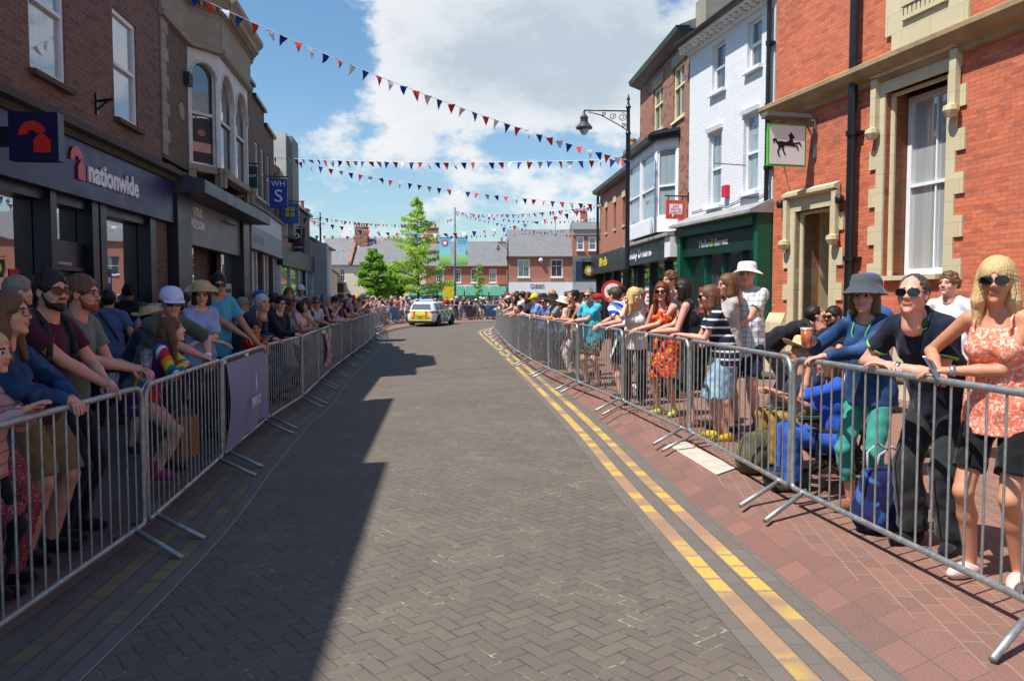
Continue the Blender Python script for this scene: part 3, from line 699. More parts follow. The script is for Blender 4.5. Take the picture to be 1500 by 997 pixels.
faceN = -fA.U
# the camera sees the near face: its left is the wall side
logo(None, fA.w(_uS - .075, (.40 + _d1) / 2, (_z0 + _z1) / 2), 0, 0, (_z1 - _z0) * .68, flat('red_emblem', 'e0301f', 0.4, var=.03), pn_, ux=fA.N, nn=faceN, dpt=.012)

# ================================================================== LEFT: bay windowed building
fB = Fac((-6.441, 14.62), (-7.28, 21.3), 1)
def uB(px): return fB.upx(px)
B = building('bay_window_building', fB, 'brick building with white arched bay window and grey shopfront in shadow')
b0, b1 = uB(283), uB(357) - .75
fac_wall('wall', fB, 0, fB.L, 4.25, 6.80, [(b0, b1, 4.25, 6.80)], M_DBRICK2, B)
shell(fB, 0, fB.L, 7.3, 8, M_DBRICK2, B)
q = MB(); k = 0; z = 4.3
while z < 6.7:
    w_ = .42 if k % 2 else .28
    fB.hexa(q, 0.0, w_, 0.002, .03, z, z + .24); z += .25; k += 1
q.build('quoins', M_STONED, B, world=True)
pl_ = MB(); pl_.lathe([(.001, 0), (.17, 0), (.17, .03), (.001, .035)], (0, 0, 0), 20)
po = pl_.build('plaque', M_STONED, B)
po.matrix_local = Matrix.Translation(Vector(fB.w(uB(272), .0, 5.35)) - Vector(B.location)) @ Vector(tuple(fB.N)).to_track_quat('Z', 'Y').to_matrix().to_4x4()
al = box_part('alarm_box', fB, uB(277), uB(277) + .25, .002, .12, 5.95, 6.2, flat('alarm_blue', '26304a', .4), B)
# stone parapet and dentilled cornice following the bay
c = 0.48
bu0, bu1 = b0 + .02, b1 - .02
plan = [(bu0, 0.0), (bu0 + .6, c), (bu1 - .6, c), (bu1, 0.0)]
def seg_facs(plan, f): return [Fac(tuple(f.w(*plan[i], 0)[:2]), tuple(f.w(*plan[i + 1], 0)[:2]), f.side) for i in range(len(plan) - 1)]
def arch_panel(f, u0, u1, zs, z1, mb, d=0.0, th=.12, margin=0.0):
    """white panel above the springing line zs, with a round-headed opening between u0 and u1"""
    r = (u1 - u0) / 2; uc = (u0 + u1) / 2; n = 14
    fr_, bk_ = [], []
    arc = [(uc - r * math.cos(math.pi * i / n), zs + r * math.sin(math.pi * i / n)) for i in range(n + 1)]
    top = [(u0 + (u1 - u0) * i / n, z1) for i in range(n + 1)]
    o = len(mb.v); vs = []
    for a, t_ in zip(arc, top): vs += [f.w(a[0], d, a[1]), f.w(t_[0], d, t_[1]), f.w(a[0], d - th, a[1])]
    fs = []
    for i in range(n):
        a = 3 * i; b_ = 3 * (i + 1); fs += [(a, b_, b_ + 1, a + 1), (a + 2, b_ + 2, b_, a)]
    mb.add(vs, fs)
plz0, plz1 = 4.42, 6.80
for k, sf_ in enumerate(seg_facs(plan, fB)):
    L = sf_.L; n = 1 if k != 1 else 2
    m_ = .09
    mb = MB(); ops = []
    for i in range(n):
        a = L * i / n + (m_ if k != 1 else .1); b_ = L * (i + 1) / n - (m_ if k != 1 else .1); ops.append((a, b_))
    prev = 0
    zs_ = 6.55 - (ops[0][1] - ops[0][0]) / 2
    for a, b_ in ops:
        sf_.hexa(mb, prev, a, -.12, 0, plz0, plz1); arch_panel(sf_, a, b_, zs_, plz1, mb); prev = b_
        # thin raised archivolt
        arc = [sf_.w((a + b_) / 2 - ((b_ - a) / 2 + .03) * math.cos(t_), .012, zs_ + ((b_ - a) / 2 + .03) * math.sin(t_)) for t_ in np.linspace(0, math.pi, 14)]
        mb.tube(arc, .022, 6)
    sf_.hexa(mb, prev, L, -.12, 0, plz0, plz1)
    bw = fix_normals(mb.build('bay_frame', M_WPAINTD, B, world=True))
    for a, b_ in ops:
        wb = MB(); sf_.hexa(wb, a, b_, -.10, -.06, 5.48, 5.54); sf_.hexa(wb, a, a + .035, -.1, -.06, 4.42, 6.6 - .1); sf_.hexa(wb, b_ - .035, b_, -.1, -.06, 4.42, 6.5); sf_.hexa(wb, a + .035, b_ - .035, -.1, -.06, 4.42, 4.47)
        wo = wb.build('window', M_WPAINTD, B, world=True)
        gb = MB(); sf_.hexa(gb, a, b_, -.16, -.121, 4.42, plz1 - .02); gb.build('pane', M_GLK, wo, world=True)
        # poster standing in the lower sash
        if k < 1:
            pb = MB(); sf_.hexa(pb, a + .05, b_ - .05, -.119, -.112, 4.5, 5.4); pst = pb.build('poster', flat('poster_dark', '30262a', .5, var=.3), wo, world=True)
            pb = MB(); uc = (a + b_) / 2; pb.lathe([(0.001, 0), (.075, .001), (.001, .012)], (0, 0, 0), 20)
            fo = pb.build('face', flat('poster_face', 'a5705c', .6, var=.25, nscale=9), pst); fo.matrix_local = Matrix.Translation(Vector(sf_.w(uc, -.112, 5.12)) - Vector(B.location)) @ Vector(tuple(sf_.N)).to_track_quat('Z', 'Y').to_matrix().to_4x4() @ Matrix.Diagonal((1.35, .9, 1, 1))
            pb = MB(); sf_.hexa(pb, a + .06, b_ - .06, -.1115, -.110, 4.72, 4.92); pb.build('caption', flat('poster_pink', 'd09a90', .6), pst, world=True)
    # balustered sill blocks under the bay
    mbs = MB(); sf_.hexa(mbs, -.02, L + .02, -.2, .06, 4.28, 4.42)
    for uu in (0.0, L):
        sf_.hexa(mbs, uu - .09, uu + .09, -.1, .10, 4.0, 4.30); sf_.hexa(mbs, uu - .12, uu + .12, -.1, .13, 4.30, 4.40)
    mbs.build('bay_sill', M_STONED, B, world=True)
plan2 = [(-.02, 0.0), (bu0 - .03, 0.0), (bu0 + .56, c + .03), (bu1 - .56, c + .03), (bu1 + .03, 0.0), (fB.L, 0.0)]
for sf_ in seg_facs(plan2, fB):
    L = sf_.L
    moulding('parapet', sf_, 0, L, [(-.35, 6.81), (.10, 6.81), (.12, 6.90), (.05, 6.93), (.05, 7.62), (-.35, 7.62)], M_STONED, B)
    moulding('cornice', sf_, -.06, L + .06, [(-.3, 7.622), (.08, 7.622), (.12, 7.72), (.24, 7.74), (.26, 7.84), (.36, 7.92), (.36, 8.02), (-.3, 8.04)], M_STONED, B)
    dm = MB(); uu = .05
    while uu < L - .05: sf_.hexa(dm, uu, uu + .07, .121, .20, 7.64, 7.735); uu += .15
    if dm.v: dm.build('dentils', M_STONED, B, world=True)
# shop below: dark pilasters, projecting canopy, grey fascia with letters
box_part('pilaster', fB, 0.0, uB(265), -0.25, .25, 0.02, 3.60, M_DGREY, B)
box_part('pilaster', fB, uB(345), uB(354), -0.25, .25, 0.02, 3.60, M_DGREY, B)
moulding('canopy', fB, -.02, uB(352) + .4, [(-.2, 3.602), (.75, 3.602), (.75, 3.84), (.1, 4.0), (.1, 4.12), (-.2, 4.12)], flat('canopy_blue_grey', '3c4250', .45, var=.15), B)
gf = box_part('fascia', fB, uB(265) + .01, uB(345) - .01, -.1, .16, 2.72, 3.598, M_GREYF, B)
put_text('VITUS\nFOLSOM', 0.26, fB.w(uB(265) + .75, .172, 3.26), fB.U, M_LET, gf, ext=.012, bold=.004)
box_part('strip_light', fB, uB(318), uB(332), .162, .3, 3.42, 3.46, M_LEAD, B)
box_part('shop_window', fB, uB(265) + .01, uB(286), -.1, .0, 0.3, 2.718, M_GLD, B)
box_part('shop_window', fB, uB(326), uB(345) - .01, -.1, .0, 0.3, 2.718, M_GLD, B)
dB = box_part('door', fB, uB(286) + .01, uB(326) - .01, -.6, -.5, 0.02, 2.718, M_DGREY, B)
box_part('back_wall', fB, 0, fB.L, -.62, -.31, 0, 4.25, M_DGREY, B)
box_part('tiled_pier', fB, uB(265) + .012, uB(272), 0.002, .14, .02, 2.716, flat('grey_tile', '6a6460', .6, var=.3, nscale=12), B)

# ================================================================== LEFT: curving brick terrace with white shop fascia
def multi_fac(pts, side=1): return [Fac(pts[i], pts[i + 1], side) for i in range(len(pts) - 1)]
ptsC = [(-7.281, 21.32), (-7.55, 23.2), (-7.88, 25.3), (-8.25, 27.5)]
C_ = building('brick_terrace', Fac(ptsC[0], ptsC[1], 1), 'curving dark brick terrace with white fascia band beyond the bay window')
M_WFAS = flat('white_fascia', 'c6cacc', .5, var=.06); M_GFAS = flat('grey_band', '8a9298', .5, var=.06)
for i, f in enumerate(multi_fac(ptsC)):
    zt = [7.75, 7.5, 7.1][i]
    ops = [(.45, 1.15, 4.7, 6.3)] if i != 1 else [(.25, .95, 4.7, 6.3), (1.35, 2.0, 4.7, 6.3)]
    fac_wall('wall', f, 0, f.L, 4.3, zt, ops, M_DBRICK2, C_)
    for a in ops: fac_window(f, *a, C_, M_WPAINTD, M_GLN, rec=.04, sd=.06, fw=.07)
    shell(f, 0, f.L, zt, 6, M_DBRICK2, C_)
    moulding('coping', f, -.02, f.L + .02, [(-.35, zt + .002), (.10, zt + .002), (.10, zt + .1), (-.35, zt + .1)], M_DGREY, C_)
    moulding('fascia_hood', f, -.02, f.L + .02, [(-.1, 4.18), (.30, 4.18), (.30, 4.26), (0.0, 4.38), (-.1, 4.38)], flat('hood_grey', '5a5c60', .6, var=.2), C_)
    box_part('fascia', f, 0, f.L, -.1, .22, 3.62, 4.178, M_WFAS, C_); gb_ = box_part('fascia_band', f, 0, f.L, -.1, .24, 3.0, 3.618, M_GFAS, C_)
    if i == 0: put_text('PEACOCKS', .34, f.w(f.L * .62, .245, 3.3), f.U, flat('pale_letters', 'aab4a4', .5), gb_, ext=.006)
    for j in range(3):
        a = f.L * j / 3 + .08; b_ = f.L * (j + 1) / 3 - .08
        if j == 1: box_part('pier', f, a - .16, a, -.2, .1, 0.02, 2.998, M_DBRICK, C_)
        box_part('shop_window', f, a, b_, -.12, .0, 0.4, 2.9, M_GLD, C_)
    fb = MB(); 
    for j in range(4): fb_u = f.L * j / 3; f.hexa(fb, max(0, fb_u - .07), min(f.L, fb_u + .07), -.1, .04, .02, 2.998)
    fb.build('shopfront_frame', M_WPAINTD, C_, world=True)
    box_part('back_wall', f, 0, f.L, -.4, -.2, 0, 4.3, M_DGREY, C_)
# street banner panel on the corner post of the terrace (green and blue)
# white slab sided building
fD = Fac((-8.26, 27.7), (-9.35, 36.5), 1)
D_ = building('white_slab_building', fD, 'tall pale building with blank white side wall above the brick terrace')
box_part('wall', fD, .9, 2.6, -.9, .22, 3.9, 7.6, flat('pale_concrete', 'd8d6cc', .7, var=.08, nscale=1.5), D_)
box_part('front_wall', fD, 1.1, 2.6, .222, .42, 3.9, 7.5, flat('front_concrete', '8b8c86', .8, var=.2, nscale=1.5), D_)
box_part('wall', fD, 0, .898, -1.5, 0.0, 3.4, 6.3, M_DBRICK2, D_)
box_part('wall', fD, 3.202, fD.L, -5, 0.0, 3.4, 5.35, M_DBRICK2, D_)
moulding('coping', fD, 3.202, fD.L + .1, [(-.4, 5.352), (.15, 5.352), (.15, 5.45), (-.4, 5.45)], M_DGREY, D_)
box_part('fascia', fD, 0, fD.L, -.2, .2, 2.8, 3.5, M_DGREY, D_)
box_part('shop_window', fD, .1, fD.L - .1, -.15, .05, .4, 2.798, M_GLD, D_)
for k in range(5): box_part('pier', fD, fD.L * k / 4.02, fD.L * k / 4.02 + .18, -.1, .12, .02, 2.797, M_WPAINTD, D_)
fE = Fac((-9.36, 36.7), (-10.3, 45.0), 1)
E_ = building('pale_end_building', fE, 'low pale rendered building with blank wall at the far end of the left row')
box_part('wall', fE, 0, fE.L, -5, 0.0, 0, 4.35, flat('pale_render', 'c9c4b8', .85, var=.1), E_)
box_part('side_wall', fE, 0.1, .9, 0.002, .7, 0, 4.2, flat('pale_render_b', 'a9a9a4', .85, var=.1), E_)
pitched('roof', fE, 0, fE.L, 4.35, 6.0, 3, M_SLATE, E_)
chimney((fE.w(6.0, -1.5, 0)[0], fE.w(6.0, -1.5, 0)[1]), 1.0, .7, 4.6, 6.3, M_FBRICK, E_, 2)
# second row of left side beyond the lane
fE2 = Fac((-13.5, 60), (-15.5, 74), 1)

# signs standing out from the left row (each is seen nearly face on)
def face_text(root_panel, f, u, th, dmid, z, txt, size, mat, sx=1.0, spacing=1.0, bold=0):
    sgn = -1
    return put_text(txt, size, f.w(u - th / 2 - .006, dmid, z), f.N * (1 if f.side > 0 else -1), mat, root_panel, ext=.004, sx=sx, spacing=spacing, bold=bold)
def sign_at(f, px0, px1, pyt, pyb, name, label, bodymat, th=.08, arm=.08, gap=.12):
    """choose u so that a sign hung `gap` off the wall spans the given columns"""
    lo, hi = 0.0, f.L + 6
    best = None
    for k in range(600):
        u = -2 + (f.L + 8) * k / 600; p = f.w(u, gap, 0)
        px = 750 + 1150 * p[0] / p[1]
        e = abs(px - px0) if f.side > 0 else abs(px - px1)
        if best is None or e < best[0]: best = (e, u)
    u = best[1]; p = f.w(u, gap, 0)
    k2 = ((px1 if f.side > 0 else px0) - 750) / 1150
    # w(u,d): x + N.x d = k2 (y + N.y d)
    base = f.w(u, 0, 0); d1 = (k2 * base[1] - base[0]) / (f.N[0] - k2 * f.N[1])
    z1 = CAM_Z + (436 - pyt) * p[1] / 1150; z0 = CAM_Z + (436 - pyb) * p[1] / 1150
    rt, pn = box_sign(name, f, u, gap, d1, z0, z1, th, label, bodymat, arm=arm)
    return rt, pn, u, (gap + d1) / 2, z0, z1, d1 - gap
M_BLUE = flat('sign_blue', '1f3fa0', .4, var=.05); M_TEAL = flat('sign_teal', '1c3c46', .4, var=.06); M_BLUE2 = flat('sign_mid_blue', '2560a8', .4, var=.05)
M_PURP = flat('sign_purple', '5a2a55', .4, var=.05); M_BLKS = flat('sign_black', '1a1a1e', .4, var=.05); M_YELS = flat('yellow_sign', 'd8c22a', .4, var=.04)
f2 = multi_fac(ptsC)
rt, pn, u, dm_, z0, z1, w_ = sign_at(fB, 358, 381, 246, 277, 'projecting_sign', 'small dark teal sign with white letters under the white bay window', M_TEAL)
face_text(pn, fB, u, .08, dm_, (z0 + z1) / 2 + .03, 'FOLSOM', w_ * .24, M_LET, sx=.95)
rt, pn, u, dm_, z0, z1, w_ = sign_at(f2[1], 398, 424, 264, 306, 'projecting_sign', 'tall blue sign with white letters W H S on the brick terrace', M_BLUE)
face_text(pn, f2[1], u, .08, dm_, z1 - (z1 - z0) * .17, 'WH', w_ * .45, M_LET, sx=1.0); face_text(pn, f2[1], u, .08, dm_, z0 + (z1 - z0) * .40, 'S', w_ * 1.0, M_LET, sx=1.15, bold=.0)
rt, pn, u, dm_, z0, z1, w_ = sign_at(f2[2], 415, 440, 299, 328, 'projecting_sign', 'blue sign with four yellow squares on the brick terrace', M_BLUE2, th=.12)
qm = MB()
for i in (0, 1):
    for j in (0, 1):
        dc = dm_ + (i - .5) * w_ * .30; zc = (z0 + z1) / 2 + w_ * .08 + (j - .5) * w_ * .32
        f2[2].hexa(qm, u - .075, u - .061, dc - w_ * .11, dc + w_ * .11, zc - w_ * .12, zc + w_ * .12)
qm.build('yellow_squares', M_YELS, pn, world=True)
rt, pn, u, dm_, z0, z1, w_ = sign_at(fD, 424, 443, 336, 356, 'projecting_sign', 'black sign with white eye shaped emblem below the blue and yellow sign', M_BLKS)
em = MB(); n = 20
for rr, rz_, t0 in ((.42, .24, .06),):
    for k in range(n):
        a0, a1 = 2 * math.pi * k / n, 2 * math.pi * (k + 1) / n
        P = lambda a, s_: fD.w(u - .045, dm_ + w_ * rr * s_ * math.cos(a), (z0 + z1) / 2 + w_ * rz_ * s_ * math.sin(a))
        em.prism([P(a0, 1), P(a1, 1), P(a1, .72), P(a0, .72)], -fD.U * .006)
em.prism([fD.w(u - .045, dm_ + w_ * .1 * math.cos(a), (z0 + z1) / 2 + w_ * .1 * math.sin(a)) for a in np.linspace(0, 2 * math.pi, 13)[:-1]], -fD.U * .006)
fix_normals(em.build('emblem', M_LET, pn, world=True))
rt, pn, u, dm_, z0, z1, w_ = sign_at(fD, 430, 447, 348, 369, 'projecting_sign', 'purple sign with a white line of lettering at the end of the left shops', M_PURP)
face_text(pn, fD, u, .08, dm_, z0 + (z1 - z0) * .3, 'NUMBER', w_ * .2, M_LET, sx=1.0)

# ================================================================== RIGHT: orange brick bank with stone dressings
fL = Fac((9 - .249 * 2.0, 2.0), (9 - .249 * 15.53, 15.53), -1)
def uL(px): return fL.upx(px)
Lb = building('bank_building', fL, 'orange red brick bank with buff stone window surrounds and black drainpipe')
d0_, d1_ = uL(1214), uL(1163)        # doorway
w0_, w1_ = uL(1380), uL(1290)        # window
dW = 3.55
wA = (w0_, w1_, 1.95, 4.85); wB = (w0_ - dW, w1_ - dW, 1.95, 4.85)
dO = (d0_, d1_, 0.11, 3.25)
uU0, uU1 = uL(1372), uL(1322); wU = (uU0, uU1, 6.12, 8.2); wU2 = (uU0 - dW, uU1 - dW, 6.12, 8.2)
fac_wall('wall', fL, 0, fL.L, 0.1, 9.6, [wA, wB, dO, wU, wU2], M_LLOYD, Lb, th=.5)
sb_ = MB(); fL.hexa(sb_, .01, fL.L - .01, -10, -1.6, -.1, 9.59); sb_.build('side_wall', M_LLOYD, Lb, world=True)
def stone_surround(a, b_, z0, z1, parent, jw=.17, top=.24, quoin=True, bottom=True, proud=.035):
    mb = MB(); z = z0; k = 0
    while z < z1 - .01:
        h = min(.30, z1 - z); w_ = jw + (.16 if (quoin and k % 2) else 0.0)
        fL.hexa(mb, a - w_, a, -.45, proud, z, z + h - .001); fL.hexa(mb, b_, b_ + w_, -.45, proud, z, z + h - .001); z += h; k += 1
    fL.hexa(mb, a - jw - .05, b_ + jw + .05, -.45, proud + .003, z1, z1 + top)
    o = mb.build('surround', M_STONE, parent, world=True)
    lm = MB()
    # hood mould with carved stops, and a rolled inner edge
    fL.prof(lm, a - jw - .06, b_ + jw + .06, [(0.03, z1 + top), (.15, z1 + top + .04), (.15, z1 + top + .10), (0.03, z1 + top + .16)])
    for uu, s_ in ((a - jw - .0, -1), (b_ + jw + .0, 1)):
        fL.hexa(lm, uu - .06, uu + .06, .036, .12, z1 - .55, z1 + top)
        lm.lathe([(.001, -.10), (.07, -.08), (.11, 0), (.10, .07), (.001, .10)], tuple(fL.w(uu, .12, z1 - .60)), 9)
    for uu in (a + .02, b_ - .02): lm.tube([fL.w(uu, -.12, z0), fL.w(uu, -.12, z1)], .045, 8)
    lm.tube([fL.w(a, -.12, z1 - .02), fL.w(b_, -.12, z1 - .02)], .045, 8)
    fix_normals(lm.build('hood_mould', M_STONE, o, world=True))
    return o
for wn_i in (wA, wB):
    stone_surround(wn_i[0], wn_i[1], wn_i[2] - .35, wn_i[3], Lb)
    fac_window(fL, wn_i[0] + .03, wn_i[1] - .03, wn_i[2] + .06, wn_i[3] - .06, Lb, M_WPAINT, M_GLW, rec=.38, fw=.09, railz=.5, nv=1, sillmat=M_STONE, sd=.10, su=-.03)
stone_surround(dO[0], dO[1], .11, dO[3], Lb, jw=.2)
for wn_i in (wU, wU2):
    mb = MB(); fL.hexa(mb, wn_i[0] - .45, wn_i[1] + .35, .002, .05, 5.45, 6.12); fL.hexa(mb, wn_i[0] - .3, wn_i[0], -.4, .05, 6.12, 8.2); fL.hexa(mb, wn_i[1], wn_i[1] + .3, -.4, .05, 6.12, 8.2)
    fL.hexa(mb, wn_i[0] - .55, wn_i[0] - .30, .002, .045, 6.12, 6.6); fL.hexa(mb, wn_i[1] + .3, wn_i[1] + .5, .002, .045, 5.7, 6.3)
    fL.hexa(mb, wn_i[0] - .1, wn_i[1] + .1, .05, .12, 6.02, 6.12)
    for k in range(9):
        uu = wn_i[0] - .05 + (wn_i[1] - wn_i[0] + .1) * (k + .5) / 9; fL.hexa(mb, uu - .03, uu + .03, .05, .10, 5.88, 6.02)
    fL.hexa(mb, wn_i[0] - .1, wn_i[1] + .1, .05, .10, 5.82, 5.88)
    mb.build('surround', M_STONE, Lb, world=True)
    fac_window(fL, *wn_i, Lb, M_WPAINT, M_GLW, rec=.2, fw=.08, nv=0, sill=False)
# doorway: splayed stone lining, recessed door and step
mb = MB(); fL.hexa(mb, dO[1] + .0, dO[1] + .22, -1.5, -.5, .11, 3.25); fL.hexa(mb, dO[0] - .22, dO[0], -1.5, -.5, .11, 3.25); fL.hexa(mb, dO[0], dO[1], -1.5, -.5, 3.25, 3.4)
mb.build('porch_lining', M_STONE, Lb, world=True)
dl = box_part('door', fL, dO[0], dO[1], -1.5, -1.42, .11, 3.25, flat('dark_oak_door', '3a2a1c', .5, var=.3), Lb)
box_part('step', fL, dO[0] - .1, dO[1] + .1, -1.4, .25, .10, .26, M_STONE, Lb)
# plinth in courses of stone with a sloping top
for a, b_ in ((0, wB[0] - 0.0), ):
    pass
prev = 0
for seg in ((0, dO[0] - .22), (dO[1] + .22, fL.L)):
    moulding('plinth', fL, seg[0], seg[1], [(0.003, .10), (.14, .10), (.14, 1.18), (.05, 1.36), (0.003, 1.36)], M_STONE, Lb)
for seg in ((0, wB[0] - .4), (wB[1] + .4, wA[0] - .4), (wA[1] + .4, dO[0] - .4)):
    pass
moulding('string_course', fL, -.1, fL.L + .12, [(0.003, 5.02), (.08, 5.04), (.10, 5.12), (.22, 5.17), (.30, 5.27), (.30, 5.34), (.05, 5.46), (0.003, 5.46)], M_CORN, Lb)
up_ = uL(1251)
pipe(fL, up_, .11, 9.5, .075, M_BLACK, Lb, d=.13, collars=(4.35, 2.3, 7.3, 9.2))
# hanging sign
us_ = fL.uy(14.25)
HS = empty('hanging_sign', tuple(fL.w(us_, 0, 4.6)), 0, 'white square hanging sign with black horse emblem and green rim on the bank', 'sign')
mb = MB(); fL.hexa(mb, us_ - .03, us_ + .03, .22, .98, 3.98, 4.72)
pnl = mb.build('panel', flat('sign_rim_green', '5cb83a', .4), HS, world=True)
mb = MB(); fL.hexa(mb, us_ - .036, us_ - .031, .25, .95, 4.01, 4.69); fc = mb.build('face', flat('sign_face_white', 'ecebe8', .5, var=.03), pnl, world=True)
mb = MB(); mb.tube([fL.w(us_, 0, 4.80), fL.w(us_, 1.10, 4.80)], .02, 8); fL.hexa(mb, us_ - .10, us_ + .10, .18, 1.05, 4.83, 4.90)
for dx in (.3, .9): mb.tube([fL.w(us_, dx, 4.70), fL.w(us_, dx, 4.82)], .012, 6)
fL.hexa(mb, us_ - .03, us_ + .03, .0, .05, 4.15, 4.85); mb.tube([fL.w(us_, 0.02, 4.45), fL.w(us_, .25, 4.80)], .015, 6); mb.tube([fL.w(us_, .05, 4.8), fL.w(us_, .05, 4.98)], .012, 6)
mb.build('bracket', flat('bracket_grey', '6c6a68', .5), HS, world=True)
horse = [(-.88,-.02),(-.95,.12),(-.98,.28),(-.85,.38),(-.72,.30),(-.66,.14),(-.58,.20),(-.40,.20),(-.15,.16),(.05,.20),(.14,.34),(.12,.52),(.02,.62),(.16,.70),(.20,.86),(.28,.74),(.42,.58),(.48,.44),(.42,.38),(.36,.46),(.34,.30),(.40,.12),(.62,.16),(.82,.20),(.92,.02),(.97,-.12),(.90,-.14),(.84,.00),(.76,.08),(.55,.02),(.46,-.02),(.66,-.06),(.74,-.22),(.72,-.40),(.66,-.38),(.66,-.22),(.58,-.14),(.36,-.14),(.10,-.10),(-.16,-.10),(-.26,-.22),(-.24,-.36),(-.16,-.56),(-.10,-.74),(-.18,-.76),(-.26,-.58),(-.36,-.34),(-.40,-.20),(-.48,-.30),(-.58,-.50),(-.54,-.72),(-.46,-.84),(-.56,-.86),(-.64,-.70),(-.68,-.48),(-.60,-.28),(-.62,-.10),(-.70,0.0),(-.78,.12),(-.84,.20),(-.88,.16),(-.84,.04)]
mb = MB(); mb.prism([fL.w(us_ - .036, .60 - .30 * x, 4.36 + .26 * z) for x, z in horse], -fL.U * .004)
ho = fix_normals(mb.build('emblem', M_BLKS, pnl, world=True))

# ================================================================== RIGHT: white painted shop
fH = Fac((8.54 - .22 * 15.56, 15.56), (8.54 - .22 * 19.28, 19.28), -1)
def uH(px): return fH.upx(px)
Hb = building('white_shop_building', fH, 'white painted three storey building with sash windows over a green shopfront')
opsH = [(uH(1108.5) , uH(1088), 6.35, 7.33), (uH(1056.5), uH(1038), 6.28, 7.33), (uH(1106), uH(1084.5), 3.85, 5.45), (uH(1053), uH(1034.5), 3.75, 5.4)]
ze = 7.62
fac_wall('wall', fH, 0, fH.L, 3.45, ze, opsH, M_WBRICK, Hb)
for o in opsH:
    fac_window(fH, *o, Hb, M_WPAINT, M_GLN if o[2] < 5 else M_GLK, rec=.08, fw=.055, sillmat=M_WPAINT, sd=.10, su=.07)
    if o[2] < 5: moulding('lintel', fH, o[0] - .05, o[1] + .05, [(0.003, o[3] + .01), (.05, o[3] + .01), (.07, o[3] + .10), (0.003, o[3] + .10)], M_WPAINT, Hb)
shell(fH, 0, fH.L, ze, 8, M_WBRICK, Hb)
moulding('eave', fH, -.02, fH.L + .02, [(0.003, ze - .16), (.10, ze - .14), (.12, ze - .05), (.30, ze - .03), (.32, ze + .04), (0.003, ze + .04)], M_WPAINTD, Hb)
em = MB(); uu = .05
while uu < fH.L: fH.hexa(em, uu, uu + .06, .121, .26, ze - .13, ze - .052); uu += .22
em.build('dentils', M_WPAINTD, Hb, world=True)
gm = MB(); gm.tube([fH.w(-.05, .36, ze + .07), fH.w(fH.L + .05, .36, ze + .07)], .06, 8); gm.build('gutter', M_BLACK, Hb, world=True)
pitched('roof', fH, 0, fH.L, ze + .06, 9.6, 4, M_SLATE, Hb, over=.3)
moulding('shop_canopy', fH, -.04, fH.L + .02, [(0.003, 3.32), (.50, 3.32), (.50, 3.38), (.06, 3.58), (0.003, 3.58)], M_LEAD, Hb)
hf = box_part('fascia', fH, .16, fH.L - .05, -.1, .22, 2.62, 3.1, M_DGREEN, Hb)
box_part('fascia_head', fH, .16, fH.L - .05, -.1, .34, 3.102, 3.318, M_GREEN, Hb)
put_text('Holland  Barrett', .24, fH.w((uH(1080) + uH(1035)) / 2, .232, 2.86), -fH.U, flat('silver_letters', 'b8c0bc', .4), hf, ext=.01, sx=.85)
put_text('&', .24, fH.w((uH(1080) + uH(1035)) / 2, .232, 2.86), -fH.U, flat('lime_letters', '7aa83a', .4), hf, ext=.012, sx=.85, name='lettering')
box_part('pilaster', fH, 0.0, .155, -.1, .30, .11, 3.318, M_GREEN, Hb); box_part('pilaster', fH, fH.L - .22, fH.L - .04, -.1, .30, .11, 3.1, M_GREEN, Hb)
box_part('shop_window', fH, .16, fH.L - .23, -.12, -.02, .6, 2.618, M_GLD, Hb)
fb = MB()
for k in range(5): uu = .16 + (fH.L - .4) * k / 4; fH.hexa(fb, uu, uu + .07, -.02, .06, .11, 2.617)
fH.hexa(fb, .24, fH.L - .24, -.02, .1, .11, .62); fb.build('shopfront_frame', M_GREEN, Hb, world=True)
box_part('back_wall', fH, 0, fH.L, -.5, -.31, 0, 3.45, M_DGREY, Hb)
pipe(fH, .06, 3.4, ze, .045, M_BLACK, Hb, d=.10, collars=(4.2, 5.4, 6.6))
box_part('alarm_box', fH, uH(1066), uH(1066) + .2, .003, .1, 3.85, 4.1, M_REDL, Hb)
# rendered party wall rising between the roofs
pw = MB(); fH.hexa(pw, fH.L - .5, fH.L + .05, -2.6, -.15, ze - .2, 8.75); pw.build('party_wall', M_RENDER, Hb, world=True)

# ================================================================== RIGHT: brick building with white oriel
fO = Fac((4.295, 19.32), (3.90, 24.25), -1)
def uO(px): return fO.upx(px)
Ob = building('oriel_building', fO, 'warm brick three storey building with white oriel window and cream upper windows')
zo = 8.05
opsO = [(uO(998.5), uO(982), 6.2, 7.55), (uO(967.5), uO(953.5), 6.3, 7.5)]
fac_wall('wall', fO, 0, fO.L, 3.4, zo, opsO, M_HBRICK, Ob)
for o in opsO:
    fac_window(fO, *o, Ob, M_CREAM, M_GLK, rec=.05, fw=.07, nv=1, sillmat=M_CREAM, sd=.05, railz=.6)
    box_part('lintel', fO, o[0] - .08, o[1] + .08, .003, .03, o[3] + .01, o[3] + .28, M_RENDER, Ob)
shell(fO, 0, fO.L, zo, 8, M_HBRICK, Ob)
moulding('eave', fO, -.05, fO.L + .05, [(0.003, zo - .1), (.32, zo + .02), (.36, zo + .14), (0.003, zo + .14)], M_BLACK, Ob)
pitched('roof', fO, 0, fO.L, zo + .15, 9.9, 4, M_SLATE, Ob, over=.25)
pO = [(uO(991), 0.0), (uO(991) + .55, .46), (uO(935.5) - .35, .46), (uO(935.5) + .2, 0.0)]
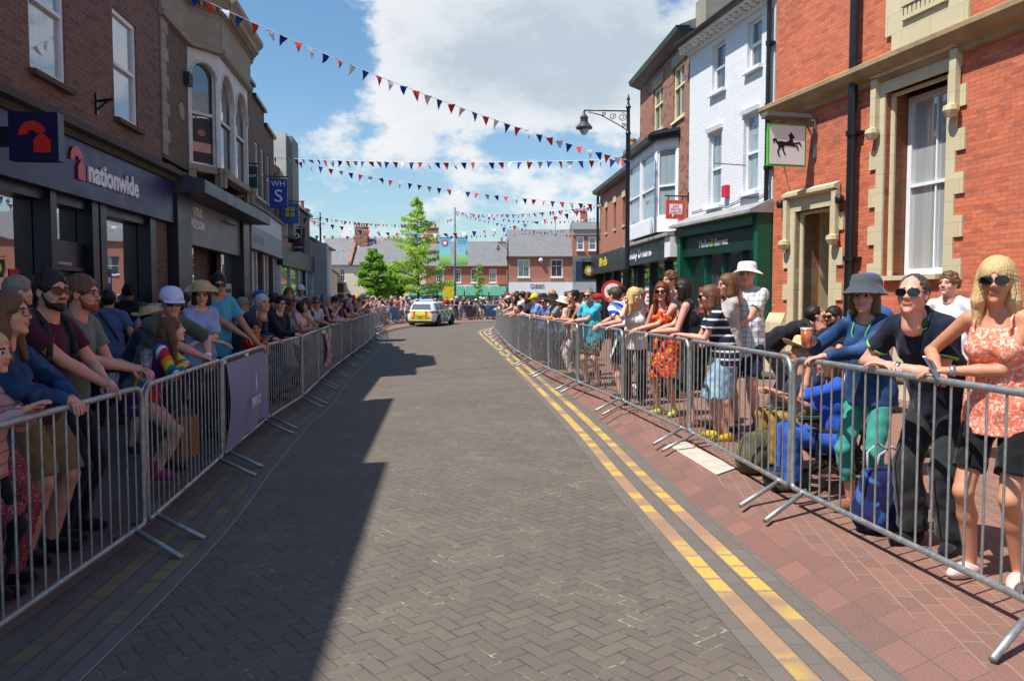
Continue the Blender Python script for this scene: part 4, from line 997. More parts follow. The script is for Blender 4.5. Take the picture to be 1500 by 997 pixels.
for k, sf_ in enumerate(seg_facs(pO, fO)):
    L = sf_.L; n = 1 if k != 1 else 2; ops = [(L * i / n + .07, L * (i + 1) / n - .07, 3.75, 5.5) for i in range(n)]
    fac_wall('bay_frame', sf_, 0, L, 3.36, 5.72, ops, M_WPAINT, Ob, th=.1)
    for o in ops: fac_window(sf_, *o, Ob, M_WPAINT, M_GLN, rec=.03, fw=.045, sill=False, railz=.45)
    moulding('bay_roof', sf_, -.1, L + .1, [(-.3, 5.722), (.16, 5.722), (.20, 5.84), (.05, 5.95), (-.3, 6.05)], M_BLACK, Ob)
box_part('bay_soffit', fO, pO[0][0], pO[3][0], 0.003, .1, 3.25, 3.358, M_WPAINT, Ob)
moulding('shop_hood', fO, 0.02, fO.L, [(0.003, 3.18), (.50, 3.18), (.50, 3.26), (0.003, 3.35)], M_LEAD, Ob)
of = box_part('fascia', fO, .55, fO.L - .1, -.1, .34, 2.62, 3.178, M_BLKS if False else flat('fascia_slate_blue', '24303a', .4), Ob)
box_part('fascia_end', fO, .03, .545, -.1, .42, 2.66, 3.178, M_WPAINT, Ob)
put_text('Holiday Dreams', .34, fO.w((uO(975) + uO(930)) / 2, .352, 2.9), -fO.U, M_LET, of, ext=.01, sx=1.35, bold=.004)
box_part('shop_window', fO, .1, fO.L - .1, -.12, -.02, .5, 2.618, M_GLD, Ob)
fb = MB()
for k in range(4): uu = .1 + (fO.L - .3) * k / 3; fO.hexa(fb, uu, uu + .1, -.02, .1, .11, 2.617)
fO.hexa(fb, .2, fO.L - .2, -.02, .12, .11, .5); fb.build('shopfront_frame', M_DGREY, Ob, world=True)
box_part('back_wall', fO, 0, fO.L, -.5, -.31, 0, 3.4, M_DGREY, Ob)
# red hanging sign
def sign_right(f, px0, px1, pyt, pyb, name, label, bodymat, th=.05, arm=.1, gap=.10):
    best = None
    for k in range(600):
        u = (f.L) * k / 600; p = f.w(u, gap, 0); px = 750 + 1150 * p[0] / p[1]
        e = abs(px - px1)
        if best is None or e < best[0]: best = (e, u)
    u = best[1]; p = f.w(u, gap, 0); k2 = (px0 - 750) / 1150; base = f.w(u, 0, 0); d1 = (k2 * base[1] - base[0]) / (f.N[0] - k2 * f.N[1])
    z1 = CAM_Z + (436 - pyt) * p[1] / 1150; z0 = CAM_Z + (436 - pyb) * p[1] / 1150
    rt, pn = box_sign(name, f, u, gap, d1, z0, z1, th, label, bodymat, arm=arm)
    return rt, pn, u, (gap + d1) / 2, z0, z1, d1 - gap
M_REDS = flat('sign_red', 'd8402c', .4, var=.05)
rt, pn, u, dm_, z0, z1, w_ = sign_right(fH, 974, 1001, 295, 322, 'projecting_sign', 'red and white square sign under a black bracket beside the white oriel', M_REDS)
mb = MB(); fH.hexa(mb, u - .032, u - .026, dm_ - w_ * .34, dm_ + w_ * .34, z0 + w_ * .22, z1 - w_ * .2); mb.prism([fH.w(u - .026, dm_ + w_ * .05, z0 + w_ * .22), fH.w(u - .026, dm_ + w_ * .2, z0 + w_ * .22), fH.w(u - .026, dm_ + w_ * .2, z0 + w_ * .08)], -fH.U * .006)
wf = mb.build('white_panel', M_LET, pn, world=True)
put_text('JUST\nTRAVEL\nAGENTS', w_ * .17, fH.w(u - .036, dm_, (z0 + z1) / 2), -fH.N, M_REDS, pn, ext=.002)

# ================================================================== RIGHT: low brick shops
fG = Fac((3.895, 24.3), (3.44, 30.9), -1)
def uG(px): return fG.upx(px)
Gb = building('low_brick_shops', fG, 'low two storey red brick shops with slate dormer roof beyond the oriel')
opsG = [(.7, 1.05, 4.1, 5.0), (2.0, 2.35, 4.1, 5.0), (3.5, 3.85, 4.1, 5.0), (5.1, 5.45, 4.1, 5.0)]
fac_wall('wall', fG, 0, fG.L, 3.3, 5.7, opsG, M_FBRICK, Gb)
for o in opsG:
    fac_window(fG, *o, Gb, M_DGREY, M_GLK, rec=.1, fw=.03, rail=False, sillmat=M_STONE, sd=.04)
    box_part('lintel', fG, o[0] - .08, o[1] + .08, .003, .03, o[3] + .01, o[3] + .26, M_STONE, Gb)
shell(fG, 0, fG.L, 5.7, 7, M_FBRICK, Gb)
moulding('eave', fG, -.05, fG.L + .1, [(0.003, 5.6), (.28, 5.68), (.30, 5.8), (0.003, 5.8)], M_BLACK, Gb)
pitched('roof', fG, 0, fG.L, 5.8, 8.4, 3.2, M_SLATE, Gb)
for uu in (.9, 3.2):
    dmr = MB(); fG.prof(dmr, uu, uu + 1.1, [(-.4, 5.9), (-.4, 6.9), (-1.0, 7.35), (-2.2, 7.0), (-2.2, 5.9)]); fix_normals(dmr.build('dormer', M_SLATE, Gb, world=True))
chimney(tuple(fG.w(fG.L - .4, -1.2, 0)[:2]), .5, .5, 6.0, 7.2, M_HBRICK, Gb, 1)
chimney(tuple(fG.w(1.0, -2.2, 0)[:2]), .8, .6, 7.0, 8.6, M_RENDER, Gb, 2)
gf2 = box_part('fascia', fG, .02, fG.L, -.1, .35, 2.55, 3.25, M_BLKS, Gb)
put_text('Birds', .42, fG.w(uG(897), .36, 2.92), -fG.U, M_YELS, gf2, ext=.01, sx=1.7, bold=.01)
box_part('shop_window', fG, .1, fG.L - .1, -.12, -.02, .5, 2.548, M_GLD, Gb)
fb = MB()
for k in range(5): uu = .02 + (fG.L - .15) * k / 4; fG.hexa(fb, uu, uu + .12, -.02, .12, .11, 2.547)
fb.build('shopfront_frame', M_BLKS, Gb, world=True)
box_part('end_wall', fG, fG.L + .002, fG.L + .1, -6, 0.1, .1, 3.3, M_BLKS, Gb)
pipe(fG, fG.L - .05, .11, 5.6, .05, M_BLACK, Gb, d=.10)
rt, pn, u, dm_, z0, z1, w_ = sign_right(Fac((3.44, 30.9), (3.3, 33.5), -1), 852, 873, 384, 409, 'projecting_sign', 'black square sign with yellow sun emblem at the end of the right hand shops', M_BLKS, th=.06, gap=.12)
fS = Fac((3.44, 30.9), (3.3, 33.5), -1)
st = MB(); n = 14; pts = []
for k in range(2 * n):
    r_ = w_ * (.40 if k % 2 == 0 else .27); a = math.pi * k / n; pts.append(fS.w(u - .031, dm_ + r_ * math.cos(a), (z0 + z1) / 2 + r_ * math.sin(a)))
ctr = fS.w(u - .031, dm_, (z0 + z1) / 2)
for k in range(2 * n): st.prism([ctr, pts[k], pts[(k + 1) % (2 * n)]], -fS.U * .006)
fix_normals(st.build('sun_emblem', M_YELS, pn, world=True))
ct = MB(); ct.prism([fS.w(u - .038, dm_ + w_ * .17 * math.cos(a), (z0 + z1) / 2 + w_ * .17 * math.sin(a)) for a in np.linspace(0, 2 * math.pi, 17)[:-1]], -fS.U * .006); fix_normals(ct.build('sun_disc', M_LET, pn, world=True))

# ================================================================== FAR buildings across the square
def far_front(name, label, px0, px1, Y, ze, zr, mat, roofdepth=4.0, ang=0.0):
    x0, x1 = (px0 - 750) / 1150 * Y, (px1 - 750) / 1150 * Y
    f = Fac((x0, Y), (x1, Y), 1); root = building(name, f, label)
    return f, root
# Gibbs
fR, Rb = far_front('brick_shop_building', 'red brick shop with white fascia and pale slate roof across the square', 743, 838, 73, 5.45, 8, M_FBRICK)
k = 73 / 1150
def zY(py, Y): return CAM_Z + (436 - py) * Y / 1150
def ux_(f, px, Y): return (px - 750) / 1150 * Y - f.p0[0]
ops = [(ux_(fR, 758, 73), ux_(fR, 776, 73), zY(406, 73), zY(380, 73)), (ux_(fR, 806, 73), ux_(fR, 824, 73), zY(406, 73), zY(380, 73))]
fac_wall('wall', fR, 0, fR.L, zY(412, 73), zY(376, 73), ops, M_FBRICK, Rb)
for o in ops: fac_window(fR, *o, Rb, M_WPAINT, M_GLK, rec=.03, nv=1, nh=0, fw=.1, railz=.62)
pitched('roof', fR, -.1, fR.L + .1, zY(376, 73), zY(337, 76.5), 3.5, M_SLATE, Rb)
shell(fR, 0, fR.L, zY(376, 73), 7, M_FBRICK, Rb)
rf_ = box_part('fascia', fR, 0, fR.L, -.2, .3, zY(438, 73), zY(413, 73), M_WPAINT, Rb)
put_text('GIBBS', .58, fR.w(ux_(fR, 787, 73), .31, zY(420, 73)), fR.U, M_DGREY, rf_, sx=.9, ext=.01)
box_part('shop_window', fR, .2, fR.L - .2, -.1, .1, .3, zY(438, 73) - .01, M_GLD, Rb)
sp = MB(); sp.lathe([(.001, -.22), (.2, -.1), (.22, 0), (.2, .1), (.001, .22)], tuple(fR.w(ux_(fR, 792, 73), .15, zY(381, 73))), 10); sp.build('globe_light', M_WPAINT, Rb, world=True)
# narrow three storey
fQ, Qb = far_front('brick_three_storey', 'narrow red brick building with white lintels and flat slate top beside the white fascia shop', 838.5, 886, 72.5, 8.4, 9, M_FBRICK)
Y = 72.5
ops = [(ux_(fQ, 844, Y), ux_(fQ, 855, Y), zY(367, Y), zY(347, Y)), (ux_(fQ, 861, Y), ux_(fQ, 873, Y), zY(367, Y), zY(347, Y))]
fac_wall('wall', fQ, 0, fQ.L, zY(375, Y), zY(345, Y), ops, M_FBRICK, Qb)
for o in ops: fac_window(fQ, *o, Qb, M_WPAINT, M_GLK, rec=.03, fw=.12, sd=.15)
box_part('parapet', fQ, 0, fQ.L, -.3, .15, zY(344.9, Y), zY(337, Y), M_LEAD, Qb)
pitched('roof', fQ, 0, fQ.L, zY(337, Y), zY(322, Y), 2.5, M_SLATE, Qb)
box_part('shop_front', fQ, 0, fQ.L, -.3, .15, zY(413, Y), zY(375.1, Y), M_GREYF, Qb)
box_part('window', fQ, ux_(fQ, 843, Y), ux_(fQ, 871, Y), .152, .2, zY(411, Y), zY(383, Y), flat('blue_dark_glass', '2a3a58', .2), Qb)
box_part('fascia', fQ, 0, fQ.L, -.3, .25, zY(428, Y), zY(413.1, Y), flat('grey_sign_board', 'a6acb0', .5), Qb); box_part('shop_window', fQ, 0, fQ.L, -.3, .1, .1, zY(428.1, Y), M_GLD, Qb)
chimney(((854.5 - 750) / 1150 * 75, 75), .65, .6, zY(330, 75), zY(311, 75), M_FBRICK, Qb, 1)
shell(fQ, 0, fQ.L, zY(338, Y), 6, M_FBRICK, Qb)
# long low range
fP, Pb = far_front('brick_range', 'long red brick range with white sash windows and slate roof behind the banner pole', 624, 742, 80, 4.8, 7.5, M_FBRICK)
Y = 80
ops = [(ux_(fP, a, Y), ux_(fP, a + 11, Y), zY(414, Y), zY(394, Y)) for a in (639, 664.5, 690, 716.5)]
fac_wall('wall', fP, 0, fP.L, zY(417, Y), zY(390.5, Y), ops, M_FBRICK, Pb)
for o in ops: fac_window(fP, *o, Pb, M_WPAINT, M_GLK, rec=.03, nv=2, nh=3, rail=False, fw=.09, sd=.12)
pitched('roof', fP, -.3, fP.L + .3, zY(390, Y), zY(354, 84), 4, M_SLATE, Pb)
shell(fP, 0, fP.L, zY(391, Y), 8, M_FBRICK, Pb)
box_part('fascia', fP, 0, fP.L - .8, -.2, .2, zY(428, Y), zY(417.2, Y), M_WPAINT, Pb); box_part('shop_window', fP, 0, fP.L, -.2, .05, .1, zY(428.2, Y), M_GLD, Pb)
chimney(((634 - 750) / 1150 * 84, 84), 1.2, .9, 5.5, zY(336, 84), M_FBRICK, Pb, 2)
chimney(((743 - 750) / 1150 * 84, 84), 1.8, .6, 7.2, zY(356, 84), M_FBRICK, Pb, 3)
# cream range on the left
fM, Mb_ = far_front('cream_range', 'cream rendered range with slate roof and tall brick chimney behind the trees', 470, 624, 88, 5.3, 8.4, M_CREAM)
Y = 88; M_CRW = flat('cream_render', 'e4dcc0', .85, var=.06)
ops = [(ux_(fM, a, Y), ux_(fM, a + 7, Y), zY(412, Y), zY(394, Y)) for a in (484, 499, 527, 560, 590, 608)]
fac_wall('wall', fM, 0, fM.L, 0, zY(389, Y), ops, M_CRW, Mb_)
for o in ops: fac_window(fM, *o, Mb_, M_WPAINT, M_GLK, rec=.03, nv=1, nh=1, fw=.06, sd=.12)
pitched('roof', fM, -.3, fM.L + .3, zY(388.5, Y), zY(349, 92), 4, M_SLATE, Mb_)
shell(fM, 0, fM.L, zY(389, Y), 8, M_CRW, Mb_)
box_part('shop_fascia', fM, ux_(fM, 468, Y), ux_(fM, 505, Y), .003, .8, zY(428, Y), zY(415, Y), M_DGREY, Mb_)
cp = MB(); fM.prof(cp, ux_(fM, 512, Y), ux_(fM, 516, Y), [(.35, zY(388, Y)), (.35, zY(384, Y)), (-4, zY(343, 92)), (-4, zY(350, 92))]); fix_normals(cp.build('party_coping', M_HBRICK, Mb_, world=True))
chimney(((531 - 750) / 1150 * 91, 91), 1.45, .9, 7.0, zY(335, 91), M_HBRICK, Mb_, 5)
dm = MB(); fM.prof(dm, ux_(fM, 540, Y), ux_(fM, 549, Y), [(-.8, zY(377, Y)), (-.8, zY(367, Y)), (-3, zY(362, Y)), (-3, zY(377, Y))]); fix_normals(dm.build('dormer', flat('blue_dormer', '3f5f8c', .5), Mb_, world=True))
dm = MB(); fM.hexa(dm, ux_(fM, 538.5, Y), ux_(fM, 550.5, Y), -1.1, -.3, zY(367, Y), zY(364, Y)); dm.build('dormer_roof', M_SLATE, Mb_, world=True)
# closing ranges beyond, left and right of the square, so that other views find the square walled
fN_ = Fac((-13.0, 50), (-19.5, 88), 1)
Nb = building('cream_corner_building', fN_, 'pale building with slate roof closing the left side of the square')
fac_wall('wall', fN_, 0, fN_.L, 0, 4.3, [(2 + 3 * i, 3 + 3 * i, 2.6, 3.8) for i in range(11)], M_CRW, Nb)
for i in range(11): fac_window(fN_, 2 + 3 * i, 3 + 3 * i, 2.6, 3.8, Nb, M_WPAINT, M_GLK, rec=.05, nv=1)
pitched('roof', fN_, 0, fN_.L, 4.3, 6.2, 4, M_SLATE, Nb); shell(fN_, 0, fN_.L, 4.3, 8, M_CRW, Nb)
fK = Fac((9, 71.5), (30, 66), 1)
Kb = building('brick_corner_building', fK, 'red brick building closing the right side of the square')
fac_wall('wall', fK, 0, fK.L, 0, 6.5, [(1.5 + 3 * i, 2.7 + 3 * i, 3.6, 5.2) for i in range(6)], M_FBRICK, Kb)
for i in range(6): fac_window(fK, 1.5 + 3 * i, 2.7 + 3 * i, 3.6, 5.2, Kb, M_WPAINT, M_GLK, rec=.05, nv=1)
pitched('roof', fK, 0, fK.L, 6.5, 9, 4, M_SLATE, Kb); shell(fK, 0, fK.L, 6.5, 8, M_FBRICK, Kb)
# ================================================================== organic meshes: blended solids turned into one skin
def rotx(a): c, s = math.cos(a), math.sin(a); return np.array([[1, 0, 0], [0, c, -s], [0, s, c]])
def roty(a): c, s = math.cos(a), math.sin(a); return np.array([[c, 0, s], [0, 1, 0], [-s, 0, c]])
def rotz(a): c, s = math.cos(a), math.sin(a); return np.array([[c, -s, 0], [s, c, 0], [0, 0, 1]])
class Blob:
    """solids joined by smooth union; mesh() walks the field once and returns one closed skin"""
    def __init__(s, h, k=0.02): s.h = h; s.k = k; s.p = []
    def cone(s, a, b, ra, rb, k=None, st=None, cut=None, sub=False):
        s.p.append(('c', V(*a), V(*b), ra, rb, s.k if k is None else k, st, cut, sub)); return s
    def ell(s, c, r, rot=None, k=None, cut=None, sub=False):
        r = (r, r, r) if np.isscalar(r) else r
        s.p.append(('e', V(*c), V(*r), rot, None, s.k if k is None else k, None, cut, sub)); return s
    def mesh(s, planes=(), noise=None):
        h = s.h; lo = V(9, 9, 9) * 99; hi = -lo
        def bb(p):
            if p[0] == 'c':
                m = max(p[3], p[4]) * (max(1, p[6][1]) if p[6] else 1); return np.minimum(p[1], p[2]) - m, np.maximum(p[1], p[2]) + m
            m = p[2] if p[3] is None else np.abs(p[3]) @ p[2]; return p[1] - m, p[1] + m
        for p in s.p:
            if p[8]: continue
            a, b = bb(p); lo = np.minimum(lo, a); hi = np.maximum(hi, b)
        lo = lo - 3 * h; n = np.ceil((hi - lo) / h).astype(int) + 4
        F = np.full(n, 5.0, np.float32)
        ax = [lo[i] + h * np.arange(n[i]) for i in range(3)]
        for p in s.p:
            a, b = bb(p); pad = p[5] + 2.5 * h
            i0 = np.clip(np.floor((a - pad - lo) / h).astype(int), 0, n); i1 = np.clip(np.ceil((b + pad - lo) / h).astype(int) + 1, 0, n)
            if (i1 <= i0).any(): continue
            sl = tuple(slice(i0[i], i1[i]) for i in range(3))
            X = ax[0][sl[0]][:, None, None]; Y = ax[1][sl[1]][None, :, None]; Z = ax[2][sl[2]][None, None, :]
            if p[0] == 'c':
                A, B = p[1].copy(), p[2].copy(); P = [X - A[0], Y - A[1], Z - A[2]]; D = B - A
                if p[6]:
                    u, f = nrm(p[6][0]), p[6][1]; q = (P[0] * u[0] + P[1] * u[1] + P[2] * u[2]) * (1 - 1 / f)
                    P = [P[i] - q * u[i] for i in range(3)]; D = D - u * np.dot(D, u) * (1 - 1 / f)
                t = np.clip((P[0] * D[0] + P[1] * D[1] + P[2] * D[2]) / (D @ D + 1e-9), 0, 1)
                d = np.sqrt((P[0] - D[0] * t) ** 2 + (P[1] - D[1] * t) ** 2 + (P[2] - D[2] * t) ** 2) - (p[3] + (p[4] - p[3]) * t)
            else:
                P = [X - p[1][0], Y - p[1][1], Z - p[1][2]]
                if p[3] is not None:
                    Rm = p[3]; P = [P[0] * Rm[0, j] + P[1] * Rm[1, j] + P[2] * Rm[2, j] for j in range(3)]
                r = p[2]; k0 = np.sqrt((P[0] / r[0]) ** 2 + (P[1] / r[1]) ** 2 + (P[2] / r[2]) ** 2)
                k1 = np.sqrt((P[0] / r[0] ** 2) ** 2 + (P[1] / r[1] ** 2) ** 2 + (P[2] / r[2] ** 2) ** 2) + 1e-6
                d = k0 * (k0 - 1) / k1
            if p[7]:
                for c_, nn in (p[7] if isinstance(p[7], list) else [p[7]]):
                    nn = nrm(nn); d = np.maximum(d, (X - c_[0]) * nn[0] + (Y - c_[1]) * nn[1] + (Z - c_[2]) * nn[2])
            k = max(p[5], 1e-4); G = F[sl]
            if p[8]:
                e = -d; hh = np.clip(.5 - .5 * (e - G) / k, 0, 1); F[sl] = e + (G - e) * hh + k * hh * (1 - hh)
            else:
                hh = np.clip(.5 + .5 * (d - G) / k, 0, 1); F[sl] = d + (G - d) * hh - k * hh * (1 - hh)
        X = ax[0][:, None, None]; Y = ax[1][None, :, None]; Z = ax[2][None, None, :]
        if noise:
            am, fr = noise[:2]; q = noise[2] if len(noise) > 2 else (1, 1, 1)
            F = F + am * (np.sin(X * fr * q[0] + 1.3 * np.sin(Y * fr * .7 + Z * fr * .35 * q[2])) * np.sin(Y * fr * q[1] * 1.1 + 1.7 * np.sin(Z * fr * .6 * q[2] + 1)) * np.sin(Z * fr * q[2] + 1.1 * np.sin(X * fr * .8) + .5)
                          + .6 * np.sin((X + Z * .6) * fr * 1.9 * q[0] + 2) * np.sin((Y - Z * .5) * fr * 1.7 * q[1])) * (np.abs(F) < .08)
        for c_, nn in planes:
            nn = nrm(nn); F = np.maximum(F, (X - c_[0]) * nn[0] + (Y - c_[1]) * nn[1] + (Z - c_[2]) * nn[2])
        return nets(F, lo, h)
def nets(F, lo, h):
    F = F.copy(); F[0] = F[-1] = 1; F[:, 0] = F[:, -1] = 1; F[:, :, 0] = F[:, :, -1] = 1
    S = F < 0; n = F.shape
    c = S[:-1, :-1, :-1].astype(np.int8)
    tot = sum(S[i:n[0] - 1 + i, j:n[1] - 1 + j, k:n[2] - 1 + k].astype(np.int8) for i in (0, 1) for j in (0, 1) for k in (0, 1))
    act = (tot > 0) & (tot < 8); idx = np.argwhere(act)
    if not len(idx): return np.zeros((0, 3)), np.zeros((0, 4), int)
    ids = np.full(act.shape, -1, np.int64); ids[act] = np.arange(len(idx))
    cor = [(i, j, k) for i in (0, 1) for j in (0, 1) for k in (0, 1)]
    val = np.stack([F[idx[:, 0] + a, idx[:, 1] + b, idx[:, 2] + e] for a, b, e in cor], 1)
    acc = np.zeros((len(idx), 3)); cnt = np.zeros(len(idx))
    for p in range(8):
        for q in range(p + 1, 8):
            dd = np.abs(np.subtract(cor[p], cor[q])).sum()
            if dd != 1: continue
            a, b = val[:, p], val[:, q]; m = (a < 0) != (b < 0)
            t = np.where(m, a / np.where(np.abs(a - b) < 1e-9, 1e-9, a - b), 0)
            pt = np.array(cor[p]) + t[:, None] * (np.array(cor[q]) - np.array(cor[p])); acc += pt * m[:, None]; cnt += m
    vs = lo + (idx + acc / cnt[:, None]) * h
    qs = []
    for axn in range(3):
        o1, o2 = [(1, 2), (2, 0), (0, 1)][axn]
        sl0 = [slice(1, -1)] * 3; sl1 = [slice(1, -1)] * 3; sl0[axn] = slice(0, -1); sl1[axn] = slice(1, None)
        A, B = S[tuple(sl0)], S[tuple(sl1)]; e = np.argwhere(A != B)
        if not len(e): continue
        g = e.copy(); 
        for t_ in range(3):
            if t_ != axn: g[:, t_] += 1
        flip = B[tuple(e.T)]
        def cid(d1, d2):
            r = g.copy(); r[:, o1] -= d1; r[:, o2] -= d2; return ids[tuple(r.T)]
        q = np.stack([cid(1, 1), cid(0, 1), cid(0, 0), cid(1, 0)], 1)
        q[flip] = q[flip][:, ::-1]; qs.append(q)
    return vs, np.concatenate(qs)
def fast_mesh(name, vs, qs, mats, midx=None):
    me = bpy.data.meshes.new(name); nv, nq = len(vs), len(qs)
    me.vertices.add(nv); me.vertices.foreach_set('co', np.asarray(vs, np.float32).ravel())
    me.loops.add(nq * 4); me.loops.foreach_set('vertex_index', np.asarray(qs, np.int32).ravel())
    me.polygons.add(nq); me.polygons.foreach_set('loop_start', np.arange(nq, dtype=np.int32) * 4)
    try: me.polygons.foreach_set('loop_total', np.full(nq, 4, np.int32))
    except Exception: pass
    for m in mats: me.materials.append(m)
    if midx is not None: me.polygons.foreach_set('material_index', np.asarray(midx, np.int32))
    me.polygons.foreach_set('use_smooth', np.ones(nq, bool)); me.update(calc_edges=True); me.validate()
    return me

# ------------------------------------------------------------------ head, hand, hair
def objtint(name, mul, rough):
    m, t, b = newmat(name); oi = t.n('ShaderNodeObjectInfo')
    t.put(b.inputs['Base Color'], t.mix(1.0, oi.outputs['Color'], mul, 'MULTIPLY')); b.inputs['Roughness'].default_value = rough; return m
M_LIP = objtint('lips', (.80, .48, .46), .42); M_BROW = flat('brow_hair', '3a2a20', .8); M_EYE = flat('eye_white', 'dcd8d4', .25, var=.02); M_IRIS = flat('iris', '2a2420', .2)
BODY_MATS = [M_SKIN, M_LIP, M_BROW, M_EYE, M_IRIS]
def make_head(h, fem, smile=False):
    b = Blob(h, .014); J = .93 if fem else 1.0
    b.ell((0, -.014, .034), (.076, .097, .088)); b.ell((0, .022, -.02), (.064 * J, .070, .085), k=.02); b.ell((0, .026, -.070), (.052 * J, .054, .040), k=.02)
    b.ell((0, .070, -.098), (.022 * J, .018, .017), k=.016)
    for s in (-1, 1):
        b.ell((s * .037, .056, -.024), (.025, .024, .024), k=.018); b.ell((s * .077, -.006, -.004), (.0075, .017, .030), rotz(s * .35), k=.006)
        b.ell((s * .012, .097, -.027), (.0085, .010, .0075), k=.006)
    b.cone((-.036, .077, .026), (.036, .077, .026), .011 if fem else .014, .011 if fem else .014, k=.014)
    b.cone((0, .086, .020), (0, .103, -.020), .008, .0115, k=.01)
    for s in (-1, 1): b.ell((s * .031, .094, .006), (.0165, .013, .0105), k=.009, sub=True)
    b.ell((0, .082, -.050), (.029, .0135, .0055), k=.006); b.ell((0, .082, -.0605), (.024, .0125, .0065), k=.006)
    b.ell((0, .100, -.0548), (.026, .008, .0022 if not smile else .004), k=.003, sub=True)
    b.cone((0, -.022, -.05), (0, -.038, -.175), .050 if fem else .058, .050 if fem else .060, k=.03)
    vs, qs = b.mesh(); cc = vs[qs].mean(1); mi = np.zeros(len(qs), int)
    x, y, z = np.abs(cc[:, 0]), cc[:, 1], cc[:, 2]
    mi[(x < .028) & (y > .078) & (z < -.0455) & (z > -.0655)] = 1
    mi[(x > .013) & (x < .052) & (y > .068) & (z > .0235) & (z < .0335 - (x - .03) * .15)] = 2
    # eyes
    ev, eq, em = [], [], []; o = len(vs)
    for s in (-1, 1):
        c = V(s * .031, .0795, .006); nu, nv_ = 8, 6; base = o + len(ev)
        for i in range(nv_ + 1):
            th = math.pi * i / nv_
            for j in range(nu):
                ph = 2 * math.pi * j / nu; ev.append(c + .0125 * V(math.sin(th) * math.cos(ph), math.cos(th), math.sin(th) * math.sin(ph)))
        for i in range(nv_):
            for j in range(nu): eq.append((base + i * nu + j, base + i * nu + (j + 1) % nu, base + (i + 1) * nu + (j + 1) % nu, base + (i + 1) * nu + j)); em.append(4 if i < 2 else 3)
    return np.concatenate([vs, np.array(ev)]), np.concatenate([qs, np.array(eq)]), np.concatenate([mi, em])
HEADS = {}
def head(h, fem, smile=False):
    k = (round(h, 4), fem, smile)
    if k not in HEADS: HEADS[k] = make_head(h, fem, smile)
    return HEADS[k]
def make_hand(h, curl, spread=.0, thumb_in=.0):
    """right hand, wrist at the origin, fingers along +Y, palm facing -Z, thumb towards -X"""
    b = Blob(h, .007); b.cone((0, -.03, 0), (0, .012, 0), .024, .026, st=((1, 0, 0), 1.15))
    b.ell((.0, .045, 0), (.040, .048, .0150), k=.012); b.ell((-.026, .028, -.006), (.018, .028, .014), k=.01)
    for i, (x, L, r) in enumerate(((-.029, .070, .0083), (-.0095, .079, .0087), (.0105, .073, .0083), (.029, .057, .0073))):
        p = V(x, .078 - abs(x) * .15, 0); a = curl * .45; dx = (x * 2.2 * spread)
        for j, f in enumerate((.46, .30, .24)):
            d = V(dx, math.cos(a), -math.sin(a)); q = p + nrm(d) * L * f; b.cone(p, q, r * (1 - .07 * j), r * (1 - .07 * (j + 1)), k=.003); p = q; a += curl * (.75 if j == 0 else .6)
    p = V(-.030, .018, -.004); d = nrm(V(-.75 + thumb_in, .75, -.25 - curl * .35))
    for j, (L, r) in enumerate(((.038, .0115), (.030, .0100), (.022, .0088))):
        q = p + d * L; b.cone(p, q, r, r * .92, k=.006); p = q; d = nrm(d + V(.28 + thumb_in, .25, -.22 * curl))
    return b.mesh()
HANDS = {}
def hand(h, kind):
    k = (round(h, 4), kind)
    if k not in HEADS: HEADS[k] = make_hand(h, {'relax': .55, 'grip': 1.35, 'flat': .12, 'fist': 1.75}[kind], .5 if kind == 'flat' else .15, .35 if kind in ('grip', 'fist') else 0)
    return HEADS[k]
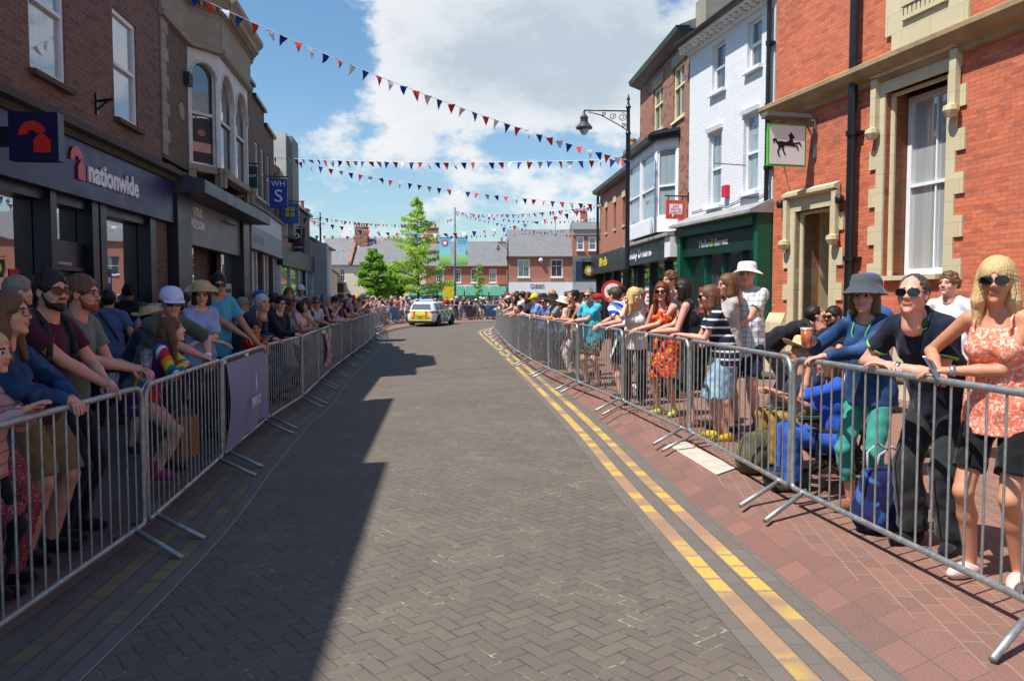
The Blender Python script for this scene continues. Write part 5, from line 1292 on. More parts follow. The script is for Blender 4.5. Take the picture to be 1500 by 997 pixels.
def hair_mesh(style, h=.006, seed=0):
    b = Blob(h, .02); g = .013
    if style in ('shaved',): b.ell((0, -.016, .036), (.0785, .0995, .0905))
    elif style == 'receding': b.ell((0, -.022, .036), (.084, .100, .094))
    else: b.ell((0, -.018, .040), (.076 + g, .097 + g, .088 + g))
    if style in ('short', 'shaved', 'receding', 'quiff'):
        b.ell((0, -.045, -.01), (.068, .066, .062), k=.02)
        if style == 'quiff': b.ell((0, .055, .105), (.055, .045, .03), k=.03)
    if style in ('long', 'fringe', 'longfront', 'pony'):
        if style == 'pony': b.cone((0, -.10, .03), (0, -.13, -.06), .030, .034); b.cone((0, -.13, -.06), (0, -.12, -.2), .034, .014); b.ell((0, -.05, -.02), (.066, .06, .06))
        else:
            for s in (-1, 1):
                b.cone((s * .070, -.015, .02), (s * .080, -.01, -.10), .030, .036, st=((0, 1, 0), 1.25)); b.cone((s * .080, -.01, -.10), (s * .088, .018 if style == 'longfront' else -.02, -.25), .034, .020)
            b.cone((0, -.075, 0), (0, -.085, -.14), .062, .058, st=((1, 0, 0), 1.35)); b.cone((0, -.085, -.14), (0, -.085, -.27), .055, .035, st=((1, 0, 0), 1.5))
    if style == 'bob' or style == 'bobfringe':
        for s in (-1, 1): b.cone((s * .070, -.012, .02), (s * .076, -.004, -.095), .032, .034, st=((0, 1, 0), 1.3))
        b.cone((0, -.07, 0), (0, -.07, -.09), .06, .055, st=((1, 0, 0), 1.35))
    if style == 'bun': b.ell((0, -.07, .13), (.045, .045, .04), k=.015); b.ell((0, -.045, -.01), (.068, .066, .06))
    if style == 'curly':
        r_ = random.Random(5)
        for i in range(60):
            a, e = r_.uniform(0, 6.28), r_.uniform(-.5, 1.5); d = V(math.cos(a) * math.cos(e), math.sin(a) * math.cos(e), math.sin(e))
            if d[1] > .45 and d[2] < .35: continue
            b.ell(V(0, -.018, .035) + d * V(.088, .105, .098), r_.uniform(.016, .026), k=.01)
    # the face stays open
    if style in ('fringe', 'bobfringe'): b.ell((0, .115, -.055), (.058, .075, .095), k=.012, sub=True)
    elif style == 'receding': b.ell((0, .115, .035), (.072, .080, .105), k=.015, sub=True)
    else: b.ell((0, .118, -.025), (.066, .080, .098), k=.012, sub=True)
    if style in ('short', 'shaved', 'receding', 'quiff', 'bun', 'pony', 'curly'):
        for s in (-1, 1): b.ell((s * .095, .012, -.02), (.030, .032, .048), k=.01, sub=True)
    pl = [((0, 0, -.062), (0, .25, -1))] if style in ('short', 'shaved', 'receding', 'quiff', 'bun', 'curly', 'pony') and style != 'pony' else []
    nz = ((.0044, 125, (1, .5, .35)) if h < .0075 and style in ('short', 'receding', 'quiff') else (.0026, 130, (1, 1, .16)) if h < .0075 else (.0032, 95, (1, 1, .22))) if style not in ('curly', 'shaved') else ((.004, 150) if style == 'curly' else None)
    return b.mesh(planes=pl, noise=nz)
HAIR = {}
def hair(style, h=.006):
    k = (style, round(h, 4))
    if k not in HAIR: HAIR[k] = fast_mesh('hair', *hair_mesh(style, h), [M_HAIR])
    return HAIR[k]
def beard_mesh():
    b = Blob(.005, .015); b.ell((0, .024, -.070), (.0585, .062, .046)); b.ell((0, .072, -.094), (.03, .026, .026), k=.02)
    for s in (-1, 1): b.cone((s * .062, .006, -.01), (s * .050, .04, -.075), .012, .014)
    b.cone((-.022, .094, -.041), (.022, .094, -.041), .0055, .0055, k=.008)
    b.ell((0, .100, -.0555), (.022, .020, .010), k=.004, sub=True); b.ell((0, .11, .005), (.05, .08, .040), k=.01, sub=True); b.cone((0, .02, -.16), (0, -.04, -.16), .06, .06, k=.02, sub=True)
    return b.mesh(noise=(.0015, 240))
BEARD = [None]
def beard():
    if BEARD[0] is None: BEARD[0] = fast_mesh('beard', *beard_mesh(), [M_HAIR])
    return BEARD[0]
M_LENS = flat('dark_lens', '0c0c10', .08, var=.02, spec=.9); M_WIRE = flat('thin_wire_frame', '2a2422', .35)
def glasses_mesh(dark=True):
    mb = MB()
    for s in (-1, 1):
        c = V(s * .0345, .1085, .004); pts = [c + V(.0300 * math.copysign(abs(math.cos(a)) ** .7, math.cos(a)), -abs(.0300 * math.cos(a) + s * .0345) ** 2 * 4, .0205 * math.copysign(abs(math.sin(a)) ** .62, math.sin(a)) * (1.0 if math.sin(a) > 0 else (1.0 - .2 * abs(math.cos(a))))) for a in np.linspace(0, 2 * math.pi, 21)[:-1]]
        if dark: mb.prism(pts, (0, -.004, 0), 0)
        mb.tube(pts, .0022, 5, 1, closed=True)
        mb.tube([(s * .064, .092, .012), (s * .078, .06, .010), (s * .081, -.005, .008)], .0024, 5, 1)
    mb.tube([(-.009, .110, .006), (.009, .110, .006)], .002, 5, 1)
    me = mesh_from('glasses', mb.v, mb.f, [M_LENS, M_WIRE], mb.mi); return me
GL = {}
def glasses(dark):
    if dark not in GL: GL[dark] = glasses_mesh(dark)
    return GL[dark]
HATM = {}
M_STRAW = None
def hatmat(kind):
    global M_STRAW
    if kind == 'straw':
        if M_STRAW is None: M_STRAW = flat('straw', 'cfb684', .8, var=.22, nscale=60, bump=.6, bscale=120)
        return M_STRAW
    return M_CLOTH
def hat_mesh(kind):
    mb = MB(); mb.sm = True
    if kind == 'cap':
        mb.lathe([(.098, .030), (.100, .060), (.092, .100), (.070, .132), (.035, .148), (.0001, .151)], (0, -.016, .0), 20, sy=1.12)
        n = 10; top = []; 
        for i in range(n + 1):
            a = math.pi * (.12 + .76 * i / n); x = .092 * math.cos(a); top.append([(x, .078 + .022 * math.sin(a) - .006, .040), (x * .98, .100 + .075 * math.sin(a), .024)])
        vs = [p for t in top for p in t]; vs2 = [(x, y, z - .005) for x, y, z in vs]; m = len(vs)
        fs = []
        for i in range(n):
            a, b, c, d = 2 * i, 2 * i + 1, 2 * i + 3, 2 * i + 2; fs += [(d, c, b, a), (a + m, b + m, c + m, d + m), (b, c, c + m, b + m)]
        mb.add(vs + vs2, fs)
    elif kind in ('sun', 'straw', 'fedora', 'floppy'):
        br = {'sun': .165, 'straw': .175, 'fedora': .155, 'floppy': .185}[kind]; dz = {'sun': -.012, 'straw': .012, 'fedora': .0, 'floppy': -.03}[kind]
        prof = [(.097, .048), (br * .8, .046 + dz), (br, .044 + dz * 1.6), (br, .040 + dz * 1.6), (br * .8, .053 + dz), (.101, .058), (.100, .085), (.092, .125), (.078, .140), (.04, .146), (.0001, .146)]
        if kind == 'fedora': prof[-5:] = [(.100, .09), (.088, .15), (.072, .158), (.03, .148), (.0001, .146)]
        mb.lathe(prof, (0, -.012, 0), 28, sy=1.14)
        vs = mb.v; mb.v = [(x, y, z + (.018 * math.cos(2 * math.atan2(y, x)) * -1 * max(0, (math.hypot(x, y) - .11) / .06))) for x, y, z in vs]
    elif kind == 'bucket':
        mb.lathe([(.098, .045), (.142, .004), (.146, -.004), (.140, .008), (.102, .055), (.098, .090), (.090, .128), (.080, .136), (.0001, .138)], (0, -.012, 0), 26, sy=1.14)
    me = mesh_from('hat', mb.v, mb.f, [hatmat('straw' if kind in ('straw', 'fedora') else 'cloth')], smooth=True)
    return me
def hat(kind):
    if kind not in HATM: HATM[kind] = hat_mesh(kind)
    return HATM[kind]

# ------------------------------------------------------------------ body
def ik(a, t, l1, l2, hint):
    d = t - a; L = np.linalg.norm(d)
    if L > (l1 + l2) * .995: t = a + d / L * (l1 + l2) * .995; d = t - a; L = np.linalg.norm(d)
    if L < abs(l1 - l2) + .02: L = abs(l1 - l2) + .02
    x = (l1 * l1 - l2 * l2 + L * L) / (2 * L); y = math.sqrt(max(1e-8, l1 * l1 - x * x)); u = nrm(d)
    hp = hint - u * np.dot(hint, u); return a + u * x + nrm(hp) * y, t
def skeleton(P):
    s = P['H'] / 1.75; f = P.get('fem', False); J = {}; lean = R(P.get('lean', 0)); tw = R(P.get('twist', 0)); side = R(P.get('side', 0))
    sit = P.get('sit'); Rt = rotz(tw) @ roty(side) @ rotx(-lean)
    hz = .915 * s if not sit else sit
    pel = V(P.get('px', 0), -math.sin(lean) * .16 * s if not sit else 0, hz - (.01 if lean else 0))
    J['s'] = s; J['Rt'] = Rt; J['pel'] = pel; J['Rp'] = rotz(tw * .4) @ rotx(-lean * .35)
    w = (.148 if f else .170) * s * P.get('wide', 1)
    sh = P.get('shrug', 0) * s
    J['waist'] = pel + Rt @ V(0, 0, .17 * s); J['chest'] = pel + Rt @ V(0, 0, .345 * s)
    J['S'] = [pel + Rt @ V(k * w, -.005, .485 * s + sh) for k in (-1, 1)]
    J['nb'] = pel + Rt @ V(0, -.01 * s, .525 * s)
    Rn = rotz(tw) @ rotx(-lean * .55)
    hy, hp, hr = R(P.get('hy', 0)), R(P.get('hp', 0)), R(P.get('hr', 0))
    hs = P.get('hs', s ** .55)
    J['hs'] = hs; J['hc'] = J['nb'] + Rn @ V(0, .035 * s, .098 * s + .060 * hs)
    J['Rh'] = rotz(hy) @ rotx(-hp) @ roty(hr)
    hips = [pel + J['Rp'] @ V(k * .088 * s, 0, -.03 * s) for k in (-1, 1)]
    J['hips'] = hips; ft = P.get('feet', [(-.11, 0), (.11, .03)]); J['knee'] = []; J['ank'] = []
    for i in (0, 1):
        a = V(ft[i][0] * s, ft[i][1] * s - .02, (.085 + (ft[i][2] if len(ft[i]) > 2 else 0)) * s); k, a2 = ik(hips[i], a, .43 * s, .415 * s, V((-.15, .15)[i] if sit else (-.05, .05)[i], 1, .2)); J['knee'].append(k); J['ank'].append(a2)
    hd = P.get('hands', [(-.2, .03, .80), (.2, .03, .80)]); J['elb'] = []; J['wri'] = []; hn = P.get('ehint', [(-.5, -.6, -.9), (.5, -.6, -.9)])
    for i in (0, 1):
        t = V(*hd[i]); 
        if P.get('rel', False): t = t * s
        e, w_ = ik(J['S'][i], t, .285 * s, .255 * s, V(*hn[i])); J['elb'].append(e); J['wri'].append(w_)
    return J
def torso(b, J, f, g, fat, upper=True):
    s = J['s']; Rt, Rp = J['Rt'], J['Rp']; W = fat
    b.ell(J['pel'] + Rp @ V(0, -.01 * s, .0), V(.168 if f else .158, .118 * (W * .5 + .5), .13) * s * V(W ** .5, 1, 1) + g, Rp)
    b.ell(J['waist'] + Rt @ V(0, (.012 if W > 1.05 else .0) * s, 0), V((.124 if f else .146) * W, (.096 if f else .106) * W, .145) * s + g, Rt)
    if upper:
        b.ell(J['chest'], V((.138 if f else .158), .102 if f else .112, .165) * s * V(W ** .4, W ** .4, 1) + g, Rt)
        b.cone(J['S'][0] * .92 + J['S'][1] * .08, J['S'][1] * .92 + J['S'][0] * .08, (.045 if f else .052) * s + g * .8, (.045 if f else .052) * s + g * .8, k=.045)
        for k in (-1, 1): b.cone(J['nb'] + Rt @ V(k * .03 * s, -.012 * s, .012 * s), J['S'][(k + 1) // 2] + Rt @ V(-k * .03 * s, -.005, .012 * s), .040 * s + g * .6, .036 * s + g * .6, k=.03)
        b.cone(J['nb'] + Rt @ V(-.06 * s, -.01, -.02 * s), J['nb'] + Rt @ V(.06 * s, -.01, -.02 * s), .048 * s + g, .048 * s + g, k=.04)
        if f:
            for k in (-1, 1): b.ell(J['chest'] + Rt @ V(k * .066 * s, .082 * s, .0), V(.062, .056, .062) * s * (W ** .5) + g, Rt, k=.025)
def build_person(P, near=0):
    """returns {part name: mesh or (mesh, matrix)}; near: 2 close up, 1 middle distance, 0 far"""
    J = skeleton(P); s = J['s']; f = P.get('fem', False); fat = P.get('fat', 1.0); slim = .88 if f else 1.0; slim *= (1 + (fat - 1) * .4)
    h = (.020, .0145, .0098)[near]; out = {}; am = slim * s
    dress = P.get('dress'); legs = P.get('legs', 'trousers'); top = P.get('top', 'tee')
    bare_legs = legs in ('shorts', 'skirt', 'capri') or dress
    b = Blob(h, .022)
    torso(b, J, f, -.004, fat)
    for i in (0, 1):
        S, E, Wr = J['S'][i], J['elb'][i], J['wri'][i]
        b.cone(S, E, .047 * am, .036 * am); b.cone(E, E * .6 + Wr * .4, .036 * am, .038 * am, k=.012); b.cone(E * .6 + Wr * .4, Wr, .037 * am, .0235 * am, k=.012)
        H_, K, A = J['hips'][i], J['knee'][i], J['ank'][i]
        if bare_legs:
            b.cone(H_, K, .080 * am, .056 * am); b.cone(K, K * .65 + A * .35 + V(0, -.016, 0), .050 * am, .054 * am); b.cone(K * .65 + A * .35 + V(0, -.016, 0), A, .053 * am, .035 * am)
    b.cone(J['nb'] - J['Rt'] @ V(0, 0, .03 * s), J['hc'] + J['Rh'] @ V(0, -.025, -.07) * J['hs'], .052 * s * (slim ** .5), .050 * J['hs'] * (slim ** .5), k=.03)
    if bare_legs:
        for i in (0, 1):
            A = J['ank'][i]; fa = R((-1, 1)[i] * -12); fd = rotz(fa) @ V(0, 1, 0)
            b.ell(A + fd * .055 * s + V(0, 0, -.05 * s), V(.034, .10, .028) * s, rotz(fa), k=.03)
    vs, qs = b.mesh(planes=[((0, 0, .004), (0, 0, -1))]); mi = np.zeros(len(qs), int)
    VS, QS, MI = [vs], [qs], [mi]; o = len(vs)
    hv, hq, hm = head((.012, .0075, .0048)[near], f, P.get('smile', False)); hv2 = (hv * J['hs']) @ J['Rh'].T + J['hc']
    VS.append(hv2); QS.append(hq + o); MI.append(hm); o += len(hv2)
    for i in (0, 1):
        kind = P.get('grip', ['relax', 'relax'])[i]; hd, hqd = hand((.010, .0075, .0042)[near], kind)
        hd = hd.copy(); hqd = hqd.copy()
        if i == 0: hd[:, 0] *= -1; hqd = hqd[:, ::-1]
        fw = nrm(J['wri'][i] - J['elb'][i]); 
        hdir = P.get('hdir', [None, None])[i]; fdir = nrm(V(*hdir)) if hdir is not None else nrm(fw + V(0, 0, 0))
        pn = P.get('palm', [None, None])[i]; pn = V(*pn) if pn is not None else V(0, 0, -1) if abs(fdir[2]) < .8 else V(-(1, -1)[i] * -1, 0, 0) * -1
        zz = -nrm(pn - fdir * np.dot(pn, fdir)); xx = np.cross(fdir, zz); M = np.stack([xx, fdir, zz], 1)
        sc_ = s * (.92 if f else 1.0); VS.append((hd * sc_) @ M.T + J['wri'][i]); QS.append(hqd + o); MI.append(np.zeros(len(hqd), int)); o += len(hd)
        J.setdefault('hp', []).append(J['wri'][i] + fdir * .08 * sc_)
        J.setdefault('hm', []).append(M)
    out['body'] = fast_mesh('person', np.concatenate(VS), np.concatenate(QS), BODY_MATS, np.concatenate(MI))
    # upper garment
    g = .012 + .004 * (near < 2); nz = (.0062, 25) if near == 2 else (.004, 22)
    if top != 'none':
        b = Blob(h, .024); torso(b, J, f, g, fat)
        hem = P.get('hem', .10 if not dress else 0)
        slv = {'tee': .58, 'long': 1.0, 'tank': -1, 'strap': -1, 'halter': -1, 'polo': .62, 'jacket': 1.0, 'rolled': .9}[top]
        gs = g + (.008 if top in ('tee', 'polo', 'rolled') else .004 if top in ('jacket', 'long') else 0)
        for i in (0, 1):
            S, E, Wr = J['S'][i], J['elb'][i], J['wri'][i]
            if slv < 0: continue
            if slv < .95:
                c_ = S + (E - S) * slv; b.cone(S, S + (E - S) * (slv + .15), .047 * am + g * .7, .045 * am + gs + .004, cut=(c_, E - S))
            else:
                c_ = E + (Wr - E) * .93; b.cone(S, E, .049 * am + g, .041 * am + gs); b.cone(E, Wr, .041 * am + gs, .028 * am + gs, cut=(c_, Wr - E), k=.014)
        if not dress and not P.get('tuck'):
            e1 = J['pel'] - J['Rp'] @ V(0, 0, (hem + .03) * s); b.cone(J['waist'] + V(0, 0, .02), e1, (.108 if f else .118) * s * fat ** .7 + g, (.133 if f else .131) * s * fat ** .5 + g, k=.03, st=((1, 0, 0), 1.30))
        if dress:
            hm_ = P['dress'] * s; c0 = J['pel']; kn = (J['knee'][0] + J['knee'][1]) / 2; end = V(c0[0] * .5 + kn[0] * .5, kn[1] * .7 + c0[1] * .3, hm_)
            b.cone(c0 + V(0, 0, .02), end - V(0, 0, .06), .125 * s + g, P.get('flare', .17) * s, k=.05, st=((1, 0, 0), 1.22), cut=(end, (0, 0, -1)))
        cuts = []
        if not dress and not P.get('sit'): cuts.append((J['pel'] - J['Rp'] @ V(0, 0, hem * s), -J['Rp'] @ V(0, 0, 1)))
        nk = {'tee': (.03, .072), 'polo': (.035, .070), 'long': (.03, .072), 'rolled': (.05, .08), 'jacket': (.06, .085), 'tank': (.05, .105), 'strap': (.06, .125), 'halter': (.02, .07)}[top]
        b.ell(J['nb'] + J['Rt'] @ V(0, nk[0] * s, .045 * s), V(nk[1] * 1.0, nk[1] * .95, nk[1]) * s, J['Rt'], k=.006, sub=True)
        if slv < 0:
            for i, k in enumerate((-1, 1)): b.ell(J['S'][i] + J['Rt'] @ V(k * .032 * s, 0, .01 * s), V(.066, .12, .10) * s, J['Rt'], k=.01, sub=True)
        if top == 'strap': b.ell(J['nb'] + J['Rt'] @ V(0, 0, .02 * s), V(.3, .2, .10) * s, J['Rt'], k=.01, sub=True); 
        if top == 'strap':
            for k in (-1, 1):
                pts = [J['chest'] + J['Rt'] @ (V(k * .085, yy, zz) * s) for yy, zz in ((.105, .03), (.098, .09), (.066, .155), (.0, .192), (-.070, .16), (-.105, .04))]
                for p_, q_ in zip(pts[:-1], pts[1:]): b.cone(p_, q_, .0095, .0095, k=.004)
        vs, qs = b.mesh(planes=cuts, noise=nz); out['dress' if dress else {'jacket': 'jacket', 'polo': 'polo_shirt', 'long': 'sweater', 'rolled': 'shirt'}.get(top, 'top' if f and slv < 0 else 't_shirt')] = fast_mesh('top', vs, qs, [M_CLOTH])
        if top == 'polo':
            cb = Blob(h * .8, .007)
            for k in (-1, 1):
                q = [J['nb'] + J['Rt'] @ (V(k * math.sin(t_) * .076, .018 - math.cos(t_) * .070, .050 - .040 * (1 - math.cos(t_)) / 2 - (.03 if t_ > 2.6 else 0)) * s) for t_ in (0, .5, 1.0, 1.5, 2.0, 2.4, 2.75)]
                for p_, q_ in zip(q[:-1], q[1:]): cb.cone(p_, q_, .010, .012, st=((0, 0, 1), 1.9))
            vs, qs = cb.mesh(); out['collar'] = fast_mesh('collar', vs, qs, [M_CLOTH])
    if P.get('vest'):   # a sleeveless layer over the sleeves
        b = Blob(h, .024); torso(b, J, f, g + .012, fat); end = J['pel'] - V(0, 0, P['vest'] * s)
        b.cone(J['pel'], end - V(0, 0, .05), .14 * s, .20 * s, cut=(end, (0, 0, -1)), k=.05)
        for i, k in enumerate((-1, 1)): b.ell(J['S'][i] + J['Rt'] @ V(k * .03 * s, 0, .0), V(.06, .1, .09) * s, J['Rt'], k=.01, sub=True)
        b.ell(J['nb'] + J['Rt'] @ V(0, .03 * s, .045 * s), V(.09, .085, .09) * s, J['Rt'], k=.006, sub=True)
        vs, qs = b.mesh(noise=nz); out['tunic'] = fast_mesh('tunic', vs, qs, [M_CLOTH])
    # lower garment
    if not dress:
        b = Blob(h, .022); torso(b, J, f, .002 if not P.get('tuck') else .010, fat, upper=False); lw = P.get('legw', 1.0)
        if legs == 'skirt':
            hm_ = P.get('skirt', .5) * s; kn = (J['knee'][0] + J['knee'][1]) / 2; end = V(J['pel'][0] * .4 + kn[0] * .6, kn[1] * .6, hm_)
            b.cone(J['pel'] + V(0, 0, .04), end - V(0, 0, .05), .13 * s, P.get('flare', .17) * s, k=.04, st=((1, 0, 0), 1.2), cut=(end, (0, 0, -1)))
            nm = 'skirt'
        else:
            for i in (0, 1):
                H_, K, A = J['hips'][i], J['knee'][i], J['ank'][i]
                if legs == 'shorts':
                    fr = P.get('sl', .82); c_ = H_ + (K - H_) * fr; b.cone(H_, H_ + (K - H_) * (fr + .1), .090 * am + .008, .076 * am + .012, cut=(c_, K - H_))
                else:
                    fr = .62 if legs == 'capri' else .97; c_ = K + (A - K) * fr
                    b.cone(H_, K, .088 * am + .006, .060 * am * lw + .008); b.cone(K, A, .060 * am * lw + .008, (.046 if lw <= 1.1 else .07) * am * lw + .006, k=.012, cut=(c_, A - K))
            nm = {'shorts': 'shorts'}.get(legs, 'trousers')
        wl = (J['pel'] + J['Rp'] @ V(0, 0, (.04 if not P.get('tuck') else .12) * s), J['Rp'] @ V(0, 0, 1))
        vs, qs = b.mesh(planes=[] if P.get('sit') else [wl], noise=(nz[0], nz[1] * 1.1)); out[nm] = fast_mesh('trousers', vs, qs, [M_CLOTH])
    # shoes
    hsho = min(h, .013)
    for i in (0, 1):
        b = Blob(hsho, .014)
        A = J['ank'][i]; fa = R((-1, 1)[i] * -12); fd = rotz(fa) @ V(0, 1, 0); z0 = A[2] - .085 * s; cut = [((0, 0, z0 + .002), (0, 0, -1))]
        b.ell(A + fd * .055 * s + V(0, 0, -.055 * s), V(.046, .132, .047) * s, rotz(fa), cut=cut)
        if P.get('shoe', 'shoe') != 'flat': b.ell(A + fd * -.02 * s + V(0, 0, -.03 * s), V(.043, .06, .055 if P.get('shoe') != 'boot' else .13) * s, rotz(fa), cut=cut)
        vs, qs = b.mesh(); out['shoe' + str(i)] = fast_mesh('shoe', vs, qs, [M_CLOTH])
    Mh = Matrix.Translation(Vector(J['hc'])) @ Matrix(J['Rh'].tolist()).to_4x4() @ Matrix.Scale(J['hs'], 4)
    return out, J, Mh
SKINS = {'fair': 'e3b49c', 'pink': 'dba08a', 'tan': 'c98f70', 'olive': 'b98664', 'brown': '8a5c42', 'pale': 'ecc4b0'}
HAIRC = {'brown': '4a3324', 'dark': '211915', 'black': '141110', 'blonde': 'b8925a', 'light': 'd0b080', 'grey': '8d8a86', 'white': 'c8c4be', 'ginger': '8a4a26', 'midbrown': '6a4a32'}
def colour(o, c):
    c = s2l(c) if isinstance(c, str) else c; o.color = (*c, 1)
def assemble(parts, Mh, P, loc, rz, label, group=None, scale=1.0):
    root = bpy.data.objects.new('person', parts['body']); COL.objects.link(root); colour(root, SKINS.get(P.get('skin', 'fair'), P.get('skin')))
    root.location = loc; root.rotation_euler = (0, 0, rz); root.scale = (scale,) * 3; tag(root, label, P.get('cat', 'person'), group)
    def ch(name, me, col=None, mat=None, M=None):
        o = bpy.data.objects.new(name, me); COL.objects.link(o); o.parent = root
        if col is not None: colour(o, col)
        if mat is not None: o.material_slots[0].link = 'OBJECT'; o.material_slots[0].material = mat
        if M is not None: o.matrix_local = M
        return o
    for k, me in parts.items():
        if k == 'body': continue
        if k in ('trousers', 'shorts', 'skirt'): c, m = P.get('lc', '2a2e3a'), P.get('lm')
        elif k[:4] == 'shoe': c, m, k = P.get('sc', '2a2624'), None, 'shoe'
        elif k == 'collar': c, m = P.get('cc', P.get('tc', 'ffffff')), P.get('cm')
        elif k == 'tunic': c, m = P.get('vc', '4a2060'), None
        else: c, m = P.get('tc', 'cccccc'), P.get('tm')
        ch(k, me, c, m)
    hq = P.get('hq', .006)
    if P.get('hair'): ch('hair', hair(P['hair'], hq), HAIRC.get(P.get('hc_', 'brown'), P.get('hc_')), M=Mh)
    if P.get('beard'): ch('beard', beard(), HAIRC.get(P['beard'], P['beard']), M=Mh)
    if P.get('glass'): ch('sunglasses' if P['glass'] == 'dark' else 'spectacles', glasses(P['glass'] == 'dark'), M=Mh)
    if P.get('hat'):
        Mq = Mh @ Matrix.Translation((0, 0, P.get('hatz', 0))) @ Matrix.Rotation(R(P.get('hattilt', 0)), 4, 'X') @ Matrix.Scale(1.03, 4)
        ch('cap' if P['hat'] == 'cap' else 'hat', hat(P['hat']), P.get('hatc', 'ffffff'), M=Mq)
    return root
# ================================================================== crowd barriers
def galv():
    m, t, b = newmat('galvanised_steel'); p = t.n('ShaderNodeNewGeometry').outputs['Position']
    c = t.mix(t.rng(t.noise(p, 14, 5, .65), .3, .7), s2l('8c9092'), s2l('b4b8b8')); ru = t.rng(t.m('ADD', t.noise(p, 5, 4, .7), t.m('MULTIPLY', t.noise(p, 60, 2), .25)), .72, .80)
    t.put(b.inputs['Base Color'], t.mix(ru, c, s2l('7a5a40'))); t.put(b.inputs['Metallic'], t.rng(ru, 0, 1, .7, 0)); t.put(b.inputs['Roughness'], t.rng(t.noise(p, 30, 3), .3, .7, .36, .58)); return m
M_GALV = galv()
def barrier_meshes(L, step=.125):
    fm = MB(); H0, H1, r = .15, 1.10, .0195; rr = .11
    pts = []
    for cx, cz, a0 in ((L - rr, H1 - rr, 90), (L - .04, H0 + .04, 0), (.04, H0 + .04, -90), (rr, H1 - rr, 180)):
        q = rr if cz > .5 else .04
        for t in range(5): a = R(a0 - 22.5 * t); pts.append((cx + q * math.cos(a), 0, cz + q * math.sin(a)))
    fm.tube(pts, r, 8, closed=True); fm.sm = True
    bm_ = MB(); bm_.sm = True; n = int(round((L - .12) / step)); 
    for i in range(n):
        x = .06 + (L - .12) * (i + .5) / n; bm_.tube([(x, 0, H0), (x, 0, H1 - .004)], .0068, 6, caps=False)
    for z in (.45, .85): bm_.tube([(-.035, .0, z), (-.035, 0, z + .12)], .012, 6)
    ft = MB(); ft.sm = True; ft.tube([(0, .03, H0 + .01), (0, -.44, .022)], .0180, 8); ft.tube([(0, -.03, H0 + .01), (0, .30, .022)], .0175, 8)
    return fm, bm_, ft
BARM = {}
def make_barrier(p, q, z, label, group, rfoot=-28):
    """p,q: ends of the panel on the ground; feet reach to the right of p->q when seen from above"""
    p, q = V(*p), V(*q); L = np.linalg.norm(q - p); Lr = round(L / .1) * .1
    if Lr not in BARM:
        fm, bm_, ft = barrier_meshes(Lr)
        BARM[Lr] = [mesh_from(n_, m_.v, m_.f, [M_GALV], smooth=True, uv=False) for n_, m_ in (('frame', fm), ('bars', bm_), ('foot', ft))]
    a, b_, c_ = BARM[Lr]; ang = math.atan2(q[1] - p[1], q[0] - p[0])
    root = bpy.data.objects.new('crowd_barrier', a); COL.objects.link(root); root.location = (p[0], p[1], z); root.rotation_euler = (0, 0, ang)
    tag(root, label, 'barrier', group)
    o = bpy.data.objects.new('bars', b_); COL.objects.link(o); o.parent = root
    for x in (.16, Lr - .16):
        f = bpy.data.objects.new('foot', c_); COL.objects.link(f); f.parent = root; f.location = (x, 0, 0); f.rotation_euler = (0, 0, R(rfoot))
    return root
def walk(line, start_y, end_s, L0=2.3, gap=.06, first=None):
    out = []; S = np.concatenate([[0], np.cumsum(np.linalg.norm(np.diff(line, axis=0), axis=1))])
    P = lambda s_: V(np.interp(s_, S, line[:, 0]), np.interp(s_, S, line[:, 1]))
    s0 = S[np.argmin(np.abs(line[:, 1] - start_y))] if start_y is not None else 0
    while s0 + .5 < end_s:
        out.append((P(s0), P(s0 + L0))); s0 += L0 + gap
    return out, P, S
SL = np.concatenate([[0], np.cumsum(np.linalg.norm(np.diff(BAR_L, axis=0), axis=1))])
SR = np.concatenate([[0], np.cumsum(np.linalg.norm(np.diff(BAR_R, axis=0), axis=1))])
segL, PL, _ = walk(BAR_L, 1.0, SL[-1] - 2.3, 2.28)
segR, PR, _ = walk(BAR_R, None, SR[-1] - 2.3, 2.36)
ordn = ['first', 'second', 'third', 'fourth', 'fifth', 'sixth', 'seventh', 'eighth', 'ninth', 'tenth', 'eleventh', 'twelfth', 'thirteenth', 'fourteenth', 'fifteenth', 'sixteenth', 'seventeenth', 'eighteenth', 'nineteenth', 'twentieth']
def ordinal(i):
    if i < 20: return ordn[i]
    t = ['twenty', 'thirty', 'forty', 'fifty'][i // 10 - 2]; return (t[:-1] + 'ieth') if (i + 1) % 10 == 0 and False else t + ' ' + ordn[(i % 10)] 
# first left barrier ends where the photo shows it, so shift starting points
def seg_from(line, S, y0, n, L0, gap=.07):
    s0 = np.interp(y0, line[:, 1][:np.argmax(line[:, 1]) + 1], S[:np.argmax(line[:, 1]) + 1]); P = lambda s_: V(np.interp(s_, S, line[:, 0]), np.interp(s_, S, line[:, 1]))
    return [(P(s0 + k * (L0 + gap)), P(s0 + k * (L0 + gap) + L0)) for k in range(n)]
segL = seg_from(BAR_L, SL, .70, 31, 2.30)
segR = seg_from(BAR_R, SR, 3.33, 19, 2.38)
for i, (p, q) in enumerate(segL):
    lb = f'grey steel crowd barrier, {ordinal(i)} from the camera along the left kerb' if i < 20 else f'grey steel crowd barrier across the square, {ordinal(i - 20)} past the left bend'
    make_barrier(p, q, ZL if p[1] < 40 else .0, lb, 'steel crowd barriers along the left kerb')
for i, (p, q) in enumerate(segR):
    make_barrier(p, q, .11, f'grey steel crowd barrier, {ordinal(i)} from the camera along the right pavement', 'steel crowd barriers along the right pavement', 208)

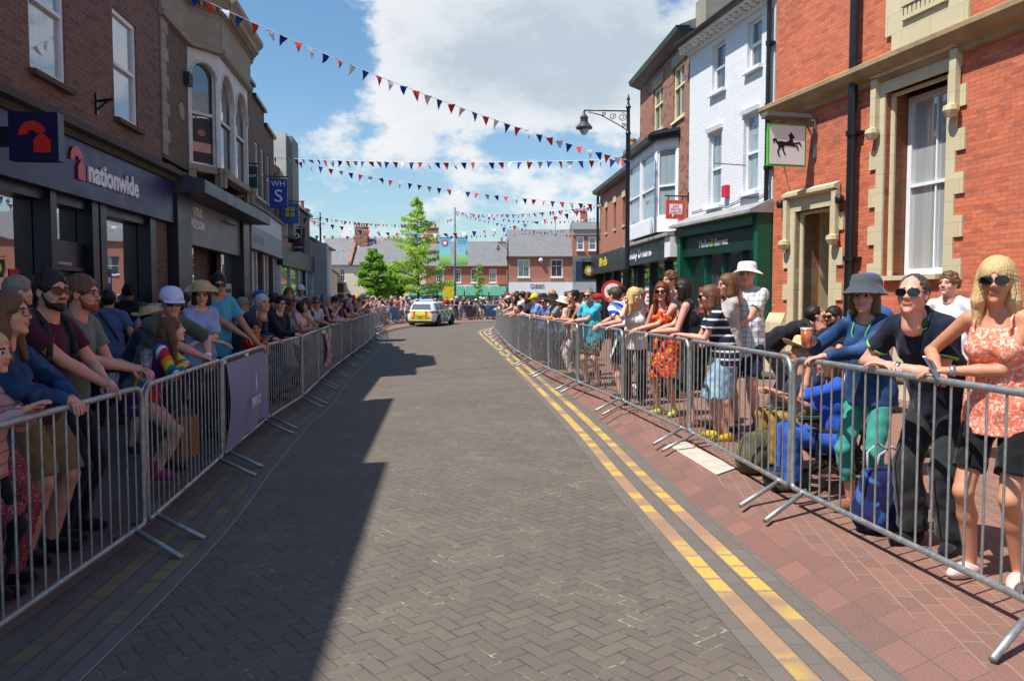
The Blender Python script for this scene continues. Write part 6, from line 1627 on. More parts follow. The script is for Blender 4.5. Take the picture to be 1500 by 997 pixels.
# ================================================================== placing people
def rot2(v, a): return V(v[0] * math.cos(a) - v[1] * math.sin(a), v[0] * math.sin(a) + v[1] * math.cos(a))
def nearest(line, p):
    i = int(np.argmin(((line - p[:2]) ** 2).sum(1))); t = line[min(i + 3, len(line) - 1)] - line[max(i - 3, 0)]; return i, line[i], t / np.linalg.norm(t)
def head_depth(px, side, gap):
    line = offset(BAR_L, -gap) if side == 'L' else offset(BAR_R, gap)
    line = line[line[:, 1] > .6]; k = (px - 750) / 1150 ; pxs = line[:, 0] / line[:, 1] / 1.0
    d = pxs - k; sg = np.where(np.sign(d[:-1]) != np.sign(d[1:]))[0]
    i = sg[0]; t = d[i] / (d[i] - d[i + 1]); q = line[i] + (line[i + 1] - line[i]) * t; return q
def place(px, py, side, gap, face, P, label, near=2, Y=None, zg=None, rail=None, group=None, hmax=1.98):
    """px,py: where the crown of the head appears; gap: head to rail distance; face: direction the body faces, degrees from +Y, clockwise"""
    if rail: gap *= .76; P = {**P, 'lean': P.get('lean', 0) + 4}; rail = tuple(None if o is None else o * .6 + (.04 if side == 'L' and False else 0) for o in rail)
    hd = head_depth(px, side, gap) if Y is None else V((px - 750) / 1150 * Y, Y)
    zg = (0.022 if side == 'L' else .112) if zg is None else zg
    Yd = hd[1]; rz = -R(face); want = at_depth(px, py, Yd)[2] - zg
    P = dict(P); P.setdefault('H', 1.7); hatx = {'cap': .03, 'bucket': .02, 'sun': .03, 'straw': .03, 'fedora': .035, 'floppy': .03}.get(P.get('hat'), .012)
    for _ in range(4):
        J = skeleton({**P}); top = J['hc'][2] + .125 * J['hs'] + hatx; 
        if P.get('sit'): P['sit'] = P['sit'] * 1.0; P['H'] *= 1 + (want - top) / .8 * .0; break
        P['H'] = min(hmax, P['H'] * want / top)
    J = skeleton(P); base = hd - rot2(J['hc'][:2], rz)
    if rail:   # put the hands on the rail
        line = BAR_L if side == 'L' else BAR_R; zr = (ZL if side == 'L' else .11) + 1.10 + P.get('rz', .035)
        hands = []; ctr = base
        for i, o in enumerate(rail):
            if o is None: hands.append(P.get('hands', [(-.2, .03, .8), (.2, .03, .8)])[i]); continue
            _, q, t = nearest(line, ctr); sgn = 1 if side == 'L' else -1
            # person's own right runs along the line: left side faces +x, so right = -y
            tt = -t if side == 'L' else t
            pt = q + tt * o; loc = rot2(pt - base, -rz); back = nrm(V(loc[0], loc[1])) * P.get('wb', .05)
            hands.append((loc[0] - back[0], loc[1] - back[1], zr - zg))
        P['hands'] = hands
    parts, J, Mh = build_person(P, near)
    root = assemble(parts, Mh, P, (base[0], base[1], zg), rz, label, group)
    return root, P, J, Mh, base, rz
def world_pt(root, p): 
    a = root.rotation_euler[2]; q = rot2(p, a); return V(root.location[0] + q[0], root.location[1] + q[1], root.location[2] + p[2])

def stripes_z(cols, per, axis=2, off=0):
    def fn(t, tc):
        x = t.sep(tc)[axis]; f = t.m('FRACT', t.m('ADD', t.m('DIVIDE', x, per), off)); n = len(cols)
        return t.ramp(f, [(i / n, s2l(c)) for i, c in enumerate(cols)], 'CONSTANT')
    return fn
def diag(cols, per, v):
    def fn(t, tc):
        x = t.vm('DOT_PRODUCT', tc, v); f = t.m('FRACT', t.m('ADD', t.m('DIVIDE', x, per), 20)); n = len(cols)
        return t.ramp(f, [(i / n, s2l(c)) for i, c in enumerate(cols)], 'CONSTANT')
    return fn
def floral(base, cols, sc_=22, amt=(.5, .56)):
    def fn(t, tc):
        c = s2l(base)
        for i, cc in enumerate(cols):
            n = t.noise(t.vm('ADD', tc, (i * 3.7, i * 1.9, 5.1)), sc_ * (1 + .3 * i), 2, .5, dist=.8); c = t.mix(t.rng(n, amt[0], amt[1]), c, s2l(cc))
        return c
    return fn
def check(base, line, per=.07, w=.12):
    def fn(t, tc):
        x, y, z = t.sep(tc); a = t.m('LESS_THAN', t.m('FRACT', t.m('ADD', t.m('DIVIDE', x, per), 20)), w); b = t.m('LESS_THAN', t.m('FRACT', t.m('ADD', t.m('DIVIDE', z, per), 20)), w)
        return t.mix(t.m('MULTIPLY', t.m('MAXIMUM', a, b), .8), s2l(base), s2l(line))
    return fn
PT_RAIN = patterned('rainbow_knit', diag(['c83028', 'e08a28', 'd8c23a', '2a8a58', '2858a0', 'e8e4e0', 'b83070'], .20, (.5, .75, -.35)))
PT_STRIPE = patterned('navy_white_stripes', stripes_z(['24283e', 'e8e6e2', '24283e', '24283e'], .085))
PT_FLRED = patterned('red_orange_print', floral('c8281c', ['f07a1c', '5a1018', 'f0a030'], 13, (.55, .62)))
PT_FLSK = patterned('pink_ditsy_print', floral('a04850', ['e08878', '584068', '7a2a3a'], 60, (.53, .6)))
PT_CORAL = patterned('coral_white_print', floral('f2765a', ['f8d8c8', 'f09a80'], 46, (.50, .58)))
PT_CHECK = patterned('pale_check', check('dcdedc', '7c8a86', .06, .14))
PT_BWS = patterned('blue_white_block', diag(['2c52b0', 'eef0f4', '2c52b0', 'eef0f4', '7090d0'], .34, (.6, .2, .75)))
PT_CAMO = patterned('camouflage', floral('5c5a44', ['3c3e30', '84806a', '2a2a26'], 12, (.52, .54)))
PT_PSTR = patterned('pink_pinstripe', stripes_z(['d87088', 'f0e0e4'], .03, 0))
PT_LBST = patterned('pale_blue_stripe_shirt', stripes_z(['8aa0d8', 'b8c4e4'], .012, 0))
PT_DENIM = patterned('denim_wash', floral('2c4870', ['48689a', '203454'], 5, (.45, .7)))
PT_LDEN = patterned('light_denim', floral('8fb0c4', ['a8c4d2', '7090a8'], 5, (.45, .7)))
PT_QUILT = patterned('pink_quilt', lambda t, tc: t.mix(t.rng(t.m('ABSOLUTE', t.m('SUBTRACT', t.m('FRACT', t.m('MULTIPLY', t.sep(tc)[2], 16)), .5)), .40, .5), s2l('d0a0a0'), s2l('7c5458')))
F90 = 90
# --- left, close to the camera (they look across or down the street) -------------------------------
r0 = place(-14, 482, 'L', .34, 92, dict(fem=True, hair='long', hc_='light', top='jacket', tm=PT_QUILT, tc='d0a0a0', lc='1c1e2c', skin='pink', lean=4, sc='1a1a1e'), 'woman in a pale pink quilted jacket at the edge of the picture', rail=(-.1, .12))
r1 = place(14, 424, 'L', .36, 88, dict(fem=True, hair='longfront', hc_='midbrown', top='jacket', tm=PT_DENIM, lc='a04850', lm=PT_FLSK, legw=1.5, skin='pink', lean=10, hy=6, hp=-4, glass='wire', fat=1.15, wb=.02, ehint=[(-1, .1, -.6), (1, .1, -.6)], sc='2a2226'), 'woman in a blue denim jacket and red patterned trousers with arms on the rail', rail=(-.26, -.16))
r2 = place(77, 394, 'L', .44, 100, dict(hair='short', hc_='dark', beard='dark', glass='dark', smile=True, tc='4c1f33', lc='8a7452', legs='shorts', sl=.97, skin='pink', lean=9, hy=-14, fat=1.08, grip=['grip', 'relax'], ehint=[(-.8, -.2, -.8), (.8, -.2, -.8)], sc='1c1c20', rz=.07, wb=.08), 'dark bearded man in a maroon t-shirt and sunglasses with rucksack straps', rail=(-.24, -.14))
r3 = place(122, 401, 'L', .48, 92, dict(hair='short', hc_='midbrown', beard='ginger', glass='wire', tc='6a7872', lc='1e2230', skin='pink', lean=8, hy=6, grip=['relax', 'grip'], sc='22242a', rz=.12, wb=.06), 'bearded man in a grey green t-shirt and spectacles in profile holding a cup', rail=(-.12, -.02))
r4 = place(30, 403, 'L', 1.5, 30, dict(hair='short', hc_='grey', tc='5a5c66', lc='23262e', skin='fair', hy=-20), 'grey haired person seen behind the woman in denim', near=1)
r5 = place(160, 424, 'L', 2.0, -20, dict(hair='short', hc_='dark', tc='5a6c8c', lc='24262e', skin='tan', lean=12, fat=1.15, hands=[(-.2, .2, .95), (.25, .15, .95)]), 'man in a blue grey t-shirt with a dark strap seen from behind', near=2)
r6 = place(190, 416, 'L', 2.7, -10, dict(hair='curly', hc_='black', tc='20222c', lc='1a1a20', skin='brown'), 'person with dark curly hair in black by the bank window', near=1)
r7 = place(252, 419, 'L', .40, 125, dict(hat='cap', hatc='dcdcff', hair='short', hc_='grey', glass='dark', top='rolled', tc='4c5e54', lc='2c3038', skin='pink', lean=24, hy=-20, hp=6, fat=1.2, ehint=[(-1, -.2, -.5), (1, -.2, -.5)]), 'man in a white cap and dark green shirt leaning on the rail', rail=(-.10, .02))
r8 = place(296, 411, 'L', .50, 135, dict(fem=True, hat='straw', hair='bob', hc_='dark', smile=True, top='rolled', tm=PT_LBST, lc='2a3450', skin='fair', hy=-22, hp=14, hands=[(.12, .25, 1.14), (-.12, .28, 1.12)], ehint=[(-1, -.1, -.8), (1, -.1, -.8)], lean=5), 'smiling woman in a straw sun hat and pale blue striped shirt with folded arms')
r9 = place(321, 394, 'L', .60, 130, dict(hair='short', hc_='dark', glass='dark', tc='4fb0cc', lc='2a3c50', skin='tan', hy=-20, hp=10, lean=4, fat=1.05), 'man in a turquoise t-shirt and sunglasses with short dark hair', rail=(-.25, .05))
r10 = place(374, 468, 'L', .14, 110, dict(hair='short', hc_='black', tc='c8201c', lc='26303c', skin='olive', lean=15, hy=-45, hs=.84, rz=.05, wb=0), 'small boy in a red t-shirt leaning over the purple banner', rail=(-.08, .10))
r11 = place(385, 430, 'L', .24, 105, dict(hair='short', hc_='white', top='jacket', tc='2c3c5c', lc='2a3440', skin='pink', lean=36, hp=-10, hy=-20, fat=1.05), 'white haired man in a navy jacket bending over the rail', rail=(-.12, .05))
r12 = place(411, 433, 'L', .38, 115, dict(hair='quiff', hc_='dark', glass='wire', top='jacket', tc='23283c', lc='3a5878', lm=PT_DENIM, skin='fair', hy=-20, lean=8, hs=.93), 'boy in spectacles with a navy jacket at the left rail', rail=(-.1, .1))
r13 = place(424, 420, 'L', .75, 140, dict(fem=True, hair='long', hc_='midbrown', top='halter', tc='a58a74', lc='32507a', lm=PT_DENIM, skin='tan', hy=-15, hp=4), 'young woman with long brown hair in a tan halter top', near=2, rail=(-.1, .05))
r14 = place(443, 440, 'L', .36, 95, dict(fem=True, hair='bob', hc_='dark', tm=PT_PSTR, lc='2a3660', skin='tan', hp=-22, hs=.88, lean=10), 'dark haired girl in a pink striped top bent over a phone', rail=(-.05, .06))
r15 = place(441, 416, 'L', 1.1, 135, dict(hat='cap', hatc='e4e8f4', hair='short', hc_='dark', tc='c8d4ec', lc='2a2a34', skin='tan', hy=-15), 'man in a white cap and pale shirt behind the tan halter top', near=1)
r16 = place(464, 434, 'L', .36, 125, dict(hair='short', hc_='midbrown', glass='dark', top='rolled', tc='b8c8e4', lc='2a3448', skin='tan', hy=-30, lean=14), 'boy in dark sunglasses and a pale blue shirt leaning on the rail', near=1, rail=(-.1, .1))
r17 = place(491, 434, 'L', .28, 95, dict(hair='short', hc_='black', glass='dark', top='rolled', tc='e09ad0', lc='242428', skin='fair', lean=42, hp=16, fat=1.1), 'man in a bright pink shirt bending low over the rail', near=1, rail=(-.15, .05))
rg = place(252, 462, 'L', .16, 78, dict(fem=True, hair='long', hc_='midbrown', top='long', tm=PT_RAIN, vest=.16, vc='46205e', legs='capri', lc='d8a898', skin='fair', H=1.25, hs=.88, lean=20, hy=10, hp=-10, sc='a8306a', shoe='boot', feet=[(-.08, .0, .12), (.10, .10, .12)], ehint=[(-1, -.2, -.1), (1, -.2, -.2)], rz=.05, hq=.0045), 'girl in a rainbow striped jumper and purple tunic leaning over the barrier', rail=(-.20, -.08), zg=.05)

# --- right, close to the camera --------------------------------------------------------------------
q1 = place(1458, 374, 'R', .34, -128, dict(fem=True, hair='fringe', hc_='light', glass='dark', top='strap', tm=PT_CORAL, tc='f2765a', lc='16161a', legs='shorts', sl=.72, skin='tan', lean=4, hy=14, fat=1.02, hem=.12, shoe='flat', sc='e0c0b8', grip=['relax', 'grip'], hq=.0045, rz=.045, ehint=[(-1, -.3, -.8), (1, -.3, -.8)]), 'blonde woman with a fringe and sunglasses in a coral strap top holding a phone', rail=(.10, .20))
q2 = place(1336, 398, 'R', .18, -122, dict(hair='receding', hc_='4a4640', glass='dark', top='polo', tc='1b2036', cc='3c5a3c', lc='2a2e30', skin='pink', lean=28, hp=-8, hy=14, fat=1.12, sc='17171a', legw=1.15, hq=.0045, hem=.14, grip=['relax', 'relax'], ehint=[(-1, -.3, -.7), (1, -.3, -.7)]), 'man in a navy polo shirt with green collar trim leaning on the rail', rail=(-.02, .08))
q3 = place(1266, 405, 'R', .50, -130, dict(fem=True, hat='bucket', hatz=.022, hatc='50555c', hair='bob', hc_='midbrown', smile=True, top='jacket', tm=PT_DENIM, lc='3f9a8c', legs='capri', skin='pink', hp=-2, lean=5, hy=12, hands=[(-.02, .3, 1.15), (.26, .34, 1.24)], grip=['relax', 'grip'], ehint=[(-1, -.2, -.9), (1, -.2, -.9)], sc='8a5a40', fat=1.08), 'woman in a grey bucket hat and denim jacket holding an amber drink', rail=(-.1, None))
q4 = place(1270, 399, 'R', 1.05, -112, dict(hat='cap', hatc='4a44c0', hair='short', hc_='dark', tc='2f5486', lc='2a2c34', skin='fair'), 'person in a violet cap hidden behind the grey bucket hat', near=1)
q5 = place(1388, 398, 'R', 2.2, -120, dict(hair='curly', hc_='midbrown', tc='e4e6ea', lc='22242c', skin='pink', hs=.9, hp=-8, lean=8), 'boy with curly brown hair in a white t-shirt before the bank window', near=2)
q10 = place(1093, 382, 'R', 1.0, -140, dict(hat='sun', hatc='eceae6', hair='short', hc_='grey', top='tee', tm=PT_CHECK, lc='20283a', legs='shorts', skin='pink', hy=12, hands=[(.12, .24, 1.14), (-.0, .19, 1.52)], grip=['relax', 'fist'], hdir=[None, (-.1, .2, .6)], ehint=[(-1, 0, -1), (.6, .2, -1)], fat=1.12, sc='5a4a3c', hem=.16), 'man in a white wide brimmed hat and checked shirt with a hand at his chin')
q11 = place(1064, 400, 'R', .70, -95, dict(fem=True, hair='long', hc_='midbrown', glass='wire', top='tee', tc='b4aca8', lc='40648c', lm=PT_DENIM, legs='shorts', sl=.95, skin='pink', hy=4, hands=[(.10, .26, 1.12), (-.08, .3, 1.08)], ehint=[(-1, -.2, -.8), (1, -.2, -.8)], fat=1.1), 'woman with long light brown hair in a pale grey t-shirt and denim shorts')
q12 = place(1037, 417, 'R', .40, -88, dict(fem=True, hair='long', hc_='midbrown', glass='dark', top='tee', tm=PT_STRIPE, lc='8fb0c4', lm=PT_LDEN, legs='skirt', skirt=.46, flare=.18, skin='pink', hy=4, lean=14, sc='d8b020', fat=1.1), 'woman in a navy and white striped t-shirt with a pale denim skirt', rail=(.10, .22))
q13 = place(998, 408, 'R', .48, -70, dict(fem=True, hair='bob', hc_='dark', glass='dark', top='tank', dress=.42, tc='1b1c22', skin='pink', lean=12, hy=0, fat=1.15, shoe='flat', sc='7a4a34'), 'woman with short dark hair in a black sleeveless dress', rail=(.05, .20))
q14 = place(969, 412, 'R', .46, -135, dict(fem=True, hair='longfront', hc_='6c3020', glass='dark', top='strap', dress=.50, tm=PT_FLRED, skin='pink', lean=8, hy=22, fat=1.1, sc='b8d050'), 'woman with long auburn hair in a red and orange patterned dress', rail=(-.02, .08))
q14b = place(981, 397, 'R', 1.15, -110, dict(hair='curly', hc_='midbrown', tc='3a3c48', lc='22242c', skin='pink'), 'tall person with curly brown hair behind the red patterned dress', near=1)
q15 = place(930, 420, 'R', .45, -170, dict(fem=True, hair='long', hc_='d0b078', glass='wire', top='tank', tc='e4e2de', lc='1a1a1e', legw=1.3, skin='fair', lean=8, hy=55, hands=[(.0, .3, 1.05), (.12, .16, 1.46)], grip=['relax', 'fist'], hdir=[None, (-.1, .1, .7)], ehint=[(-1, 0, -1), (.3, .6, -1)]), 'young blonde woman in a white sleeveless top with black trousers', rail=(-.05, None))
q16 = place(899, 420, 'R', .42, -45, dict(hair='short', hc_='4c4038', top='tee', tm=PT_BWS, lc='2a3450', legs='shorts', skin='pink', lean=20, hy=10, fat=1.1), 'man in a blue and white football shirt turned away towards the others', rail=(-.25, .10))
q17 = place(862, 422, 'R', .42, -138, dict(hair='shaved', hc_='8a7a70', glass='dark', top='polo', tc='48bcd2', lc='5c5a44', lm=PT_CAMO, legs='shorts', skin='pink', lean=9, hy=14, fat=1.2, hem=.15, sc='6a5a4a'), 'bald man in a turquoise polo shirt with camouflage shorts', rail=(-.10, .02))
q18 = place(838, 424, 'R', .38, -115, dict(fem=True, hair='bun', hc_='dark', top='strap', dress=.4, tc='1c1c22', skin='tan', lean=18, hp=-22, hy=10), 'woman in a black strap dress with dark hair tied up looking down', near=1, rail=(-.05, .1))
q19 = place(824, 433, 'R', .30, -80, dict(fem=True, hat='bucket', hatc='eae0d0', hair='bob', hc_='midbrown', tc='c8a890', lc='e0d8d0', skin='tan', lean=16, hp=-15, hs=.9), 'child in a cream bucket hat beside the black strap dress', near=1, rail=(-.1, .1))
q20 = place(809, 429, 'R', .45, -105, dict(hat='floppy', hatc='2a2a2c', hair='short', hc_='dark', tc='8c9298', lc='2c3444', skin='tan', lean=16, hy=5), 'man in a wide black hat and grey t-shirt at the rail', near=1, rail=(-.1, .1))
q21 = place(797, 434, 'R', .38, -130, dict(hair='short', hc_='black', glass='dark', tc='4a74b8', lc='22262e', skin='tan', lean=18, hy=18), 'man in sunglasses and a blue t-shirt beside the wide black hat', near=1, rail=(-.1, .1))
q22 = place(782, 430, 'R', .34, -105, dict(hat='cap', hatc='e8cc1c', hair='short', hc_='blonde', glass='wire', tc='7c9ad0', lc='384048', skin='fair', lean=14, hs=.92, hy=5), 'boy in a bright yellow cap and light blue shirt', near=1, rail=(-.1, .1))
q23 = place(760, 446, 'R', .16, -120, dict(hair='short', hc_='black', tc='d8a8a0', lc='3a4a5c', skin='tan', lean=18, hs=.85, hp=-14), 'small dark haired boy draped over the rail near the far end', near=1, rail=(-.1, .1))
q24 = place(757, 426, 'R', .55, -140, dict(fem=True, hair='short', hc_='dark', glass='dark', top='rolled', tc='c0b4d4', lc='2a2c34', skin='fair', smile=True, lean=6, hy=10), 'smiling woman in sunglasses and a lilac shirt near the far end of the rail', near=1, rail=(-.1, .1))
# seated: straw hat man and woman in blue on low camping chairs, the bearded man at the table
M_CANV = flat('black_canvas', '1c1e24', .85, var=.2, bump=.2); M_CANVG = flat('green_canvas', '2c4a3c', .85, var=.2)
def camp_chair(x, y, rz, label, mat, seat=.30):
    root = empty('camping_chair', (x, y, .112), rz, label, 'camping chair', 'low camping chairs on the right pavement')
    mb = MB(); n = 8
    g = [[(-.25 + .5 * i / n, -.22 + .44 * j / n, seat + .03 * ((2 * i / n - 1) ** 2) - .01) for i in range(n + 1)] for j in range(n + 1)]
    vs = [p for r in g for p in r]; m = len(vs); vs += [(x_, y_, z_ - .012) for x_, y_, z_ in vs]; fs = []
    for j in range(n):
        for i in range(n): a = j * (n + 1) + i; fs += [(a, a + 1, a + n + 2, a + n + 1), (a + m + n + 1, a + m + n + 2, a + m + 1, a + m)]
    for i in range(n): fs += [(i + 1, i, i + m, i + 1 + m), (n * (n + 1) + i, n * (n + 1) + i + 1, n * (n + 1) + i + 1 + m, n * (n + 1) + i + m)]
    mb.add(vs, fs); mb.build('seat', mat, root)
    mb = MB(); mb.prism([(-.24, -.23, seat + .04), (.24, -.23, seat + .04), (.22, -.33, seat + .50), (-.22, -.33, seat + .50)], (0, -.012, 0)); mb.build('backrest', mat, root)
    for sx in (-1, 1):
        lg = MB(); lg.sm = True; lg.tube([(sx * .27, .24, .012), (sx * .26, -.22, seat + .02), (sx * .25, -.34, seat + .52)], .011, 7); lg.build('leg', M_BLACK, root)
        lg = MB(); lg.sm = True; lg.tube([(sx * .27, -.26, .012), (sx * .26, .22, seat + .01), (sx * .27, .22, seat + .22)], .011, 7); lg.build('leg', M_BLACK, root)
        ar = MB(); ar.box((sx * .27 - .03, -.24, seat + .215), (sx * .27 + .03, .26, seat + .235)); ar.build('armrest', mat, root)
    return root
s1 = place(1176, 512, 'R', .62, -95, dict(sit=.40, tuck=True, hat='straw', hatc='e0c890', hair='short', hc_='grey', top='rolled', tc='30344c', lc='a8843c', skin='tan', H=1.72, feet=[(-.12, .46), (.14, .40)], hands=[(-.10, .40, .72), (.12, .36, .70)], grip=['grip', 'relax'], sc='2a2622', lean=8, hp=-12), 'man in a straw hat and mustard trousers sitting on a low chair behind the barrier')
s2 = place(1213, 520, 'R', .50, -80, dict(sit=.40, tuck=True, fem=True, hair='bob', hc_='midbrown', top='rolled', tc='2c58c0', lc='2c58b8', legw=1.3, skin='tan', H=1.62, feet=[(-.12, .42), (.14, .42)], hands=[(-.02, .24, .98), (.14, .34, .72)], grip=['fist', 'relax'], sc='3a3430', lean=8, shoe='flat'), 'woman in bright blue shirt and trousers sitting on a low chair')
for s_, lb, mt in ((s1, 'low dark green camping chair under the man in the straw hat', M_CANVG), (s2, 'low black camping chair under the woman in bright blue', M_CANV)):
    b_ = s_[4]; camp_chair(b_[0], b_[1], s_[5], lb, mt, .29)
# pub table with two people
def pub_table(x, y, rz):
    root = empty('picnic_table', (x, y, .112), rz, 'dark weathered wooden picnic table against the bank wall', 'table'); M_W = brickmat('weathered_planks', '5a5048', '4c443e', '2c2824', bw=1.8, bh=.14, ms=.006, stain=.3)
    for nm, bx in (('tabletop', (-.75, -.36, .71, .75, .36, .75)), ('bench', (-.75, -.78, .42, .75, -.54, .46)), ('bench', (-.75, .54, .42, .75, .78, .46))):
        mb = MB(); mb.box(bx[:3], bx[3:]); mb.build(nm, M_W, root)
    for sx in (-.55, .55):
        for sy in (-1, 1):
            mb = MB(); mb.hexa([(sx - .03, sy * .62 - .05, 0), (sx + .03, sy * .62 - .05, 0), (sx + .03, sy * .62 + .05, 0), (sx - .03, sy * .62 + .05, 0), (sx - .03, sy * .24 - .05, .709), (sx + .03, sy * .24 - .05, .709), (sx + .03, sy * .24 + .05, .709), (sx - .03, sy * .24 + .05, .709)]); mb.build('leg', M_W, root)
        mb = MB(); mb.box((sx + .032, -.75, .36), (sx + .07, .75, .418)); mb.build('crossbar', M_W, root)
    return root
pub_table(4.45, 10.9, R(105))
s3 = place(1220, 420, 'R', 0, -115, dict(sit=.60, tuck=True, hair='short', hc_='dark', beard='dark', glass='dark', top='tee', tc='1b1c22', lc='26262c', skin='tan', H=1.80, feet=[(-.12, .42), (.14, .40)], hands=[(-.12, .42, .92), (.14, .42, .92)], fat=1.1), 'dark bearded man in a black t-shirt sitting at the picnic table', Y=9.6)
s4 = place(1196, 446, 'R', 0, -250, dict(hair='short', hc_='dark', top='tee', tc='1c1c22', lc='1e1e24', skin='pink', H=1.75, lean=62, hp=-30, hands=[(-.1, .75, .95), (.15, .72, .95)], legw=1.1), 'person in black bending right over the picnic table', Y=10.2)

# ------------------------------------------------------------------ the rest: shared figures, each coloured and labelled on its own
TPL = []
def tpl(**P):
    P.setdefault('H', 1.72); TPL.append(P)
rl = lambda a, b, y=.34, z=1.07: [(-a, y, z), (b, y, z)]
fold = dict(hands=[(.10, .27, 1.13), (-.10, .29, 1.10)], ehint=[(-1, -.1, -.8), (1, -.1, -.8)])
tpl(lean=10, hands=rl(.12, .1), hy=20, legs='trousers'); tpl(lean=24, hands=rl(.0, .05, .45, 1.05), hp=-5, hy=-15, legs='shorts')
tpl(**fold, hy=-25, legs='trousers', top='tee'); tpl(hands=[(-.06, .34, 1.36), (.06, .34, 1.36)], hy=0, top='tee', legs='shorts', grip=['grip', 'grip'])
tpl(hy=35, top='rolled', legs='trousers', lean=4); tpl(lean=6, hands=rl(.2, .15), top='polo', legs='shorts', fat=1.15, hy=-10)
tpl(fem=True, lean=12, hands=rl(.1, .1), hy=25, top='tank', legs='trousers'); tpl(fem=True, **fold, hy=-20, top='tee', legs='capri')
tpl(fem=True, top='strap', dress=.45, lean=8, hands=rl(.1, .15), hy=10); tpl(fem=True, hands=[(-.05, .30, 1.40), (.08, .34, 1.36)], top='tee', legs='shorts', hy=-5, grip=['grip', 'grip'])
tpl(fem=True, hy=30, top='rolled', legs='skirt', lean=3, fat=1.12); tpl(fem=True, lean=22, hands=rl(.0, .1, .45, 1.04), top='tank', legs='capri', hp=-8, hy=-20)
BUILT = {}
def figure(i, near):
    if (i, near) not in BUILT: BUILT[(i, near)] = build_person(TPL[i], near)
    return BUILT[(i, near)]
TOPC = {'white': 'e6e6e6', 'navy': '232a44', 'black': '1c1c20', 'pale blue': '9cb8dc', 'royal blue': '2a4cc0', 'red': 'b8282a', 'pink': 'd890a8', 'grey': '80848a', 'cream': 'd8cdb4', 'green': '3a6a48', 'yellow': 'd8bc48', 'maroon': '5c2030', 'teal': '2c8088', 'orange': 'd07438', 'lilac': 'a898c8', 'brown': '6a4c38'}
LEGC = {'blue jeans': '33507c', 'black': '1c1c20', 'beige': 'a89878', 'grey': '606468', 'navy': '252c40', 'white': 'd0d0cc'}
HRL = {'brown': ('brown', 'brown'), 'dark': ('dark', 'dark'), 'blonde': ('blonde', 'blonde'), 'grey': ('grey', 'grey'), 'white': ('white', 'white'), 'ginger': ('ginger', 'ginger')}
HATL = {'cap': [('white cap', 'e4e4e8'), ('navy cap', '20263c'), ('red cap', 'b02828'), ('black cap', '1c1c1e'), ('blue cap', '3a5aa8')], 'sun': [('white sun hat', 'e0ddd4'), ('beige sun hat', 'b8a888')], 'straw': [('straw hat', 'ffffff')]}
USED = set(); rc = random.Random(23)
def extra(x, y, zg, face, where, group, H=None, near=0, force=None, topc=None, child=False, dark=.0):
    force = force or {}
    for _ in range(400):
        ti = force.get('t', rc.randrange(len(TPL))); T = TPL[ti]; f = T.get('fem', False)
        hn = force.get('hair') or rc.choices(list(HRL), [4, 5, 3 if f else 1, 2.5, 1.2, .6])[0]
        tcn = topc or rc.choices(list(TOPC), [7, 5, 5, 4, 2, 1.5, 2, 4, 2.5, 1, .7, 1, .8, .7, .8, .8])[0]; lcn = rc.choice(list(LEGC))
        hat_ = force.get('hat') if 'hat' in force else rc.choices([None, 'cap', 'sun', 'straw'], [8, 1.6, .7, .5])[0]
        gl = rc.random() < .4 and near > 0; hl = rc.choice(HATL[hat_]) if hat_ else None
        sex = 'child' if child else ('woman' if f else 'man')
        base = f"{sex} in {tcn} {'dress' if T.get('dress') else 'top'}"
        hd = (hl[0] if hl else hn + ' hair') + (', sunglasses' if gl else '')
        lab = f"{base} with {hd}, {where}"
        if T.get('dress'): k = lab
        else: k = f"{base}, {lcn} bottoms, {hd}, {where}"
        lab = k if len(k.split()) <= 16 else lab
        if len(lab.split()) > 16: continue
        if lab in USED: continue
        USED.add(lab); break
    parts, J, Mh = figure(ti, near)
    hs = (rc.choice(['long', 'long', 'bob', 'bun', 'pony']) if f else rc.choice(['short', 'short', 'short', 'quiff', 'curly' if rc.random() < .3 else 'short', 'receding' if hn in ('grey', 'white') else 'short']))
    if hat_ and hs in ('bun', 'curly', 'quiff'): hs = 'short' if not f else 'long'
    P = dict(T); P.update(hair=hs, hc_=HRL[hn][1], tc=TOPC[tcn], lc=LEGC[lcn], skin=rc.choices(['fair', 'pink', 'tan', 'olive', 'brown', 'pale'], [4, 4, 3, 1, .5, 1])[0], glass='dark' if gl else None, hat=hat_, hatc=hl[1] if hl else None, hq=(.012, .009, .006)[near], sc=rc.choice(['22201e', 'd0d0cc', '6a5040', '30343c']), beard=None)
    if near == 0 and not gl: P['glass'] = None
    H = H or rc.uniform(1.60, 1.82) * (.96 if f else 1.02)
    return assemble(parts, Mh, P, (x, y, zg), R(face), lab, group, scale=H / 1.745)
taken = []
def free(x, y, d=.42):
    for a, b in taken:
        if (a - x) ** 2 + (b - y) ** 2 < d * d: return False
    taken.append((x, y)); return True
for o in [o for o in bpy.data.objects if o.name.startswith('person') and o.parent is None]: taken.append((o.location[0], o.location[1]))
def line_pt(line, S, s_): return V(np.interp(s_, S, line[:, 0]), np.interp(s_, S, line[:, 1])), nrm(V(np.interp(s_ + .3, S, line[:, 0]) - np.interp(s_ - .3, S, line[:, 0]), np.interp(s_ + .3, S, line[:, 1]) - np.interp(s_ - .3, S, line[:, 1])))
